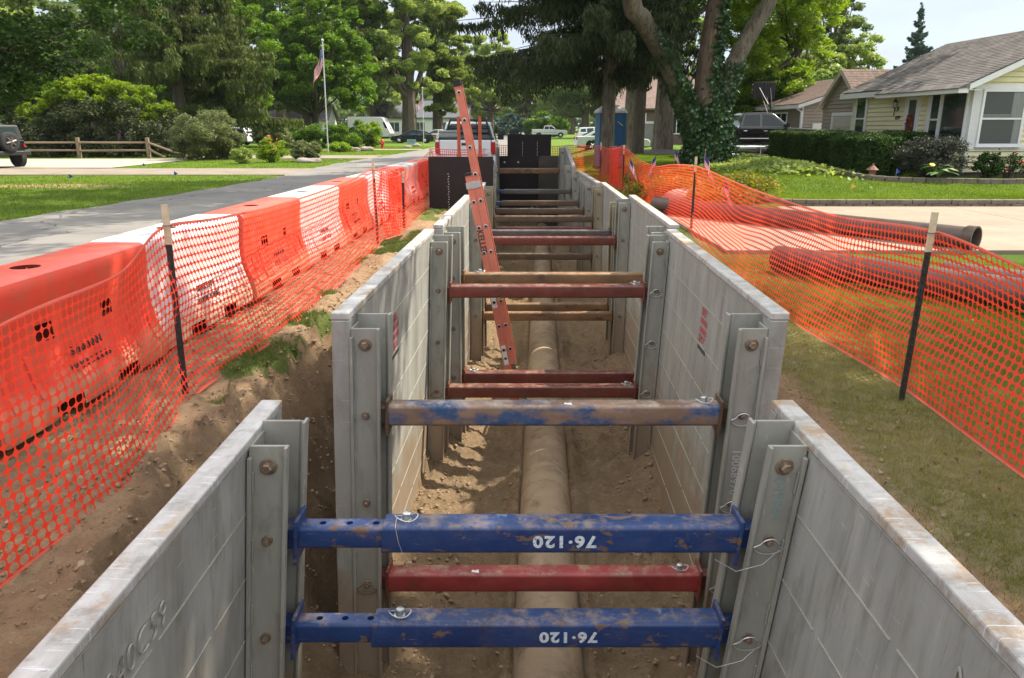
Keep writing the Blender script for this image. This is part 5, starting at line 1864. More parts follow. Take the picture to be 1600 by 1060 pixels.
far_house('brick_house', 'brown house with white framed window glimpsed between the right trunks', 9.2, 68, 0.2, 12, 9, 3.2, 5.9, 'brown', 'roofpink', R(-3), [(1.2, 2.3, 1.0, 2.6, 'window'), (4.4, 5.6, 1.0, 2.6, 'window'), (8, 9.3, 1.0, 2.6, 'window')])

# ================================================================ VEHICLES
def wheel(t, x, y, r=0.36, wd=0.22, rim='chrome', side=1, spare=False, ax=None):
    a = Vector(ax) if ax else Vector((0, side, 0))
    m = MB()
    c = Vector((x, y, r)) if not spare else Vector((x, y, spare))
    o_ = tuple(c - a * wd / 2)
    m.lathe([(r * 0.62, 0), (r * 0.9, 0.0), (r, 0.03), (r, wd - 0.03), (r * 0.9, wd), (r * 0.62, wd)], tuple(a), o_, 28)
    w_ = m.build('wheel', 'rubber', t, smooth=True)
    m = MB()
    o2 = c + a * (wd / 2 - 0.02)
    m.lathe([(r * 0.61, 0), (r * 0.61, 0.025), (r * 0.56, 0.012)], tuple(a), tuple(o2), 24, 1)
    e1 = a.orthogonal().normalized(); e2 = a.cross(e1)
    for k in range(6):
        q = k * math.pi / 3
        d = e1 * math.cos(q) + e2 * math.sin(q)
        m.tube([o2 + a * 0.022, o2 + a * 0.026 + d * r * 0.56], [0.06 * r / .36, 0.035 * r / .36], 6, 0)
    m.lathe([(r * 0.2, 0), (r * 0.2, 0.035), (r * 0.1, 0.045)], tuple(a), tuple(o2), 12, 0)
    m.build('rim', [rim, 'black'], w_)
    return w_

def car(name, label, cat, L_, Wd, body, cab, wheels, paint, glass, r=0.33, lights=True, doors=(), bev=0.045, rim='chrome', taper=0.35):
    """side-view outlines in (x,z): x forward. body: lower outline without arches; cab: [(x,z)...] 4+ pts bottom rear -> top -> bottom front"""
    t = lthing(name, label, cat)
    # body with wheel arches cut into the outline
    pts = []
    zb = body['zb']
    x0, x1 = body['x0'], body['x1']
    low = [(x0, zb + 0.05)]
    for wx in sorted(wheels):
        ra = r + 0.07
        h = zb - r
        dx = math.sqrt(max(ra * ra - h * h, 0.01))
        a0 = math.atan2(h, -dx); a1 = math.atan2(h, dx)
        if a0 < 0: a0 += 2 * math.pi
        for k in range(9):
            a = a0 + (a1 - a0) * k / 8
            low.append((wx + ra * math.cos(a), r + ra * math.sin(a)))
    low.append((x1, zb + 0.05))
    outline = low + body['top']
    m = MB()
    m.prism(outline, -Wd / 2, Wd / 2)
    b = m.build('body', paint, t, bevel=bev, seg=3, smooth=True)
    # underbody
    m = MB(); m.box(x0 + 0.2, x1 - 0.2, -Wd / 2 + 0.12, Wd / 2 - 0.12, zb - 0.08, zb + 0.35); m.build('underbody', 'black', t)
    # cabin
    ins = taper
    zc0 = min(p[1] for p in cab); zc1 = max(p[1] for p in cab)
    def yh(z): return Wd / 2 - 0.03 - ins * (z - zc0) / max(zc1 - zc0, 0.01) * 0.5
    m = MB()
    n = len(cab)
    vs = [(x, -yh(z), z) for x, z in cab] + [(x, yh(z), z) for x, z in cab]
    fs = [tuple(range(n)), tuple(reversed(range(n, 2 * n)))] + [(i, i + n, (i + 1) % n + n, (i + 1) % n) for i in range(n)]
    m.add(vs, fs)
    cb = m.build('cabin', paint, t, bevel=0.035, seg=3, smooth=True)
    for poly in glass.get('side', []):
        for s in (-1, 1):
            m = MB()
            a = [(x, s * (yh(z) + 0.004), z) for x, z in poly]
            b2 = [(x, s * (yh(z) - 0.01), z) for x, z in poly]
            k = len(poly)
            m.add(a + b2, [tuple(range(k)), tuple(reversed(range(k, 2 * k)))] + [(i, i + k, (i + 1) % k + k, (i + 1) % k) for i in range(k)])
            m.build('side_window', 'carglass', t)
    for (xa, za, xb, zb2, nm) in glass.get('end', []):
        m = MB()
        d = Vector((xb - xa, 0, zb2 - za)).normalized()
        nn = Vector((-d.z, 0, d.x))
        if nm == 'windshield': nn = -nn if nn.x < 0 else nn
        else: nn = -nn if nn.x > 0 else nn
        e = 0.07
        A = Vector((xa, 0, za)) + nn * 0.006; B = Vector((xb, 0, zb2)) + nn * 0.006
        ya, yb_ = yh(za) - e, yh(zb2) - e
        m.add([(A.x, -ya, A.z), (A.x, ya, A.z), (B.x, yb_, B.z), (B.x, -yb_, B.z)] + [(A.x - nn.x * .012, -ya, A.z - nn.z * .012), (A.x - nn.x * .012, ya, A.z - nn.z * .012), (B.x - nn.x * .012, yb_, B.z - nn.z * .012), (B.x - nn.x * .012, -yb_, B.z - nn.z * .012)],
              [(0, 1, 2, 3), (4, 5, 6, 7), (0, 1, 5, 4), (2, 3, 7, 6), (0, 3, 7, 4), (1, 2, 6, 5)])
        m.build(nm, 'carglass', t)
    for wx in wheels:
        for s in (-1, 1):
            wheel(t, wx, s * (Wd / 2 - 0.12), r, 0.22, rim, s)
    for (nm, mt, bx_) in body.get('bits', []):
        m = MB(); m.box(*bx_); m.build(nm, mt, t, bevel=0.012, seg=2)
    for dx in doors:
        for s in (-1, 1):
            m = MB()
            m.box(dx - 0.08, dx + 0.08, min(s * (Wd / 2), s * (Wd / 2 + 0.03)), max(s * (Wd / 2), s * (Wd / 2 + 0.03)), body['hz'], body['hz'] + 0.035)
            m.build('door_handle', body.get('hmat', 'chrome'), t, bevel=0.008, seg=1)
    return t

# pickup family (length 5.8, nose toward +x)
def pickup(label, paint, rim='chrome', rack=False, trim='chrome', z_r=0.40):
    body = dict(zb=0.48, x0=-2.9, x1=2.9, hz=1.12, hmat=trim,
                top=[(2.9, 0.98), (2.82, 1.16), (2.3, 1.22), (1.25, 1.27), (0.85, 1.27), (-1.05, 1.27), (-1.05, 0.85), (-2.9, 0.85)],
                bits=[('front_bumper', trim, (2.84, 2.98, -0.95, 0.95, 0.50, 0.74)), ('rear_bumper', trim, (-3.03, -2.88, -0.95, 0.95, 0.52, 0.72)),
                      ('headlight', 'clearlens', (2.80, 2.915, -0.95, -0.66, 0.88, 1.06)), ('headlight', 'clearlens', (2.80, 2.915, 0.66, 0.95, 0.88, 1.06)),
                      ('grille', 'black', (2.86, 2.92, -0.6, 0.6, 0.82, 1.1)),
                      ('taillight', 'redlens', (-2.93, -2.84, -0.985, -0.84, 0.88, 1.27)), ('taillight', 'redlens', (-2.93, -2.84, 0.84, 0.985, 0.88, 1.27)),
                      ('side_moulding', trim, (-0.95, 1.2, -0.995, -0.965, 0.80, 0.835)), ('side_moulding', trim, (-0.95, 1.2, 0.965, 0.995, 0.80, 0.835)),
                      ('running_board', trim, (-1.0, 1.35, -1.08, -0.92, 0.40, 0.46)), ('running_board', trim, (-1.0, 1.35, 0.92, 1.08, 0.40, 0.46))])
    cab = [(-1.04, 1.24), (-0.98, 1.30), (-0.82, 1.86), (-0.70, 1.91), (0.32, 1.91), (0.5, 1.86), (1.28, 1.25)]
    glass = dict(side=[[(-0.86, 1.33), (-0.73, 1.80), (-0.10, 1.82), (-0.10, 1.33)], [(0.0, 1.33), (0.0, 1.82), (0.42, 1.80), (1.02, 1.33)]],
                 end=[(-0.96, 1.36, -0.84, 1.80, 'rear_window'), (1.20, 1.31, 0.56, 1.81, 'windshield')])
    t = car('pickup_truck', label, 'pickup truck', 5.8, 1.98, body, cab, [-1.75, 1.9], paint, glass, r=z_r, doors=(-0.72, 0.15), rim=rim, taper=0.36)
    for s in (-1, 1):
        m = MB()
        lo, hi = sorted((s * 0.98, s * 0.86))
        m.box(-2.9, -1.06, lo, hi, 0.86, 1.33)
        m.build('bed_side', paint, t, bevel=0.03, seg=2)
        m = MB()
        lo, hi = sorted((s * 1.22, s * 1.0))
        m.box(1.0, 1.12, lo, hi, 1.28, 1.50)
        m.box(1.03, 1.09, min(s * 1.02, s * 0.93), max(s * 1.02, s * 0.93), 1.32, 1.36)
        m.build('side_mirror', 'black', t, bevel=0.02, seg=2)
        m = MB()
        pr = []
        for k in range(11):
            a = math.pi * k / 10
            pr.append((-1.75 + 0.56 * math.cos(a), 0.42 + 0.52 * math.sin(a)))
        for k in range(11):
            a = math.pi - math.pi * k / 10
            pr.append((-1.75 + 0.48 * math.cos(a), 0.42 + 0.45 * math.sin(a)))
        m.prism(pr, min(s * 0.985, s * 1.02), max(s * 0.985, s * 1.02))
        m.build('wheel_flare', paint if not trim == 'chrome' else 'greybox', t)
    m = MB(); m.box(-2.91, -2.80, -0.84, 0.84, 0.86, 1.33); tg = m.build('tailgate', paint, t, bevel=0.02, seg=2)
    m = MB(); m.box(-2.925, -2.908, -0.12, 0.12, 1.16, 1.24); m.build('handle', 'black', tg)
    m = MB(); m.box(-2.914, -2.909, -0.78, 0.78, 1.028, 1.034); m.build('crease', 'black', tg)
    m = MB(); m.box(-2.80, -1.1, -0.86, 0.86, 0.855, 0.90); m.build('bed_floor', 'black', t)
    return t

wt = pickup('white work pickup seen from behind with black rack and grey toolbox in its bed', 'whitepaint')
# headache rack, toolbox and bed load
m = MB()
for s in (-1, 1):
    m.tube([(-1.25, s * 0.82, 1.33), (-1.12, s * 0.80, 1.45), (-1.0, s * 0.62, 1.98)], 0.035, 8)
    m.tube([(-1.25, s * 0.88, 1.36), (-2.6, s * 0.88, 1.36)], 0.03, 8)
m.tube([(-1.0, -0.64, 1.98), (-1.0, 0.64, 1.98)], 0.035, 8)
for z_ in (1.55, 1.76):
    y_ = 0.80 - (z_ - 1.45) * 0.34
    m.tube([(-1.06, -y_, z_), (-1.06, y_, z_)], 0.022, 8)
for y_ in (-0.3, 0, 0.3): m.tube([(-1.06, y_, 1.45), (-1.0, y_, 1.98)], 0.018, 6)
m.build('headache_rack', 'black', wt)
m = MB(); m.add([(-1.03, -0.74, 1.40), (-1.03, 0.74, 1.40), (-0.90, 0.62, 1.84), (-0.90, -0.62, 1.84), (-1.0, -0.74, 1.40), (-1.0, 0.74, 1.40), (-0.87, 0.62, 1.84), (-0.87, -0.62, 1.84)], [(0, 1, 2, 3), (4, 5, 6, 7), (0, 1, 5, 4), (1, 2, 6, 5), (2, 3, 7, 6), (3, 0, 4, 7)])
m.build('window_guard', 'carglass', wt)
m = MB(); m.box(-2.75, -1.35, -0.82, 0.82, 1.0, 1.42); m.build('bed_toolbox', 'black', wt, bevel=0.03)
wt.location = (-1.53, 28.4, 0); wt.rotation_euler = (0, 0, R(90))
t = thing('toolbox', 'pale grey plastic toolbox standing at the left of the work truck bed', 'toolbox', (-2.12, 26.15, 1.42))
m = MB()
m.box(-2.42, -1.82, 26.0, 26.4, 1.42, 1.56); m.build('box_body', 'greybox', t, bevel=0.015)
m = MB(); m.box(-2.44, -1.80, 25.98, 26.42, 1.562, 1.63); m.build('lid', 'greybox', t, bevel=0.02)
m = MB(); m.tube([(-2.25, 26.2, 1.63), (-2.25, 26.2, 1.67), (-2.0, 26.2, 1.67), (-2.0, 26.2, 1.63)], 0.012, 6); m.build('carry_handle', 'black', t)
bp_ = pickup('black crew cab pickup parked behind the ivy covered tree', 'blackpaint')
bp_.location = (10.9, 35.0, 0.44); bp_.rotation_euler = (0, 0, R(-2))
fp = pickup('white pickup far down the street left of the portable toilet', 'whitepaint', trim='black')
fp.location = (6.2, 131, 0.0); fp.rotation_euler = (0, 0, 0)

# SUVs
def suv(label, paint):
    body = dict(zb=0.32, x0=-2.3, x1=2.35, hz=0.98, hmat=paint, top=[(2.35, 0.72), (2.25, 0.92), (1.2, 1.04), (-2.28, 1.06), (-2.3, 0.7)],
                bits=[('taillight', 'redlens', (-2.33, -2.05, -0.93, -0.72, 0.92, 1.08)), ('taillight', 'redlens', (-2.33, -2.05, 0.72, 0.93, 0.92, 1.08)),
                      ('headlight', 'clearlens', (2.05, 2.37, -0.90, -0.6, 0.74, 0.88)), ('headlight', 'clearlens', (2.05, 2.37, 0.6, 0.90, 0.74, 0.88)),
                      ('lower_trim', 'black', (-2.25, 2.3, -0.94, 0.94, 0.30, 0.42))])
    cab = [(-2.24, 1.02), (-2.05, 1.45), (-1.85, 1.66), (-0.2, 1.72), (0.55, 1.64), (1.3, 1.03)]
    glass = dict(side=[[(-1.95, 1.12), (-1.85, 1.48), (-1.25, 1.53), (-1.2, 1.12)], [(-1.1, 1.11), (-1.1, 1.55), (-0.3, 1.59), (-0.25, 1.11)], [(-0.15, 1.11), (-0.15, 1.59), (0.45, 1.52), (0.98, 1.11)]],
                 end=[(-2.20, 1.10, -2.02, 1.50, 'rear_window'), (1.22, 1.10, 0.60, 1.58, 'windshield')])
    return car('suv', label, 'suv', 4.7, 1.88, body, cab, [-1.4, 1.42], paint, glass, r=0.37, doors=(-0.9, 0.1), taper=0.34)
s_ = suv('white suv parked behind the grey green shrub, only its tail showing', 'whitepaint')
s_.location = (-27.7, 76.5, 0); s_.rotation_euler = (0, 0, R(174))
s_ = suv('white suv parked far off, half hidden by the blue portable toilet', 'whitepaint')
s_.location = (10.5, 99, 0.0); s_.rotation_euler = (0, 0, R(0))

def sedan(label, paint):
    body = dict(zb=0.26, x0=-2.4, x1=2.4, hz=0.82, hmat=paint, top=[(2.4, 0.58), (2.28, 0.74), (1.2, 0.90), (-1.6, 0.95), (-2.3, 0.93), (-2.4, 0.6)],
                bits=[('taillight', 'redlens', (-2.42, -2.15, -0.9, -0.6, 0.72, 0.88)), ('taillight', 'redlens', (-2.42, -2.15, 0.6, 0.9, 0.72, 0.88)),
                      ('headlight', 'clearlens', (2.1, 2.415, -0.86, -0.55, 0.58, 0.70)), ('headlight', 'clearlens', (2.1, 2.415, 0.55, 0.86, 0.58, 0.70))])
    cab = [(-2.0, 0.92), (-1.1, 1.34), (-0.5, 1.44), (0.15, 1.43), (1.35, 0.88)]
    glass = dict(side=[[(-1.5, 0.99), (-0.95, 1.29), (-0.45, 1.36), (-0.40, 0.97)], [(-0.30, 0.97), (-0.30, 1.37), (0.15, 1.35), (0.95, 0.95)]],
                 end=[(-1.9, 0.97, -1.15, 1.31, 'rear_window'), (1.22, 0.94, 0.25, 1.38, 'windshield')])
    return car('sedan', label, 'sedan', 4.8, 1.84, body, cab, [-1.4, 1.45], paint, glass, r=0.335, doors=(-0.8, 0.25), taper=0.4)
s_ = sedan('dark blue sedan parked across the far lawn behind the flagpole', 'bluepaint')
s_.location = (-10.9, 86.5, 0); s_.rotation_euler = (0, 0, R(176))
s_ = sedan('white sedan parked behind the blue portable toilet', 'whitepaint')
s_.location = (6.55, 51.5, 0.22); s_.rotation_euler = (0, 0, R(2))
s_ = sedan('pale car parked behind the dark sedan', 'whitepaint')
s_.location = (-9.2, 95, 0); s_.rotation_euler = (0, 0, R(178))

# open-top style off-roader, rear with spare wheel toward us
t = lthing('offroad_vehicle', 'dark boxy off-road vehicle at the left edge with spare wheel on its back', 'off-road vehicle')
m = MB(); m.box(-1.95, 0.9, -0.78, 0.78, 0.62, 1.18); m.build('body', 'blackpaint', t, bevel=0.05, seg=3)
m = MB(); m.box(0.9, 2.0, -0.65, 0.65, 0.66, 1.14); m.build('bonnet', 'blackpaint', t, bevel=0.05, seg=3)
m = MB()
cabp = [(-1.93, 1.18), (-1.82, 1.82), (0.25, 1.86), (0.55, 1.18)]
vs = [(x, -0.76 + (z - 1.18) * 0.13, z) for x, z in cabp] + [(x, 0.76 - (z - 1.18) * 0.13, z) for x, z in cabp]
m.add(vs, [(0, 1, 2, 3), (7, 6, 5, 4), (0, 4, 5, 1), (1, 5, 6, 2), (2, 6, 7, 3), (3, 7, 4, 0)])
m.build('hard_top', 'black', t, bevel=0.05, seg=3)
m = MB(); m.add([(-1.926, -0.55, 1.28), (-1.926, 0.55, 1.28), (-1.86, 0.5, 1.72), (-1.86, -0.5, 1.72)], [(0, 1, 2, 3)]); m.build('rear_window', 'carglass', t)
for s in (-1, 1):
    m = MB()
    for (a, b) in ((-1.6, -0.75), (-0.6, 0.2)):
        m.add([(a, s * 0.757, 1.28), (b, s * 0.757, 1.28), (b, s * 0.70, 1.72), (a, s * 0.70, 1.72)], [(0, 1, 2, 3)])
    m.build('side_window', 'carglass', t)
    m = MB(); m.box(-1.99, -1.93, min(s * 0.68, s * 0.76), max(s * 0.68, s * 0.76), 0.9, 1.02); m.build('taillight', 'redlens', t)
    for wx in (-1.3, 1.35):
        wheel(t, wx, s * 0.82, 0.42, 0.27, 'slate', s)
        m = MB(); m.box(wx - 0.5, wx + 0.5, min(s * 0.72, s * 0.98), max(s * 0.72, s * 0.98), 0.86, 0.93); m.build('fender', 'black', t, bevel=0.02)
m = MB(); m.box(-2.16, -1.97, -0.85, 0.85, 0.55, 0.73); m.build('rear_bumper', 'black', t, bevel=0.03)
wheel(t, -2.12, 0.05, 0.42, 0.26, 'slate', 1, spare=1.12, ax=(-1, 0, 0))
t.location = (-23.7, 34.6, 0); t.rotation_euler = (0, 0, R(158))

# camper trailer
t = lthing('camper_trailer', 'white camper trailer with a sloped end beside the round bushes', 'camper')
m = MB(); m.prism([(-2.6, 0.55), (1.95, 0.55), (2.25, 0.95), (1.45, 2.6), (1.1, 2.72), (-2.6, 2.72)], -1.1, 1.1)
m.build('shell', 'whitesid', t, bevel=0.08, seg=3, smooth=True)
m = MB(); m.prism([(1.62, 1.5), (1.92, 1.5), (1.62, 2.15), (1.40, 2.15)], -1.115, -1.10); m.build('slit_window', 'glass', t)
m = MB(); m.box(0.0, 0.55, -1.115, -1.1, 1.55, 2.05); m.build('window', 'glass', t)
m = MB(); m.box(0.5, 1.4, -1.118, -1.1, 0.75, 1.0); m.build('lower_hatch', 'greybox', t)
m = MB(); m.box(-2.5, 1.9, -1.0, 1.0, 0.35, 0.56); m.build('chassis', 'black', t)
for s in (-1, 1): wheel(t, -0.6, s * 0.98, 0.33, 0.2, 'chrome', s)
t.location = (-15.8, 89, 0.1); t.rotation_euler = (0, 0, R(-3))

# small flat trailer before the black pickup
t = lthing('flat_trailer', 'low silver framed trailer standing in front of the black pickup', 'trailer')
m = MB()
m.tube([(-1.9, -0.7, 0.52), (2.4, -0.7, 0.52)], 0.04, 8)
m.tube([(-1.9, 0.5, 0.52), (2.4, 0.5, 0.52)], 0.04, 8)
for x in (-1.9, -0.5, 1.0, 2.4): m.tube([(x, -0.7, 0.52), (x, 0.5, 0.52)], 0.03, 6)
m.tube([(-0.15, -0.7, 0.5), (-0.15, -0.7, 0.04)], 0.035, 8)
m.build('rail', 'chrome', t)
wheel(t, 0.9, -0.6, 0.25, 0.16, 'chrome', -1)
wheel(t, 0.9, 0.4, 0.25, 0.16, 'chrome', 1)
t.location = (10.3, 32.4, 0.44)

# ================================================================ STREET THINGS
# portable toilet
t = lthing('portable_toilet', 'blue portable toilet with white roof behind the spruce trunk', 'portable toilet')
m = MB(); m.box(-0.55, 0.55, -0.58, 0.58, 0.12, 2.05); m.build('cabin', 'bluetoilet', t, bevel=0.02)
m = MB()
for k in range(6):
    x = -0.5 + k * 0.19
    m.box(x, x + 0.07, -0.602, -0.58, 0.2, 1.95)
for x in (-0.56, 0.50): m.box(x, x + 0.06, -0.62, -0.56, 0.1, 2.06)
m.build('corner_ribs', 'bluetoilet', t)
m = MB(); m.add([(-0.62, -0.64, 2.06), (0.62, -0.64, 2.06), (0.62, 0.64, 2.06), (-0.62, 0.64, 2.06), (-0.58, -0.6, 2.16), (0.58, -0.6, 2.16), (0.58, 0.6, 2.16), (-0.58, 0.6, 2.16), (-0.28, -0.3, 2.36), (0.28, -0.3, 2.36), (0.28, 0.3, 2.36), (-0.28, 0.3, 2.36)],
    [(3, 2, 1, 0), (0, 1, 5, 4), (1, 2, 6, 5), (2, 3, 7, 6), (3, 0, 4, 7), (4, 5, 9, 8), (5, 6, 10, 9), (6, 7, 11, 10), (7, 4, 8, 11), (8, 9, 10, 11)])
m.build('roof', 'whitepl', t, bevel=0.02)
m = MB(); m.box(-0.6, 0.6, -0.62, 0.62, 0.0, 0.12); m.build('skid_base', 'black', t)
m = MB(); m.tube([(0.2, -0.61, 1.75), (0.3, -0.62, 1.68), (0.42, -0.61, 1.60)], 0.02, 6); m.build('white_strip', 'whitepl', t)
t.location = (3.90, 31.2, 0.12); t.rotation_euler = (0, 0, R(4)); t.scale = (0.93, 0.93, 1.04)
# grey storage unit
t = lthing('storage_cabinet', 'tall grey plastic cabinet with pale roof between the two far trunks', 'cabinet')
m = MB(); m.box(-0.48, 0.42, -0.4, 0.4, 0.3, 1.75); m.build('cabinet_body', 'greyshed', t, bevel=0.03)
m = MB(); m.box(-0.5, 0.44, -0.42, 0.42, 0, 0.298); m.build('plinth', 'stone', t)
m = MB(); m.prism([(-0.5, 1.752), (0.44, 1.752), (0.36, 1.9), (-0.40, 1.9)], -0.42, 0.42); m.build('cap', 'whitesid', t)
t.location = (9.35, 53, 0.2)
# hydrant
t = lthing('fire_hydrant', 'red fire hydrant on the far left lawn', 'hydrant')
m = MB()
m.lathe([(0.17, 0), (0.17, 0.05), (0.12, 0.06), (0.12, 0.48), (0.16, 0.50), (0.16, 0.54), (0.13, 0.56), (0.12, 0.64), (0.07, 0.72), (0.03, 0.74), (0.03, 0.80)], (0, 0, 1), (0, 0, 0), 16)
m.build('barrel', 'hydrant', t, smooth=True)
for a in ((1, 0), (-1, 0), (0, -1)):
    m = MB(); m.lathe([(0.075, 0.1), (0.075, 0.2), (0.055, 0.21), (0.03, 0.25)], (a[0], a[1], 0), (0, 0, 0.40), 12); m.build('nozzle_cap', 'hydrant', t)
t.location = (-10.9, 65.5, 0)
# basketball hoop seen from behind
t = lthing('basketball_hoop', 'black basketball backboard on a pole seen from behind the black pickup', 'basketball hoop')
m = MB()
m.box(-0.56, 0.56, 0.0, 0.03, 2.62, 3.42)
bb = m.build('backboard', 'black', t, bevel=0.03)
m = MB()
for x in np.linspace(-0.5, 0.5, 7): m.box(x - 0.012, x + 0.012, -0.03, 0.0, 2.66, 3.38)
for z_ in (2.66, 2.9, 3.14, 3.36): m.box(-0.52, 0.52, -0.028, 0.0, z_ - 0.012, z_ + 0.012)
m.build('back_ribs', 'black', bb)
m = MB()
m.tube([(0, -1.0, 0), (0, -1.0, 2.0), (0.0, -0.85, 2.45)], 0.06, 10)
for s in (-1, 1):
    m.tube([(s * 0.06, -0.95, 2.2), (s * 0.28, -0.04, 3.15)], 0.025, 6)
    m.tube([(s * 0.06, -1.0, 1.7), (s * 0.12, -0.04, 2.75)], 0.025, 6)
m.build('pole', 'black', t)
m = MB()
m.tube([(0.23 * math.cos(a), 0.28 + 0.23 * math.sin(a), 2.72) for a in [i * math.pi / 8 for i in range(17)]], 0.012, 6)
m.build('rim', 'orangesteel', t)
m = MB(); m.box(-0.4, 0.4, -1.5, -0.6, 0, 0.18); m.build('base', 'black', t, bevel=0.04)
t.location = (12.35, 38.9, 0.44); t.rotation_euler = (0, 0, R(6))

# flags
def flag(parent_name, label, h, fw, fh, loc, pole_r, lean=0.0, droop=True, rz=0.0, stars=False, group=None, cat='flag'):
    t = lthing(parent_name, label, cat, group)
    m = MB(); m.tube([(0, 0, 0), (lean * h, 0, h)], pole_r, 8); m.lathe([(pole_r * 1.8, 0), (pole_r * 2.2, pole_r * 2), (0.002, pole_r * 4)], (0, 0, 1), (lean * h, 0, h), 8)
    m.build('pole', 'pole' if h > 2 else 'wood', t, smooth=True)
    nx_, nz_ = 16, 13
    m = MB()
    zt = h * (0.99 if h < 2 else 0.955)
    def fp(u, v):
        # hanging cloth: gathered against the pole, pleated
        if droop:
            x = lean * (zt - v * fh) + 0.02 * fw + u * fw * (0.30 + 0.12 * v)
            y = 0.13 * fw * math.sin(u * 9 + v * 2) * (0.4 + u * 0.6)
            z = zt - v * fh * 0.9 - u * fw * (0.80 - 0.1 * v)
        else:
            x = lean * h + u * fw; y = 0.06 * fw * math.sin(u * 6); z = zt - v * fh - 0.15 * fw * u
        return (x, y, z)
    for i in range(nx_):
        for j in range(13):
            u0, u1, v0, v1 = i / nx_, (i + 1) / nx_, j / 13, (j + 1) / 13
            mi = 2 if (u0 < 0.4 and j < 7) else (0 if j % 2 == 0 else 1)
            m.quad(fp(u0, v0), fp(u1, v0), fp(u1, v1), fp(u0, v1), mi)
    fl = m.build('flag_cloth', ['flagred', 'flagwhite', 'flagblue'], t, fix=False, smooth=True)
    if stars:
        m = MB()
        for i in range(5):
            for j in range(5):
                u = 0.04 + i * 0.075; v = 0.06 + j * 0.1
                p = Vector(fp(u, v)); a = Vector(fp(u + 0.02, v)) - p; b = Vector(fp(u, v + 0.035)) - p
                n_ = a.cross(b).normalized() * 0.004
                for sg in (-1, 1): m.add([p + n_ * sg, p + a + n_ * sg, p + a + b + n_ * sg, p + b + n_ * sg], [(0, 1, 2, 3)])
        m.build('stars', 'flagwhite', fl, fix=False)
    t.location = loc; t.rotation_euler = (0, 0, rz)
    return t
flag('flagpole', 'tall white flagpole with a drooping american flag above the rock bed', 7.35, 2.1, 1.45, (-13.0, 55, 0), 0.045, -0.012, rz=R(180), stars=True, cat='flagpole')
flag('flagpole', 'shorter white flagpole with a limp flag in front of the dark sedan', 5.4, 1.7, 1.2, (-8.95, 79, 0), 0.04, -0.01, rz=R(200), stars=True, cat='flagpole')
gl = 'small american flags pushed into the right verge'
for i, (px_, pt, y, rz, lb) in enumerate([
        (1098, 235, 14.5, 10, 'small american flag standing upright behind the stake tip before the ivy tree'),
        (1053, 232, 23.0, 0, 'small american flag on the lawn between the mulch ring and the netting'),
        (1027, 240, 20.0, 200, 'small flag on the lawn left of the others just above the netting edge'),
        (1130, 275, 13.6, 20, 'small american flag seen through the netting right of the stake'),
        (982, 245, 19.0, 0, 'small american flag seen through the netting near the corner stake')]):
    v = (pt - 530) / F; ff_ = math.cos(PITCH) - v * math.sin(PITCH); dd = math.sin(PITCH) + v * math.cos(PITCH)
    tt = y / ff_
    zt = CZ - tt * dd; x = (px_ - 800) / F * tt
    z0 = float(hz(x, y))
    flag('small_flag', lb, max(zt - z0, 0.5), 0.46, 0.30, (x, y, z0), 0.006, 0.04, rz=R(rz), group=gl)
# orange upright posts by the truck
for i, (x, lb) in enumerate([(-1.36, 'left orange steel post standing behind the ladder'), (-0.82, 'right orange steel post standing behind the ladder')]):
    t = lthing('orange_post', lb, 'post', 'orange steel posts behind the ladder')
    m = MB(); m.tube([(0, 0, 0), (0, 0, 1.98)], 0.045, 10); m.build('tube', 'orangesteel', t, smooth=True)
    m = MB(); m.box(-0.055, 0.055, -0.055, 0.055, 0.98, 1.06); m.box(-0.07, 0.07, -0.07, 0.07, 0, 0.04); m.build('collar', 'orangesteel', t)
    t.location = (x, 20.0, 0.02)

# marker flags
for i, (x, y, c, h, lb, gp) in enumerate([
        (-14.6, 25.4, 'markblue', 0.26, 'left blue marker flag on the near left lawn', 'b'), (-12.0, 27.4, 'markblue', 0.26, 'right blue marker flag on the near left lawn by the driveway', 'b'),
        (8.35, 18.9, 'markyellow', 0.22, 'yellow marker flag on the lawn before the yellow house', 'y'), (10.3, 20.7, 'markblue', 0.3, 'blue marker flag in the flower bed by the dark shrub', 'b'),
        (-16.6, 34.8, 'markblue', 0.2, 'blue marker flag at the foot of the grey green shrub', 'b')]):
    t = lthing('marker_flag', lb, 'marker flag', 'small utility marker flags')
    m = MB(); m.tube([(0, 0, 0), (0.01, 0, h)], 0.004, 5); m.build('wire', 'wire', t)
    m = MB(); m.add([(0.01, 0, h), (0.13, 0.02, h - 0.09), (-0.01, 0.0, h - 0.15), (0.01, 0.006, h), (0.13, 0.026, h - 0.09), (-0.01, 0.006, h - 0.15)], [(0, 1, 2), (5, 4, 3), (0, 1, 4, 3), (1, 2, 5, 4), (2, 0, 3, 5)]); m.build('pennant', c, t)
    t.location = (x, y, float(hz(x, y)) - 0.01)
# yard sign
t = lthing('yard_sign', 'small pale blue yard sign on the far lawn before the dark sedan', 'sign')
m = MB(); m.box(-0.42, 0.42, -0.01, 0.01, 0.15, 0.62); m.build('board', 'signblue', t)
m = MB(); m.tube([(-0.3, 0, 0), (-0.3, 0, 0.2)], 0.01, 5); m.tube([(0.3, 0, 0), (0.3, 0, 0.2)], 0.01, 5); m.box(-0.25, 0.25, -0.013, -0.01, 0.42, 0.47); m.build('sign_legs', 'black', t)
t.location = (-9.4, 73, 0)

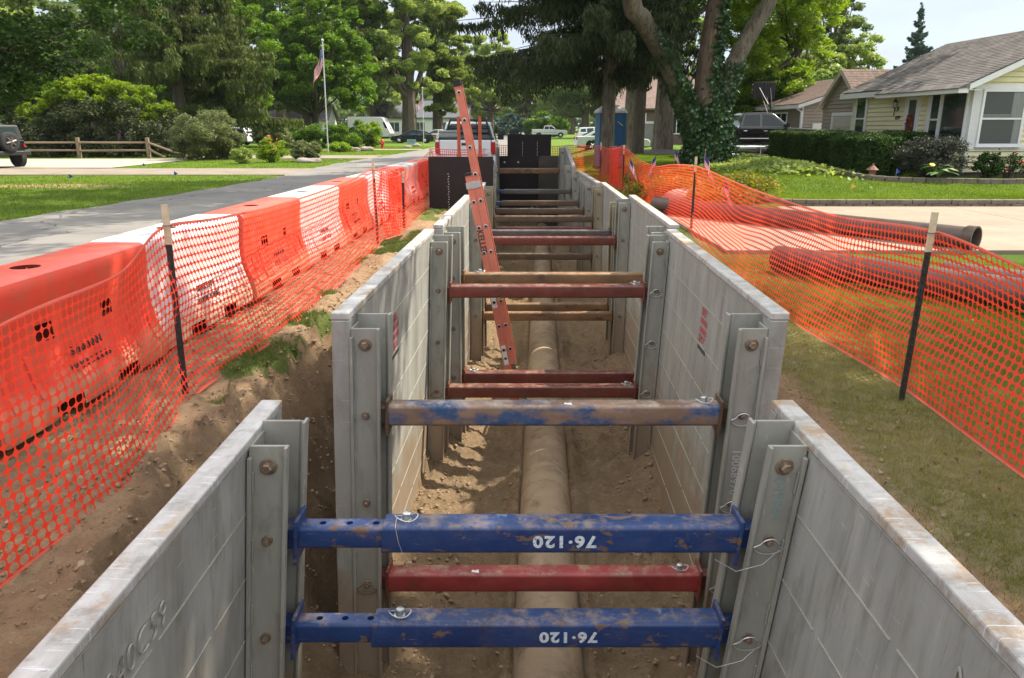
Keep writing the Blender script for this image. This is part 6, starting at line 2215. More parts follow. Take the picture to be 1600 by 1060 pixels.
# rail fence
t = lthing('rail_fence', 'weathered two rail wooden fence below the vine mound', 'fence')
fy = 44.2
xs_f = [-30.2, -24.6, -20.65]
for x in xs_f:
    m = MB(); m.box(x - 0.09, x + 0.09, fy - 0.09, fy + 0.09, 0, 1.16); m.build('fence_post', 'wood', t, bevel=0.02)
for a, b in zip([-33, -24.6], [-24.6, -20.65]):
    for z_ in (0.45, 0.88):
        m = MB(); m.tube([(a, fy - 0.02, z_ + random.uniform(-.02, .02)), ((a + b) / 2, fy, z_), (b, fy - 0.02, z_ + 0.01)], [0.065, 0.075, 0.06], 6); m.build('rail', 'wood', t)
for z_, x2 in ((0.88, -18.3), (0.5, -19.6)):
    m = MB(); m.tube([(-20.6, fy, z_), (x2, fy - 0.3, 0.08)], 0.065, 6); m.build('rail', 'wood', t)

# landscape block walls
def blockwall(label, pts_, h, bl, zf, name='block_edging', mat='stone', rows=1):
    t = lthing(name, label, 'garden edging')
    m = MB()
    P = catmull(pts_, 400)
    d = np.concatenate([[0], np.cumsum(np.linalg.norm(np.diff(P, axis=0), axis=1))])
    for r_ in range(rows):
        s_ = (bl / 2) * (r_ % 2)
        while s_ + bl < d[-1]:
            a = np.array([np.interp(s_, d, P[:, 0]), np.interp(s_, d, P[:, 1])]); b = np.array([np.interp(s_ + bl, d, P[:, 0]), np.interp(s_ + bl, d, P[:, 1])])
            c = (a + b) / 2; ang = math.atan2(b[1] - a[1], b[0] - a[0])
            hh = h / rows
            zc = zf(c[0], c[1])
            m.obox((c[0] + random.uniform(-.006, .006), c[1] + random.uniform(-.01, .01) + r_ * 0.02, zc + hh * (r_ + 0.5)), (bl - 0.012, 0.16, hh - 0.006), Matrix.Rotation(ang + random.uniform(-.03, .03), 3, 'Z'))
            s_ += bl
    m.build('blocks', mat, t, bevel=0.008, seg=1)
    return t
blockwall('long low block edging holding the lawn above the driveway', [(5.4, 17.6), (6.1, 17.1), (6.9, 16.95), (10, 16.93), (14, 16.95), (20, 17.0)], 0.20, 0.29, lambda x, y: 0.0, rows=2)
blockwall('block edging around the hedge and flower bed of the yellow house', [(10.3, 32.7), (10.15, 29), (9.85, 25), (9.4, 21.6), (9.7, 20.6), (10.8, 20.15), (13, 20.0), (17, 20.0)], 0.14, 0.32, lambda x, y: float(hz(x, y)) - 0.01)

# boulders
def rock(label, x, y, s, cat='rock', mat='rock', seed=0, group=None):
    import bmesh
    bm = bmesh.new()
    bmesh.ops.create_icosphere(bm, subdivisions=3, radius=1)
    for v in bm.verts:
        n_ = float(fbm(v.co.x * 1.3 + seed, v.co.y * 1.3, v.co.z * 1.3 + 3 * seed, 3))
        v.co *= 1 + 0.22 * n_
        v.co = Vector((v.co.x * s[0], v.co.y * s[1], v.co.z * s[2]))
    me = bpy.data.meshes.new('rock')
    bm.to_mesh(me); bm.free()
    me.materials.append(M[mat])
    me.polygons.foreach_set('use_smooth', [True] * len(me.polygons))
    o = link_mesh('rock', me, None, (x, y, float(hz(x, y)) + s[2] * 0.5))
    return tag(o, label, cat, group)
rock('flat pale boulder by the road edge beside the round dark shrub', -10.1, 38.6, (0.62, 0.35, 0.17), seed=1)
gr_ = 'rocks edging the bed under the flagpole'
for i, (x, y, s, lb) in enumerate([(-14.6, 57.5, 0.45, 'leftmost rock of the bed left of the flagpole'), (-14.0, 56.2, 0.40, 'rock just left of the flagpole foot'), (-12.3, 56.5, 0.42, 'rock just right of the flagpole foot'),
                                   (-11.6, 57.3, 0.5, 'largest pale rock right of the flagpole'), (-10.9, 58.2, 0.5, 'rightmost rock of the flagpole bed'), (-13.2, 58.5, 0.4, 'rock behind the flagpole')]):
    rock(lb, x, y, (s, s * .7, s * .45), seed=i + 4, group=gr_)
rock('white stone on the far lawn in front of the dark sedan', -8.7, 71, (0.4, 0.25, 0.18), seed=12)
rock('small white stone by the kerb of the far lawn', -8.9, 66.5, (0.35, 0.2, 0.14), seed=13)
rock('pinkish boulder among the plants behind the right netting', 3.9, 17.2, (0.55, 0.4, 0.28), seed=14)
# small clay lantern ornament
t = lthing('clay_lantern', 'small clay pagoda lantern on the edge of the flower bed', 'garden ornament')
m = MB(); m.lathe([(0.09, 0), (0.06, 0.08), (0.09, 0.12), (0.09, 0.22), (0.17, 0.24), (0.09, 0.31), (0.03, 0.36), (0.02, 0.42)], (0, 0, 1), (0, 0, 0), 8); m.build('lantern_body', 'terracotta', t)
t.location = (9.75, 20.9, float(hz(9.75, 20.9)) + 0.0)
# ================================================================ VEGETATION
def rnd_dirs(n):
    v = rs.normal(size=(n, 3))
    return v / np.linalg.norm(v, axis=1)[:, None]
def leaf_mesh(name, Cn, size, mat, parent=None, org=None, aspect=0.6, up=0.5, hang=False, szvar=0.5, fold=0.15, nrm=None):
    """diamond leaves at centres Cn"""
    n = len(Cn)
    if hang:
        d = np.stack([rs.normal(size=n) * 0.42, rs.normal(size=n) * 0.42, -np.ones(n)], -1)
    else:
        d = rnd_dirs(n); d[:, 2] *= 0.55
    d /= np.linalg.norm(d, axis=1)[:, None]
    q = rnd_dirs(n)
    if nrm is not None: q = np.cross(d, nrm + 0.45 * rs.normal(size=(n, 3)))
    elif not hang: q[:, 2] *= (1 - up)
    s = np.cross(d, np.cross(q, d)) if False else q - d * np.sum(q * d, axis=1)[:, None]
    s /= np.linalg.norm(s, axis=1)[:, None] + 1e-9
    L_ = size * (1 - szvar / 2 + szvar * rs.rand(n))[:, None]
    w_ = L_ * aspect
    nn = np.cross(d, s) * L_ * fold
    A = Cn - d * L_ * 0.5
    B = Cn + s * w_ * 0.5 + nn
    Cc = Cn + d * L_ * 0.5
    D = Cn - s * w_ * 0.5 + nn
    V = np.stack([A, B, Cc, D], 1).reshape(-1, 3)
    return npmesh(name, V, np.arange(n * 4).reshape(-1, 4), mat, parent, org)

def crown_points(ells, n, clus=0.16, ncl=140, shell=0.75, flatten=0.6):
    """ells: [(cx,cy,cz,rx,ry,rz,weight)] -> leaf centres gathered in clumps"""
    out = []
    wt = np.array([e[6] if len(e) > 6 else e[3] * e[4] for e in ells], float); wt /= wt.sum()
    cl = []
    for e, w_ in zip(ells, wt):
        k = max(4, int(ncl * w_))
        d = rnd_dirs(k)
        r = shell + (1 - shell) * rs.rand(k)
        r[rs.rand(k) < 0.3] *= 0.55
        c = d * r[:, None] * np.array(e[3:6]) + np.array(e[:3])
        rad = clus * (e[3] + e[4]) / 2 * (0.6 + 0.9 * rs.rand(k))
        cl.append(np.concatenate([c, rad[:, None]], 1))
    cl = np.concatenate(cl)
    pick = rs.choice(len(cl), n, p=(cl[:, 3] ** 2) / np.sum(cl[:, 3] ** 2))
    q = rnd_dirs(n) * (rs.rand(n) ** 0.45)[:, None] * cl[pick, 3][:, None]
    q[:, 2] *= flatten
    return cl[pick, :3] + q, cl

def trunk_mesh(name, paths, mat, parent, n=10):
    m = MB()
    for (P, r) in paths:
        P = catmull(P, max(6, len(P) * 4)) if len(P) > 2 else np.array(P, float)
        rr = np.interp(np.linspace(0, 1, len(P)), np.linspace(0, 1, len(r)), r)
        P = P + 0.0
        m.tube([tuple(p) for p in P], list(rr), n)
    return m.build(name, mat, parent, smooth=True, fix=False)

def tree(label, x, y, H, cr, ells, n, leaf, mat, tr=0.3, bark='bark', cat='tree', group=None, name='leafy_tree', base=None, clus=0.16, ncl=140, limbs=8, lean=(0, 0), fork=None, flatten=0.6, split=0.35):
    z0 = float(flat(x, y)) if base is None else base
    t = lthing(name, label, cat, group)
    P, cl = crown_points(ells, n, clus, ncl, flatten=flatten)
    fz = fork or H * split
    top = max(e[2] for e in ells)
    paths = [([(0, 0, -0.2), (lean[0] * 0.4, lean[1] * 0.4, fz * 0.5), (lean[0], lean[1], fz), (lean[0] * 1.2, lean[1] * 1.2, top)], [tr * 1.35, tr, tr * 0.85, tr * 0.15])]
    ix = rs.choice(len(cl), min(limbs * 2, len(cl)), replace=False)
    for i in ix[:limbs * 2]:
        c = cl[i, :3]
        zs = fz * (0.85 + 0.5 * rs.rand())
        mid = np.array([lean[0], lean[1], zs]) * 0.45 + c * 0.55 + np.array([0, 0, -0.08 * H * rs.rand()])
        paths.append(([(lean[0], lean[1], zs * 0.95), tuple(mid), tuple(c)], [tr * 0.42, tr * 0.22, 0.02]))
    trunk_mesh('trunk', paths, bark, t, 8)
    leaf_mesh('crown', P, leaf, mat, t)
    t.location = (x, y, z0)
    return t

def E(px, py, Y, rx, ry=None, rz=None):
    """crown ellipsoid: centre from a sight line at distance Y"""
    v = (py - 530) / F; f_ = math.cos(PITCH) - v * math.sin(PITCH); d_ = math.sin(PITCH) + v * math.cos(PITCH)
    t_ = Y / f_
    return ((px - 800) / F * t_, Y, CZ - t_ * d_, rx, ry or rx, rz or rx)
def rel(ells, x, y, z0=0): return [(e[0] - x, e[1] - y, e[2] - z0) + tuple(e[3:]) for e in ells]

# --- left side, near overhanging maple (trunk outside the picture)
x, y = -20.5, 21
tree('dark maple limbs hanging in from the upper left corner', x, y, 12, 6, rel([E(20, 10, 21, 3.2, 3, 2.0), E(120, -10, 21, 2.6, 2.6, 1.4), E(-60, 60, 21, 2.6, 2.6, 1.7), E(60, 70, 22, 1.5, 1.5, 0.8), E(190, 20, 20, 1.4, 1.4, 0.7), E(130, 60, 22, 1.5, 1.5, 0.7), E(90, 95, 22, 1.2, 1.2, 0.45), E(215, 45, 21, 0.9, 1, 0.5), E(30, 100, 22, 1.6, 1.5, 0.6), E(180, 0, 22, 1.5, 1.5, 0.8), E(240, -5, 21, 1.0, 1.0, 0.5), E(165, 75, 23, 1.1, 1.0, 0.6), E(70, 40, 21, 1.6, 1.4, 0.9), (-16, 22, 9.5, 6, 5, 4), (-20, 19, 8.5, 5, 5, 4)], x, y), 78000, 0.15, 'leafdark', 0.42, clus=0.2, ncl=170, bark='bark2')
# hemlock / spruce cluster behind the vine mound
def conifer(label, x, y, H, R0, zlow, mat, n, leafL, leafW, tr=0.3, droop=0.35, whorl=0.42, name='conifer_tree', bark='bark2', asym=0.0, hang=0.45, cat='tree', group=None, shape=0.8, up=False, cut=0.0):
    t = lthing(name, label, cat, group)
    z0 = float(flat(x, y))
    paths = [([(0, 0, -0.2), (0.05, 0, H * 0.4), (0, 0.05, H)], [tr * 1.3, tr, 0.03])]
    trunk_mesh('trunk', paths, bark, t, 10)
    paths = []
    C_ = []; Nn = 0
    z = zlow
    br = []
    while z < H - 0.3:
        f = (z - zlow) / (H - zlow)
        r = R0 * (1 - f) ** shape
        k = 7 if R0 > 3 else 6
        for j in range(k):
            a = rs.rand() * 6.283
            rr = r * (0.55 + 0.7 * rs.rand()) * (1 + asym * max(0, -math.cos(a))) * (1 - cut * max(0, math.cos(a)))
            br.append((z + rs.rand() * 0.6, a, rr))
        z += whorl
    tot = sum(b[2] ** 1.4 for b in br)
    pts_, dirs = [], []
    for (zb, a, rr) in br:
        s = np.linspace(0, 1, 7)
        if up: zz = zb + rr * (0.18 * s + 0.1 * s ** 2)
        else: zz = zb + rr * (0.10 * s - droop * s ** 1.8) + rr * 0.12 * s ** 5
        xx, yy = np.cos(a) * rr * s, np.sin(a) * rr * s
        if rr > R0 * 0.25: paths.append(([(xx[0], yy[0], zz[0]), (xx[3], yy[3], zz[3]), (xx[6], yy[6], zz[6])], [0.045 * tr / .3, 0.022, 0.006]))
        k = int(n * rr ** 1.4 / tot)
        u = 0.12 + 0.9 * rs.rand(k) ** 0.8
        bx = np.cos(a) * rr * u; by = np.sin(a) * rr * u
        bz = np.interp(u, s, zz)
        lat = (rs.rand(k) - 0.5) * 2 * (0.09 * rr + 0.20) * (1.15 - u * 0.7)
        bx += -np.sin(a) * lat; by += np.cos(a) * lat
        hl = 0.25 + 1.3 * np.clip(0.5 + 0.9 * vnoise(u * rr * 3.5 + a * 9, zb * 3.1 + np.sign(lat) * 4), 0, 1)
        bz += -np.abs(lat) * 0.35 - rs.rand(k) ** 1.2 * hang * hl * (0.4 + 0.6 * (1 - f))
        pts_.append(np.stack([bx, by, bz], -1))
    paths.append(([(0, 0, zlow * 0.8), (0, 0, H * 0.5), (0, 0, H - 0.2)], [0.05, 0.04, 0.01]))
    trunk_mesh('boughs', paths, 'bark2', t, 5)
    P = np.concatenate(pts_)
    leaf_mesh('crown', P, leafL, mat, t, aspect=leafW / leafL, hang=not up, szvar=0.8)
    t.location = (x, y, z0)
    return t
def X(px, Y): 
    return (px - 800) / F * Y / 1.04
conifer('tall hemlock with visible trunk behind the vine mound', X(283, 54), 54, 16, 5.0, 5.2, 'needle2', 40000, 0.26, 0.08, 0.34, 0.25, 0.6, hang=1.3, bark='bark2')
conifer('second hemlock standing right of the first, closer to the round maple', X(352, 57), 57, 15, 4.8, 2.0, 'needle2', 44000, 0.27, 0.085, 0.25, 0.25, 0.55, hang=1.3)
tree('leafy tree with drooping golden green boughs above the hemlocks', X(205, 58), 58, 14, 6, rel([E(200, 50, 56, 4.8, 3, 3.4), E(300, 20, 58, 5, 3, 3.2), E(385, 70, 59, 3.6, 3, 3.6), E(240, -60, 58, 6, 5, 3), E(390, 150, 60, 3.0, 2.4, 2.6), E(230, 110, 60, 4, 3, 2.5)], X(205, 58), 58), 56000, 0.22, 'leafbright' if False else 'leafmaple', 0.3, clus=0.18, ncl=150)
tree('grey green tree filling the far left edge behind the off-road vehicle', -34.5, 49, 12, 6, rel([(-34.5, 49, 6.0, 5, 4, 4.0), (-31.5, 48, 3.2, 3, 3, 2.8), (-37, 48, 4, 4, 3, 3.5), (-34, 47.5, 2, 3, 2, 2)], -34.5, 49), 34000, 0.24, 'leafgrey', 0.3, clus=0.2, ncl=150)
tree('medium green tree between the off-road vehicle and the vine mound', -31.0, 50.5, 8, 4, rel([(-31, 50.5, 3.0, 3.0, 2.6, 2.6), (-32, 50, 5, 3, 3, 2.2)], -31, 50.5), 18000, 0.22, 'leafmaple', 0.2, clus=0.22, ncl=110)

M['litter'] = leafmat('leaf_litter', (0.16, 0.10, 0.05), (0.42, 0.34, 0.22), 0.1)
# vine mound
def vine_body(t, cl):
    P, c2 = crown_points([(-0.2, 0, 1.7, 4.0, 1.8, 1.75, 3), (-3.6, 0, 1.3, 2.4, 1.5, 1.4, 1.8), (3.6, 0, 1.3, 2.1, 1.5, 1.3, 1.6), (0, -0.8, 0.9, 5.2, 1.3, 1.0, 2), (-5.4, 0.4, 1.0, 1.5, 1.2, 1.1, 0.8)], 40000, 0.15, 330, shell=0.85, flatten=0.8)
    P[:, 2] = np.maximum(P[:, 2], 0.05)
    leaf_mesh('shade_painted_foliage', P, 0.15, 'vineshade', t)
M['vineshade'] = leafmat('shade_painted_leaves', (0.030, 0.045, 0.016), (0.090, 0.110, 0.045), 0.2, clump=1.2)  # darker leaf colour paints the shade on the mound's lower body
def bushy(label, x, y, ells, n, leaf, mat, name='bush', cat='bush', group=None, stems=6, clus=0.2, ncl=90, base=None, flatten=0.7, z0=None, extra=None, shell=0.75):
    t = lthing(name, label, cat, group)
    zb = float(flat(x, y)) if z0 is None else z0
    P, cl = crown_points(ells, n, clus, ncl, shell=shell, flatten=flatten)
    P[:, 2] = np.maximum(P[:, 2], 0.03 + 0.1 * rs.rand(len(P)))
    paths = []
    for i in rs.choice(len(cl), min(stems * 2, len(cl)), replace=False):
        c = cl[i, :3]
        paths.append(([(c[0] * 0.25, c[1] * 0.25, -0.05), tuple(c * np.array([.6, .6, .55])), tuple(c)], [0.03, 0.02, 0.006]))
    trunk_mesh('stems', paths, 'bark2', t, 5)
    f = leaf_mesh('foliage', P, leaf, mat, t)
    if extra: extra(t, cl)
    t.location = (x, y, zb)
    return t
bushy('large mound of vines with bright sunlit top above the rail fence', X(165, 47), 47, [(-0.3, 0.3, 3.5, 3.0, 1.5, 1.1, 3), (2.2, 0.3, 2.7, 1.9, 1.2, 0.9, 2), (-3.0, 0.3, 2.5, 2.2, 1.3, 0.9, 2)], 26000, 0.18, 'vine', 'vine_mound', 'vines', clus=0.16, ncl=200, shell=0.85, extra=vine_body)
bushy('big grey green shrub at the right end of the rail fence', X(321, 42.5), 42.5, [(0, 0, 1.35, 1.7, 1.4, 1.35, 2), (-0.9, 0, 0.9, 1.2, 1, 0.9), (0.9, 0.1, 0.8, 1.0, 0.9, 0.8)], 24000, 0.11, 'leafgrey', 'grey_shrub', 'shrub', clus=0.22, ncl=170)
def blossoms(mat, n, s):
    def f(t, cl):
        m = MB()
        for i in range(n):
            c = cl[rs.randint(len(cl)), :3] * np.array([1.05, 1.05, 1.12]) + rs.normal(size=3) * 0.06
            for k in range(4):
                d = Vector(rnd_dirs(1)[0]); e = d.orthogonal().normalized() * s * 0.5
                c_ = Vector(c)
                m.add([c_ - e, c_ + d * s * 0.5, c_ + e, c_ - d * s * 0.5], [(0, 1, 2, 3)])
        m.build('blossoms', mat, t, fix=False)
    return f
bushy('airy shrub with pink red blossoms beside the road', X(420, 39.5), 39.5, [(0, 0, 0.55, 0.7, 0.6, 0.55, 1.5), (0.1, 0, 0.95, 0.6, 0.5, 0.25), (-.4, 0, 0.5, 0.4, .4, .4)], 5000, 0.09, 'leafbright', 'flowering_shrub', 'shrub', clus=0.25, ncl=70, extra=blossoms('petalpink', 60, 0.09))
bushy('low round dark green shrub beside the flat boulder', X(476, 40), 40, [(0, 0, 0.5, 0.75, 0.6, 0.5)], 9000, 0.09, 'leafgrey', 'round_shrub', 'shrub', clus=0.25, ncl=90)
bushy('rounded blue green bush behind the blossoming shrub', X(424, 62), 62, [(0, 0, 1.0, 1.6, 1.3, 1.0)], 12000, 0.15, 'leafgrey', 'round_bush', 'bush', clus=0.22, ncl=110)
bushy('long clipped hedge behind the trunk of the round maple', X(500, 66), 66, [(-1.7, 0, 0.9, 1.7, 1, 0.9), (0, 0, 0.95, 1.8, 1, 0.95), (1.7, 0, 0.9, 1.7, 1, 0.85)], 18000, 0.16, 'leafmaple', 'hedge', 'hedge', clus=0.25, ncl=150)
bushy('dark bush left of the camper under the bright green bush', X(545, 69), 69, [(0, 0, 0.8, 1.5, 1.2, 0.8)], 9000, 0.16, 'leafdark', 'round_bush', 'bush', clus=0.25, ncl=80)
bushy('bright green bush touching the left side of the camper', X(572, 70), 70, [(0, 0, 1.5, 1.35, 1.0, 0.9), (0.2, 0, 0.7, 1.2, 0.9, 0.7)], 9000, 0.15, 'leafbright', 'bright_bush', 'bush', clus=0.25, ncl=80)
bushy('low plants at the foot of the flagpole', -12.4, 56, [(0, 0, 0.3, 0.9, 0.5, 0.3)], 2500, 0.12, 'leafbright', 'low_plants', 'plants', clus=0.3, ncl=40)
bushy('small tan shrub below the grey green shrub', X(372, 38), 38, [(0, 0, 0.4, 0.5, 0.4, 0.4)], 3000, 0.09, 'leafpale', 'small_shrub', 'shrub', clus=0.3, ncl=50)

# round maple with the flagpole before it
x, y = X(493, 72) , 72
tree('round bright maple with a straight dark trunk behind the tall flagpole', x, y, 15, 6, rel([E(495, 110, 72, 5.2, 5, 3.6), E(480, 60, 72, 4.2, 4, 3.0), E(510, 20, 72, 3.2, 3, 2.6), E(430, 140, 71, 2.6, 3, 2.2), E(555, 135, 71, 2.4, 3, 2.4), E(500, -20, 72, 2, 2, 2)], x, y), 62000, 0.27, 'leafmaple', 0.28, 'bark2', clus=0.15, ncl=300, fork=2.6)
x, y = X(640, 92), 92
tree('tall pale green locust with spreading trunk behind the dark sedan', x, y, 22, 8, rel([E(600, 60, 92, 6, 5, 5), E(610, 0, 94, 7, 6, 5), E(570, 100, 90, 4, 4, 3), E(640, 120, 90, 4.5, 4, 3), E(655, 40, 94, 5, 4, 5), E(560, 20, 94, 4, 4, 4)], x, y), 60000, 0.36, 'leafpale', 0.75, 'bark2', clus=0.15, ncl=260, fork=4.2)
x, y = X(684, 98), 98
tree('yellowing tree with twin trunks left of the ladder', x, y, 20, 7, rel([E(690, 70, 98, 4.4, 4, 5), E(670, 20, 100, 4, 4, 4), E(700, 120, 97, 4, 4, 4), E(680, 150, 97, 3.5, 3, 2.5)], x, y), 40000, 0.36, 'leafyellow', 0.55, 'bark2', clus=0.16, ncl=190, fork=5)
tree('tall green tree rising between the hemlocks and the round maple', X(440, 84), 84, 22, 7, rel([E(440, 30, 84, 5, 5, 6), E(455, -20, 86, 5, 5, 5), E(540, 0, 90, 5, 5, 5)], X(440, 84), 84), 32000, 0.34, 'leafmaple', 0.5, 'bark2', clus=0.17, ncl=170)

# --- big spruce over the trench end
conifer('huge dark norway spruce drooping over the far end of the trench', 3.53, 29.0, 19, 5.4, 3.5, 'needle', 150000, 0.19, 0.042, 0.20, 0.30, 0.40, name='norway_spruce', hang=1.1, bark='bark', asym=0.10, cut=0.74)
conifer('second dark spruce behind the left limb of the ivy tree', 6.2, 38.5, 17, 3.2, 3.6, 'needle', 30000, 0.26, 0.07, 0.25, 0.25, 0.42, name='norway_spruce', hang=0.8)

# --- ivy tree
IX, IY = 7.15, 27.7
t = lthing('ivy_covered_tree', 'huge three limbed tree wrapped in dark ivy beside the right netting', 'tree')
iz = float(flat(IX, IY))
def PP(px, py, Y):
    e = E(px, py, Y, 1)
    return (e[0] - IX, e[1] - IY, e[2] - iz)
mid_p = [PP(1103, 262, 27.7), PP(1102, 200, 27.7), PP(1104, 130, 27.8), PP(1112, 60, 27.9), PP(1122, 0, 28), PP(1135, -90, 28.2), (0.6, 0.8, 12)]
mid_r = [0.58, 0.44, 0.37, 0.34, 0.31, 0.26, 0.08]
lft_p = [PP(1094, 235, 27.6), PP(1076, 185, 27.4), PP(1056, 130, 27.0), PP(1030, 75, 26.3), PP(1003, 30, 25.6), PP(985, -10, 25.0), (-4.0, -4.5, 10), (-6, -6, 13)]
lft_r = [0.32, 0.31, 0.31, 0.30, 0.27, 0.25, 0.18, 0.08]
rgt_p = [PP(1112, 235, 27.7), PP(1125, 170, 27.8), PP(1142, 110, 28), PP(1168, 60, 28.1), PP(1198, 10, 28.2), PP(1225, -40, 28.3), (5, 1, 10), (7, 2, 13)]
rgt_r = [0.32, 0.31, 0.28, 0.25, 0.24, 0.22, 0.16, 0.06]
trunk_mesh('trunk', [(mid_p, mid_r)], 'barkred', t, 14)
trunk_mesh('limb', [(lft_p, lft_r)], 'bark', t, 12)
trunk_mesh('limb', [(rgt_p, rgt_r)], 'bark', t, 12)
m = MB()
kp = Vector(PP(1052, 120, 26.9)); m.lathe([(0.13, 0), (0.14, 0.06), (0.09, 0.10), (0.06, 0.05)], (0.3, -1, 0.2), tuple(kp), 12); m.build('knot', 'wood', t)
def ivy_on(P, r, n, lo, hi, thick=0.10, side=None):
    C_ = catmull(P, 120); rr = np.interp(np.linspace(0, 1, 120), np.linspace(0, 1, len(r)), r)
    u = lo + (hi - lo) * rs.rand(n)
    i = (u * 119).astype(int)
    a = rs.rand(n) * 6.283
    if side is not None:
        a = side[0] + side[1] * rs.normal(size=n)
    dirs = np.stack([np.cos(a), np.sin(a), 0.15 * rs.normal(size=n)], -1)
    bulge = 1 + 0.25 * vnoise(i * 0.18, a * 1.3)
    return C_[i] + dirs * (rr[i] * bulge + thick * rs.rand(n))[:, None], dirs
A1, N1 = ivy_on(mid_p, mid_r, 5500, 0.0, 0.18, 0.13)
A2, N2 = ivy_on(lft_p, lft_r, 2600, 0.0, 0.17, 0.14)
A2b, N2b = ivy_on(lft_p, lft_r, 1100, 0.15, 0.30, 0.10, side=(-0.2, 0.7))
A3, N3 = ivy_on(rgt_p, rgt_r, 3000, 0.0, 0.21, 0.11)
A4, N4 = ivy_on(mid_p, mid_r, 3600, 0.18, 0.52, 0.14, side=(-0.35, 0.55))
a = rs.rand(5200) * 6.283; r_ = 0.5 + 0.65 * rs.rand(5200); z_ = 1.9 * rs.rand(5200) ** 1.3
B1 = np.stack([np.cos(a) * (r_ * (1.05 - z_ * 0.28)) - 0.1, np.sin(a) * r_ * (1.05 - z_ * 0.28), z_], -1)
NB = np.stack([np.cos(a), np.sin(a), 0 * a], -1)
Pv = np.concatenate([A1, A2, A2b, A3, A4, B1]); Nv = np.concatenate([N1, N2, N2b, N3, N4, NB])
leaf_mesh('ivy', Pv, 0.125, 'ivy', t, aspect=0.9, nrm=Nv, fold=0.08)
P, cl = crown_points([(-3, -3, 12, 7, 7, 3.2), (-7, -6, 13, 5, 5, 3), (3, -1, 13, 7, 6, 3.5), (8, 2, 12, 5, 5, 3), (0, 3, 10, 6, 5, 3), (-6.5, -10, 12.5, 5, 4.5, 2.4)], 62000, 0.17, 300)
leaf_mesh('crown', P, 0.26, 'leafmaple', t)
t.location = (IX, IY, iz)
# ivy spreading on the ground
n = 5200
gxp = 8.35 + rs.normal(size=n) * 0.75; gyp = 25.4 + rs.normal(size=n) * 1.7
gp = np.stack([gxp, gyp, np.array(hz(gxp, gyp)) + 0.05 + 0.30 * rs.rand(n) * np.exp(-((gxp - 8.35) / 1.0) ** 2)], -1)
o = leaf_mesh('ground_ivy', gp, 0.12, 'ivy' if False else 'leafpale', aspect=0.9, up=0.8)
tag(o, kind='stuff')

# trees behind on the right
def broad(label, px_, Y, ee, n, leaf, mat, tr, bark='bark2', **k):
    x = X(px_, Y)
    return tree(label, x, Y, 14, 5, rel(ee, x, Y, flat(x, Y)), n, leaf, mat, tr, bark, **k)
broad('bright sunlit maple between the ivy tree and the tan garage', 1235, 43, [E(1215, 90, 43, 2.8, 2.4, 1.9), E(1190, 30, 43, 3.2, 3, 2.2), E(1250, 20, 44, 2.4, 2.6, 2.2), E(1160, 100, 43, 2.2, 2.2, 1.5), E(1265, 70, 43, 1.3, 1.6, 1.2), E(1238, 118, 40, 1.5, 1.4, 0.9), E(1262, 130, 39.5, 0.9, 0.9, 0.5), E(1210, -40, 43, 4, 4, 2), E(1215, 135, 42.5, 1.6, 1.6, 1.0)], 52000, 0.17, 'leafbright', 0.22, clus=0.18, ncl=250)
broad('dense green tree hanging low behind the basketball hoop', 1195, 41.5, [E(1200, 150, 41.5, 1.6, 1.4, 1.3), E(1225, 135, 41.5, 1.2, 1.2, 1.2), E(1150, 170, 42, 1.8, 1.5, 1.0)], 15000, 0.16, 'leafmaple', 0.12, clus=0.22, ncl=100, fork=1.5)
broad('tall hazy green tree beyond the garage roof', 1290, 66, [E(1300, 60, 66, 3, 3, 3.4), E(1285, 20, 67, 3, 3, 3), E(1310, 105, 66, 2.5, 2.4, 2)], 22000, 0.26, 'leafhaze', 0.3, clus=0.18, ncl=120)
broad('airy pale tree right of it above the pinkish garage roof', 1345, 62, [E(1345, 85, 62, 2.0, 2.2, 1.6), E(1330, 105, 62, 2.4, 2.2, 1.4), E(1365, 95, 63, 1.2, 1.2, 1.0)], 9000, 0.22, 'leafpale', 0.18, clus=0.2, ncl=70)
conifer('narrow blue green spruce rising above the yellow house roof', X(1416, 88), 88, 14.6, 2.9, 1.5, 'bluespruce', 26000, 0.34, 0.16, 0.25, whorl=0.55, name='blue_spruce', up=True, shape=0.9)
# trunks right of the toilet
x = X(984, 46)
tree('tree with thick pale trunk just right of the portable toilet', x, 46, 15, 5, rel([E(984, 0, 46, 4, 4, 2), E(960, 60, 47, 3, 3, 1.4), E(984, -80, 46, 5, 5, 3)], x, 46, 0.4), 26000, 0.24, 'leafmaple', 0.29, 'bark', clus=0.18, ncl=130, fork=5)
x = X(1037, 41.5)
tree('grey trunked tree standing in the mulch ring', x, 41.5, 16, 5, rel([E(1030, -20, 42, 5, 4, 2.2), E(1050, 60, 43, 3, 3, 1.4), E(1010, 90, 43, 2.5, 2.5, 1.3), E(1037, -120, 42, 6, 6, 3)], x, 41.5, 0.4), 34000, 0.23, 'leafmaple', 0.44, 'bark', clus=0.18, ncl=150, fork=5.5)

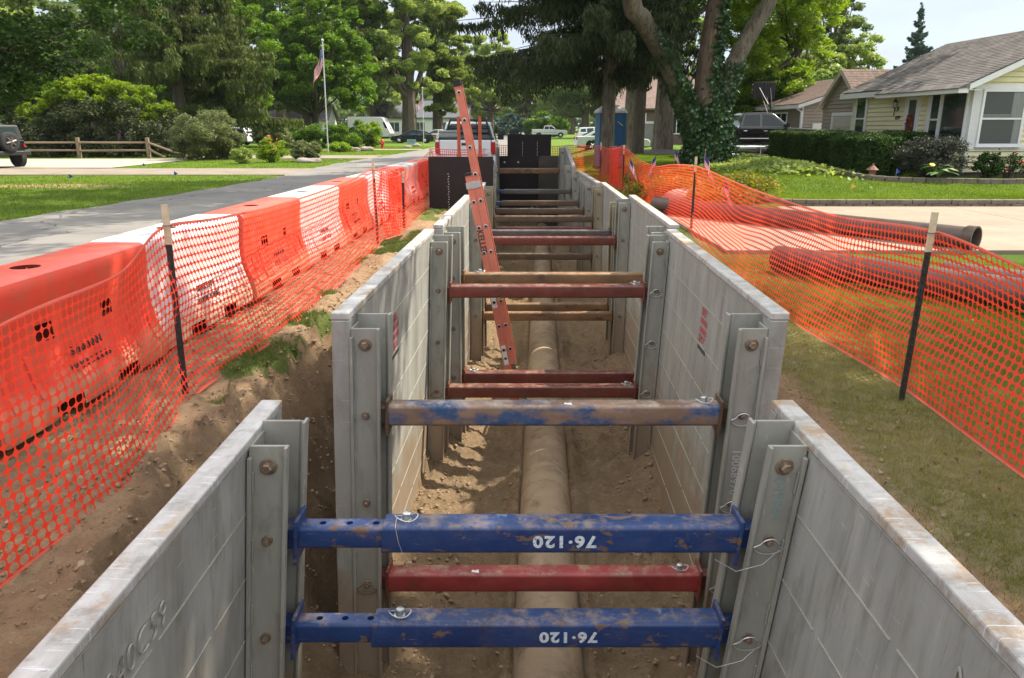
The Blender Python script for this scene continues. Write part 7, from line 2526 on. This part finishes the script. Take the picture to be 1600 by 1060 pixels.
# far rows of trees down the street (one build of each, then copies)
gft = 'trees down the far end of the street'
f1 = tree('rounded far tree down the street above the white pickup', 0, 0, 14, 5, [(0, 0, 8.5, 5.5, 5, 4.5), (2, 0, 6, 4.5, 4, 3), (-3, 0, 6, 4, 4, 3), (0, 0, 12, 3.5, 3.5, 3)], 20000, 0.42, 'leafhaze', 0.5, 'bark2', group=gft, clus=0.18, ncl=130, fork=3.5)
f1.location = (11.0, 118, 0)
f2 = tree('tall narrow far tree just right of the work truck', 0, 0, 18, 5, [(0, 0, 11, 4.2, 4, 6), (1.5, 0, 7, 4, 4, 3), (-2, 0, 6, 3.5, 3, 3)], 18000, 0.45, 'leafpale', 0.5, 'bark2', group=gft, clus=0.18, ncl=120, fork=4)
f2.location = (-3.5, 128, 0)
FT = [(f1, X(140, 74), 74, 1.05, 'far tree behind the vine mound at the left'), (f2, X(60, 78), 78, 1.0, 'tall far tree behind the grey green tree at far left'), (f1, 3.5, 165, 1.2, 'far tree in the gap straight down the street'), (f1, 18, 128, 1.15, 'far tree behind the white suv on the right'), (f2, 9, 150, 1.1, 'tall far tree behind the white pickup'), (f2, 24, 112, 1.0, 'far tree behind the brown house between the right trunks'),
      (f1, -10, 140, 1.2, 'far tree behind the yellowing twin trunked tree'), (f2, -22, 125, 1.2, 'tall far tree behind the pale locust'), (f1, -34, 118, 1.3, 'far tree behind the long white house'), (f2, -46, 108, 1.2, 'tall far tree behind the round maple'),
      (f1, -50, 80, 1.0, 'far tree behind the brown house roof'), (f2, -42, 66, 0.9, 'tall tree at the far left behind the brown house'), (f1, -30, 70, 1.0, 'tree behind the hemlocks on the left'), (f2, -5, 175, 1.2, 'tall far tree over the end of the street'),
      (f1, 30, 95, 1.0, 'far tree behind the second spruce'), (f2, 22, 62, 0.75, 'tree behind the olive house'), (f1, 14, 185, 1.3, 'farthest rounded tree beyond the white pickup'), (f1, -38, 88, 1.0, 'far tree left of the parked white suv'), (f2, -24, 92, 1.0, 'tall tree behind the parked white suv')]
for i, (src, x, y, s, lb) in enumerate(FT):
    dup(src, (x, y, 0), rs.rand() * 6.28, lb, s)
bushy('dark rounded bush behind the white pickup far down the street', X(855, 137), 139, [(0, 0, 2.0, 3.8, 2, 2.0)], 9000, 0.35, 'leafmaple', 'round_bush', 'bush', ncl=90)
bushy('dark low evergreens beside the end of the street', X(792, 150), 152, [(-5, 0, 2.5, 4, 2, 3.0), (1, 0, 2.0, 4, 2, 2.2)], 9000, 0.4, 'bluespruce', 'low_evergreens', 'bush', ncl=90)
# woods closing the horizon
n = 60000
th = rs.rand(n) * 2.2 - 1.45
rr = 235 + 25 * rs.rand(n)
hh = (8 + 5 * vnoise(th * 22, 1.0) + 2.5 * vnoise(th * 70, 3.0)) * np.interp(th, [-1.6, 0.25, 0.45, 0.8], [1.6, 1.25, 0.9, 0.7])
P = np.stack([np.sin(th) * rr, np.cos(th) * rr, rs.rand(n) ** 0.8 * hh], -1)
o = leaf_mesh('far_woods', P, 1.5, 'leafhaze', aspect=0.8)
tag(o, kind='stuff')

# fallen leaves on the verge and the bank
n = 900
lx = np.where(rs.rand(n) < 0.6, 1.75 + 3.5 * rs.rand(n), -2.6 + 1.0 * rs.rand(n)); ly = 2.3 + 9 * rs.rand(n) ** 1.2
o = leaf_mesh('fallen_leaves', np.stack([lx, ly, np.array(hz(lx, ly)) + 0.018], -1), 0.035, 'litter', aspect=0.6, up=0.0, fold=0.3)
tag(o, kind='stuff')
# --- hedge and bed plants of the yellow house
def box_hedge(label, pts_, wdt, h, n, mat='yew', leaf=0.075, name='clipped_hedge'):
    t = lthing(name, label, 'hedge', None)
    P0 = catmull(pts_, 60)
    i = rs.rand(n) * 58.99; k = i.astype(int); f = (i - k)[:, None]
    c = P0[k] * (1 - f) + P0[k + 1] * f
    tg = P0[k + 1] - P0[k]; tg /= np.linalg.norm(tg, axis=1)[:, None]
    nn = np.stack([-tg[:, 1], tg[:, 0]], -1)
    side = rs.rand(n)
    u = np.where(side < 0.32, -1, np.where(side < 0.5, 1, rs.rand(n) * 2 - 1)) * wdt / 2
    zz = np.where(side < 0.5, rs.rand(n) ** 0.8 * h, h)
    wob = 0.09 * fbm(c[:, 0] * 2.2 + u, c[:, 1] * 2.2, zz * 2)
    u = u + np.sign(u) * wob * (side < 0.5) + rs.normal(size=n) * 0.03
    zz = zz + 0.06 * fbm(c[:, 0] * 3, c[:, 1] * 3, 1.0) * (side >= 0.5) + rs.normal(size=n) * 0.025
    xy = c + nn * u[:, None]
    ends = rs.rand(n) < 0.16
    e0 = rs.rand(n) < 0.5
    tg0 = P0[0] - P0[1]; tg0 /= np.linalg.norm(tg0); tg1 = P0[-1] - P0[-2]; tg1 /= np.linalg.norm(tg1)
    ce = np.where(e0[:, None], P0[0] + tg0 * 0.06, P0[-1] + tg1 * 0.06)
    te = np.where(e0[:, None], tg0, tg1)
    ne = np.stack([-te[:, 1], te[:, 0]], -1)
    ue = (rs.rand(n) * 2 - 1) * wdt / 2
    xe = ce + ne * ue[:, None] + te * (0.05 * rs.normal(size=n) - 0.12 * np.abs(ue / wdt * 2) ** 3)[:, None]
    xy = np.where(ends[:, None], xe, xy)
    zz = np.where(ends, rs.rand(n) * h, zz)
    # rounded ends
    zb = np.array([flat(a, b) for a, b in xy])
    P = np.stack([xy[:, 0], xy[:, 1], np.maximum(zz, 0.02) + zb], -1)
    leaf_mesh('foliage', P, leaf, mat, t, aspect=0.5, up=0.2)
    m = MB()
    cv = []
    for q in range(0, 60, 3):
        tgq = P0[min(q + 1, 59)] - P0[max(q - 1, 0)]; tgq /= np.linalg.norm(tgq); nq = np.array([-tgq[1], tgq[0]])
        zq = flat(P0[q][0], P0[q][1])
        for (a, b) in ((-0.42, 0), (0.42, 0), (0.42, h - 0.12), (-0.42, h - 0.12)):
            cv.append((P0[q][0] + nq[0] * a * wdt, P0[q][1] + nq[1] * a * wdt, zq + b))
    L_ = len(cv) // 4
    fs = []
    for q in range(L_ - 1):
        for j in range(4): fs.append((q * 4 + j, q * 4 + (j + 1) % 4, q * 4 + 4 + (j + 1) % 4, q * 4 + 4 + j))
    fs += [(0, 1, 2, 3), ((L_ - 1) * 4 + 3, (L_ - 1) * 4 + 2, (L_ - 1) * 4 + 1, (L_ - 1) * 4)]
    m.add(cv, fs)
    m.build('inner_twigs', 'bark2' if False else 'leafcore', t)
    return t
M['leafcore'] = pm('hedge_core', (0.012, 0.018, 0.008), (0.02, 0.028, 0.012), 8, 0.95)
box_hedge('long dark clipped yew hedge in front of the yellow house', [(11.05, 32.2), (11.05, 29), (11.0, 25.5), (10.85, 22.6)], 0.9, 1.08, 60000)
box_hedge('short clipped hedge block nearest the smoky shrub', [(10.35, 24.0), (10.35, 22.6), (10.4, 21.5)], 0.95, 0.96, 22000)
box_hedge('low clipped hedge beside the front door behind the main hedge', [(11.75, 24.3), (11.7, 22.6)], 0.7, 1.12, 12000)
bushy('smoky grey green shrub at the corner window of the yellow house', 11.3, 20.85, [(0, 0, 0.52, 0.85, 0.6, 0.5), (0.2, 0, 0.75, 0.7, 0.5, 0.3)], 11000, 0.055, 'darkbush', 'smoky_shrub', 'shrub', clus=0.3, ncl=110, z0=0.42)
bushy('small dark evergreen shrub below the screened window', 12.75, 20.75, [(0, 0, 0.3, 0.35, 0.3, 0.35), (0.25, 0, 0.55, 0.12, 0.12, 0.22), (-0.15, 0, 0.5, 0.12, 0.12, 0.2)], 3500, 0.06, 'yew', 'dark_shrub', 'shrub', clus=0.3, ncl=50, z0=0.42)
bushy('dark bush at the right edge below the house corner', 14.3, 20.8, [(0, 0, 0.4, 0.5, 0.4, 0.45)], 4500, 0.06, 'yew', 'dark_shrub', 'shrub', clus=0.3, ncl=50, z0=0.42)
bushy('thin rose plant with red blooms under the screened window', 13.35, 20.7, [(0, 0, 0.35, 0.5, 0.25, 0.3)], 900, 0.06, 'yew', 'rose_plant', 'flowers', clus=0.3, ncl=30, z0=0.42, extra=blossoms('petalred', 7, 0.11))
# hosta
t = lthing('hosta_plant', 'large pale leaved hosta with yellow bloom on the bed edge', 'plant')
m = MB()
for i in range(26):
    a = rs.rand() * 6.283; r_ = 0.16 + 0.26 * rs.rand(); zt = 0.12 + 0.22 * rs.rand()
    d = Vector((math.cos(a), math.sin(a), 0)); s_ = Vector((-math.sin(a), math.cos(a), 0))
    b = d * r_ * 0.4 + Vector((0, 0, zt)); e = d * (r_ + 0.18) + Vector((0, 0, zt - 0.06)); mid_ = (b + e) / 2 + Vector((0, 0, 0.05))
    m.tube([(0, 0, 0), tuple(b)], 0.008, 4)
    m.add([b, mid_ + s_ * 0.10 - Vector((0, 0, .02)), e, mid_ - s_ * 0.10 - Vector((0, 0, .02)), mid_], [(0, 1, 4), (1, 2, 4), (2, 3, 4), (3, 0, 4)])
m.build('leaves', 'hosta', t, fix=False)
m = MB(); m.lathe([(0.01, 0), (0.06, 0.03), (0.07, 0.07), (0.02, 0.08)], (0, -0.5, 1), (-0.28, -0.15, 0.30), 10); m.build('bloom', 'petalyellow', t)
t.location = (11.15, 20.2, 0.45)
# flower bed behind the right netting
gpf = 'garden plants behind the right netting'
for i, (x, y, rx, lb) in enumerate([(3.75, 19.3, 0.75, 'yellow green plants behind the netting near the corner stake'), (4.0, 17.9, 0.8, 'middle clump of yellow green plants behind the netting'), (4.55, 16.9, 0.8, 'clump of yellow green plants behind the stake before the ivy tree'), (3.6, 21.0, 0.5, 'farthest small clump of plants behind the netting'), (5.35, 17.6, 0.7, 'rightmost clump of yellow green plants behind the netting')]):
    bushy(lb, x, y, [(0, 0, 0.27, rx, 0.6, 0.27)], 4200, 0.075, 'flowerleaf', 'garden_plant', 'plant', group=gpf, clus=0.35, ncl=60)

# --- shade trees outside the picture on the right (they cast the dapples on the trench)
def shade_tree(label, x, y, ells, n, leaf=0.22):
    t = lthing('street_tree', label, 'tree', 'street trees beside the camera')
    P, cl = crown_points(ells, n, 0.22, 110, shell=0.55)
    paths = [([(x, y, -0.1), (x - 0.1, y, 3), (x - 0.3, y, 6), (ells[0][0], ells[0][1], ells[0][2])], [0.4, 0.32, 0.26, 0.06])]
    for i in rs.choice(len(cl), 16, replace=False):
        c = cl[i, :3]; paths.append(([(x - 0.2, y, 4.5 + 1.5 * rs.rand()), tuple((np.array([x, y, 6]) + c) / 2), tuple(c)], [0.14, 0.08, 0.02]))
    trunk_mesh('trunk', paths, 'bark', t, 8)
    leaf_mesh('crown', P, leaf, 'leafmaple', t)
    return t
shade_tree('tall street tree standing outside the right edge of the picture', 11.5, 5.0, [(8.6, 7.2, 10.0, 4.8, 3.6, 2.4), (5.8, 4.6, 9.2, 3.6, 3.2, 2.0), (9.8, 3.5, 9.8, 3.5, 3, 2.2), (10.5, 8.5, 10.5, 3, 2.5, 2)], 16000)

# ================================================================ AIR
hm_ = bpy.data.materials.new('haze_air')
hm_.use_nodes = True
hn = hm_.node_tree
hn.nodes.clear()
ho = hn.nodes.new('ShaderNodeOutputMaterial')
hv = hn.nodes.new('ShaderNodeVolumePrincipled')
hv.inputs['Color'].default_value = (0.80, 0.88, 0.97, 1)
hv.inputs['Density'].default_value = 0.00012
hv.inputs['Anisotropy'].default_value = 0.2
hn.links.new(hv.outputs[0], ho.inputs['Volume'])
M['haze'] = hm_
m = MB()
m.box(-760, 760, -75, 1850, -3.3, 30)
tag(m.build('haze', 'haze'), kind='stuff')
sc.cycles.volume_bounces = 1
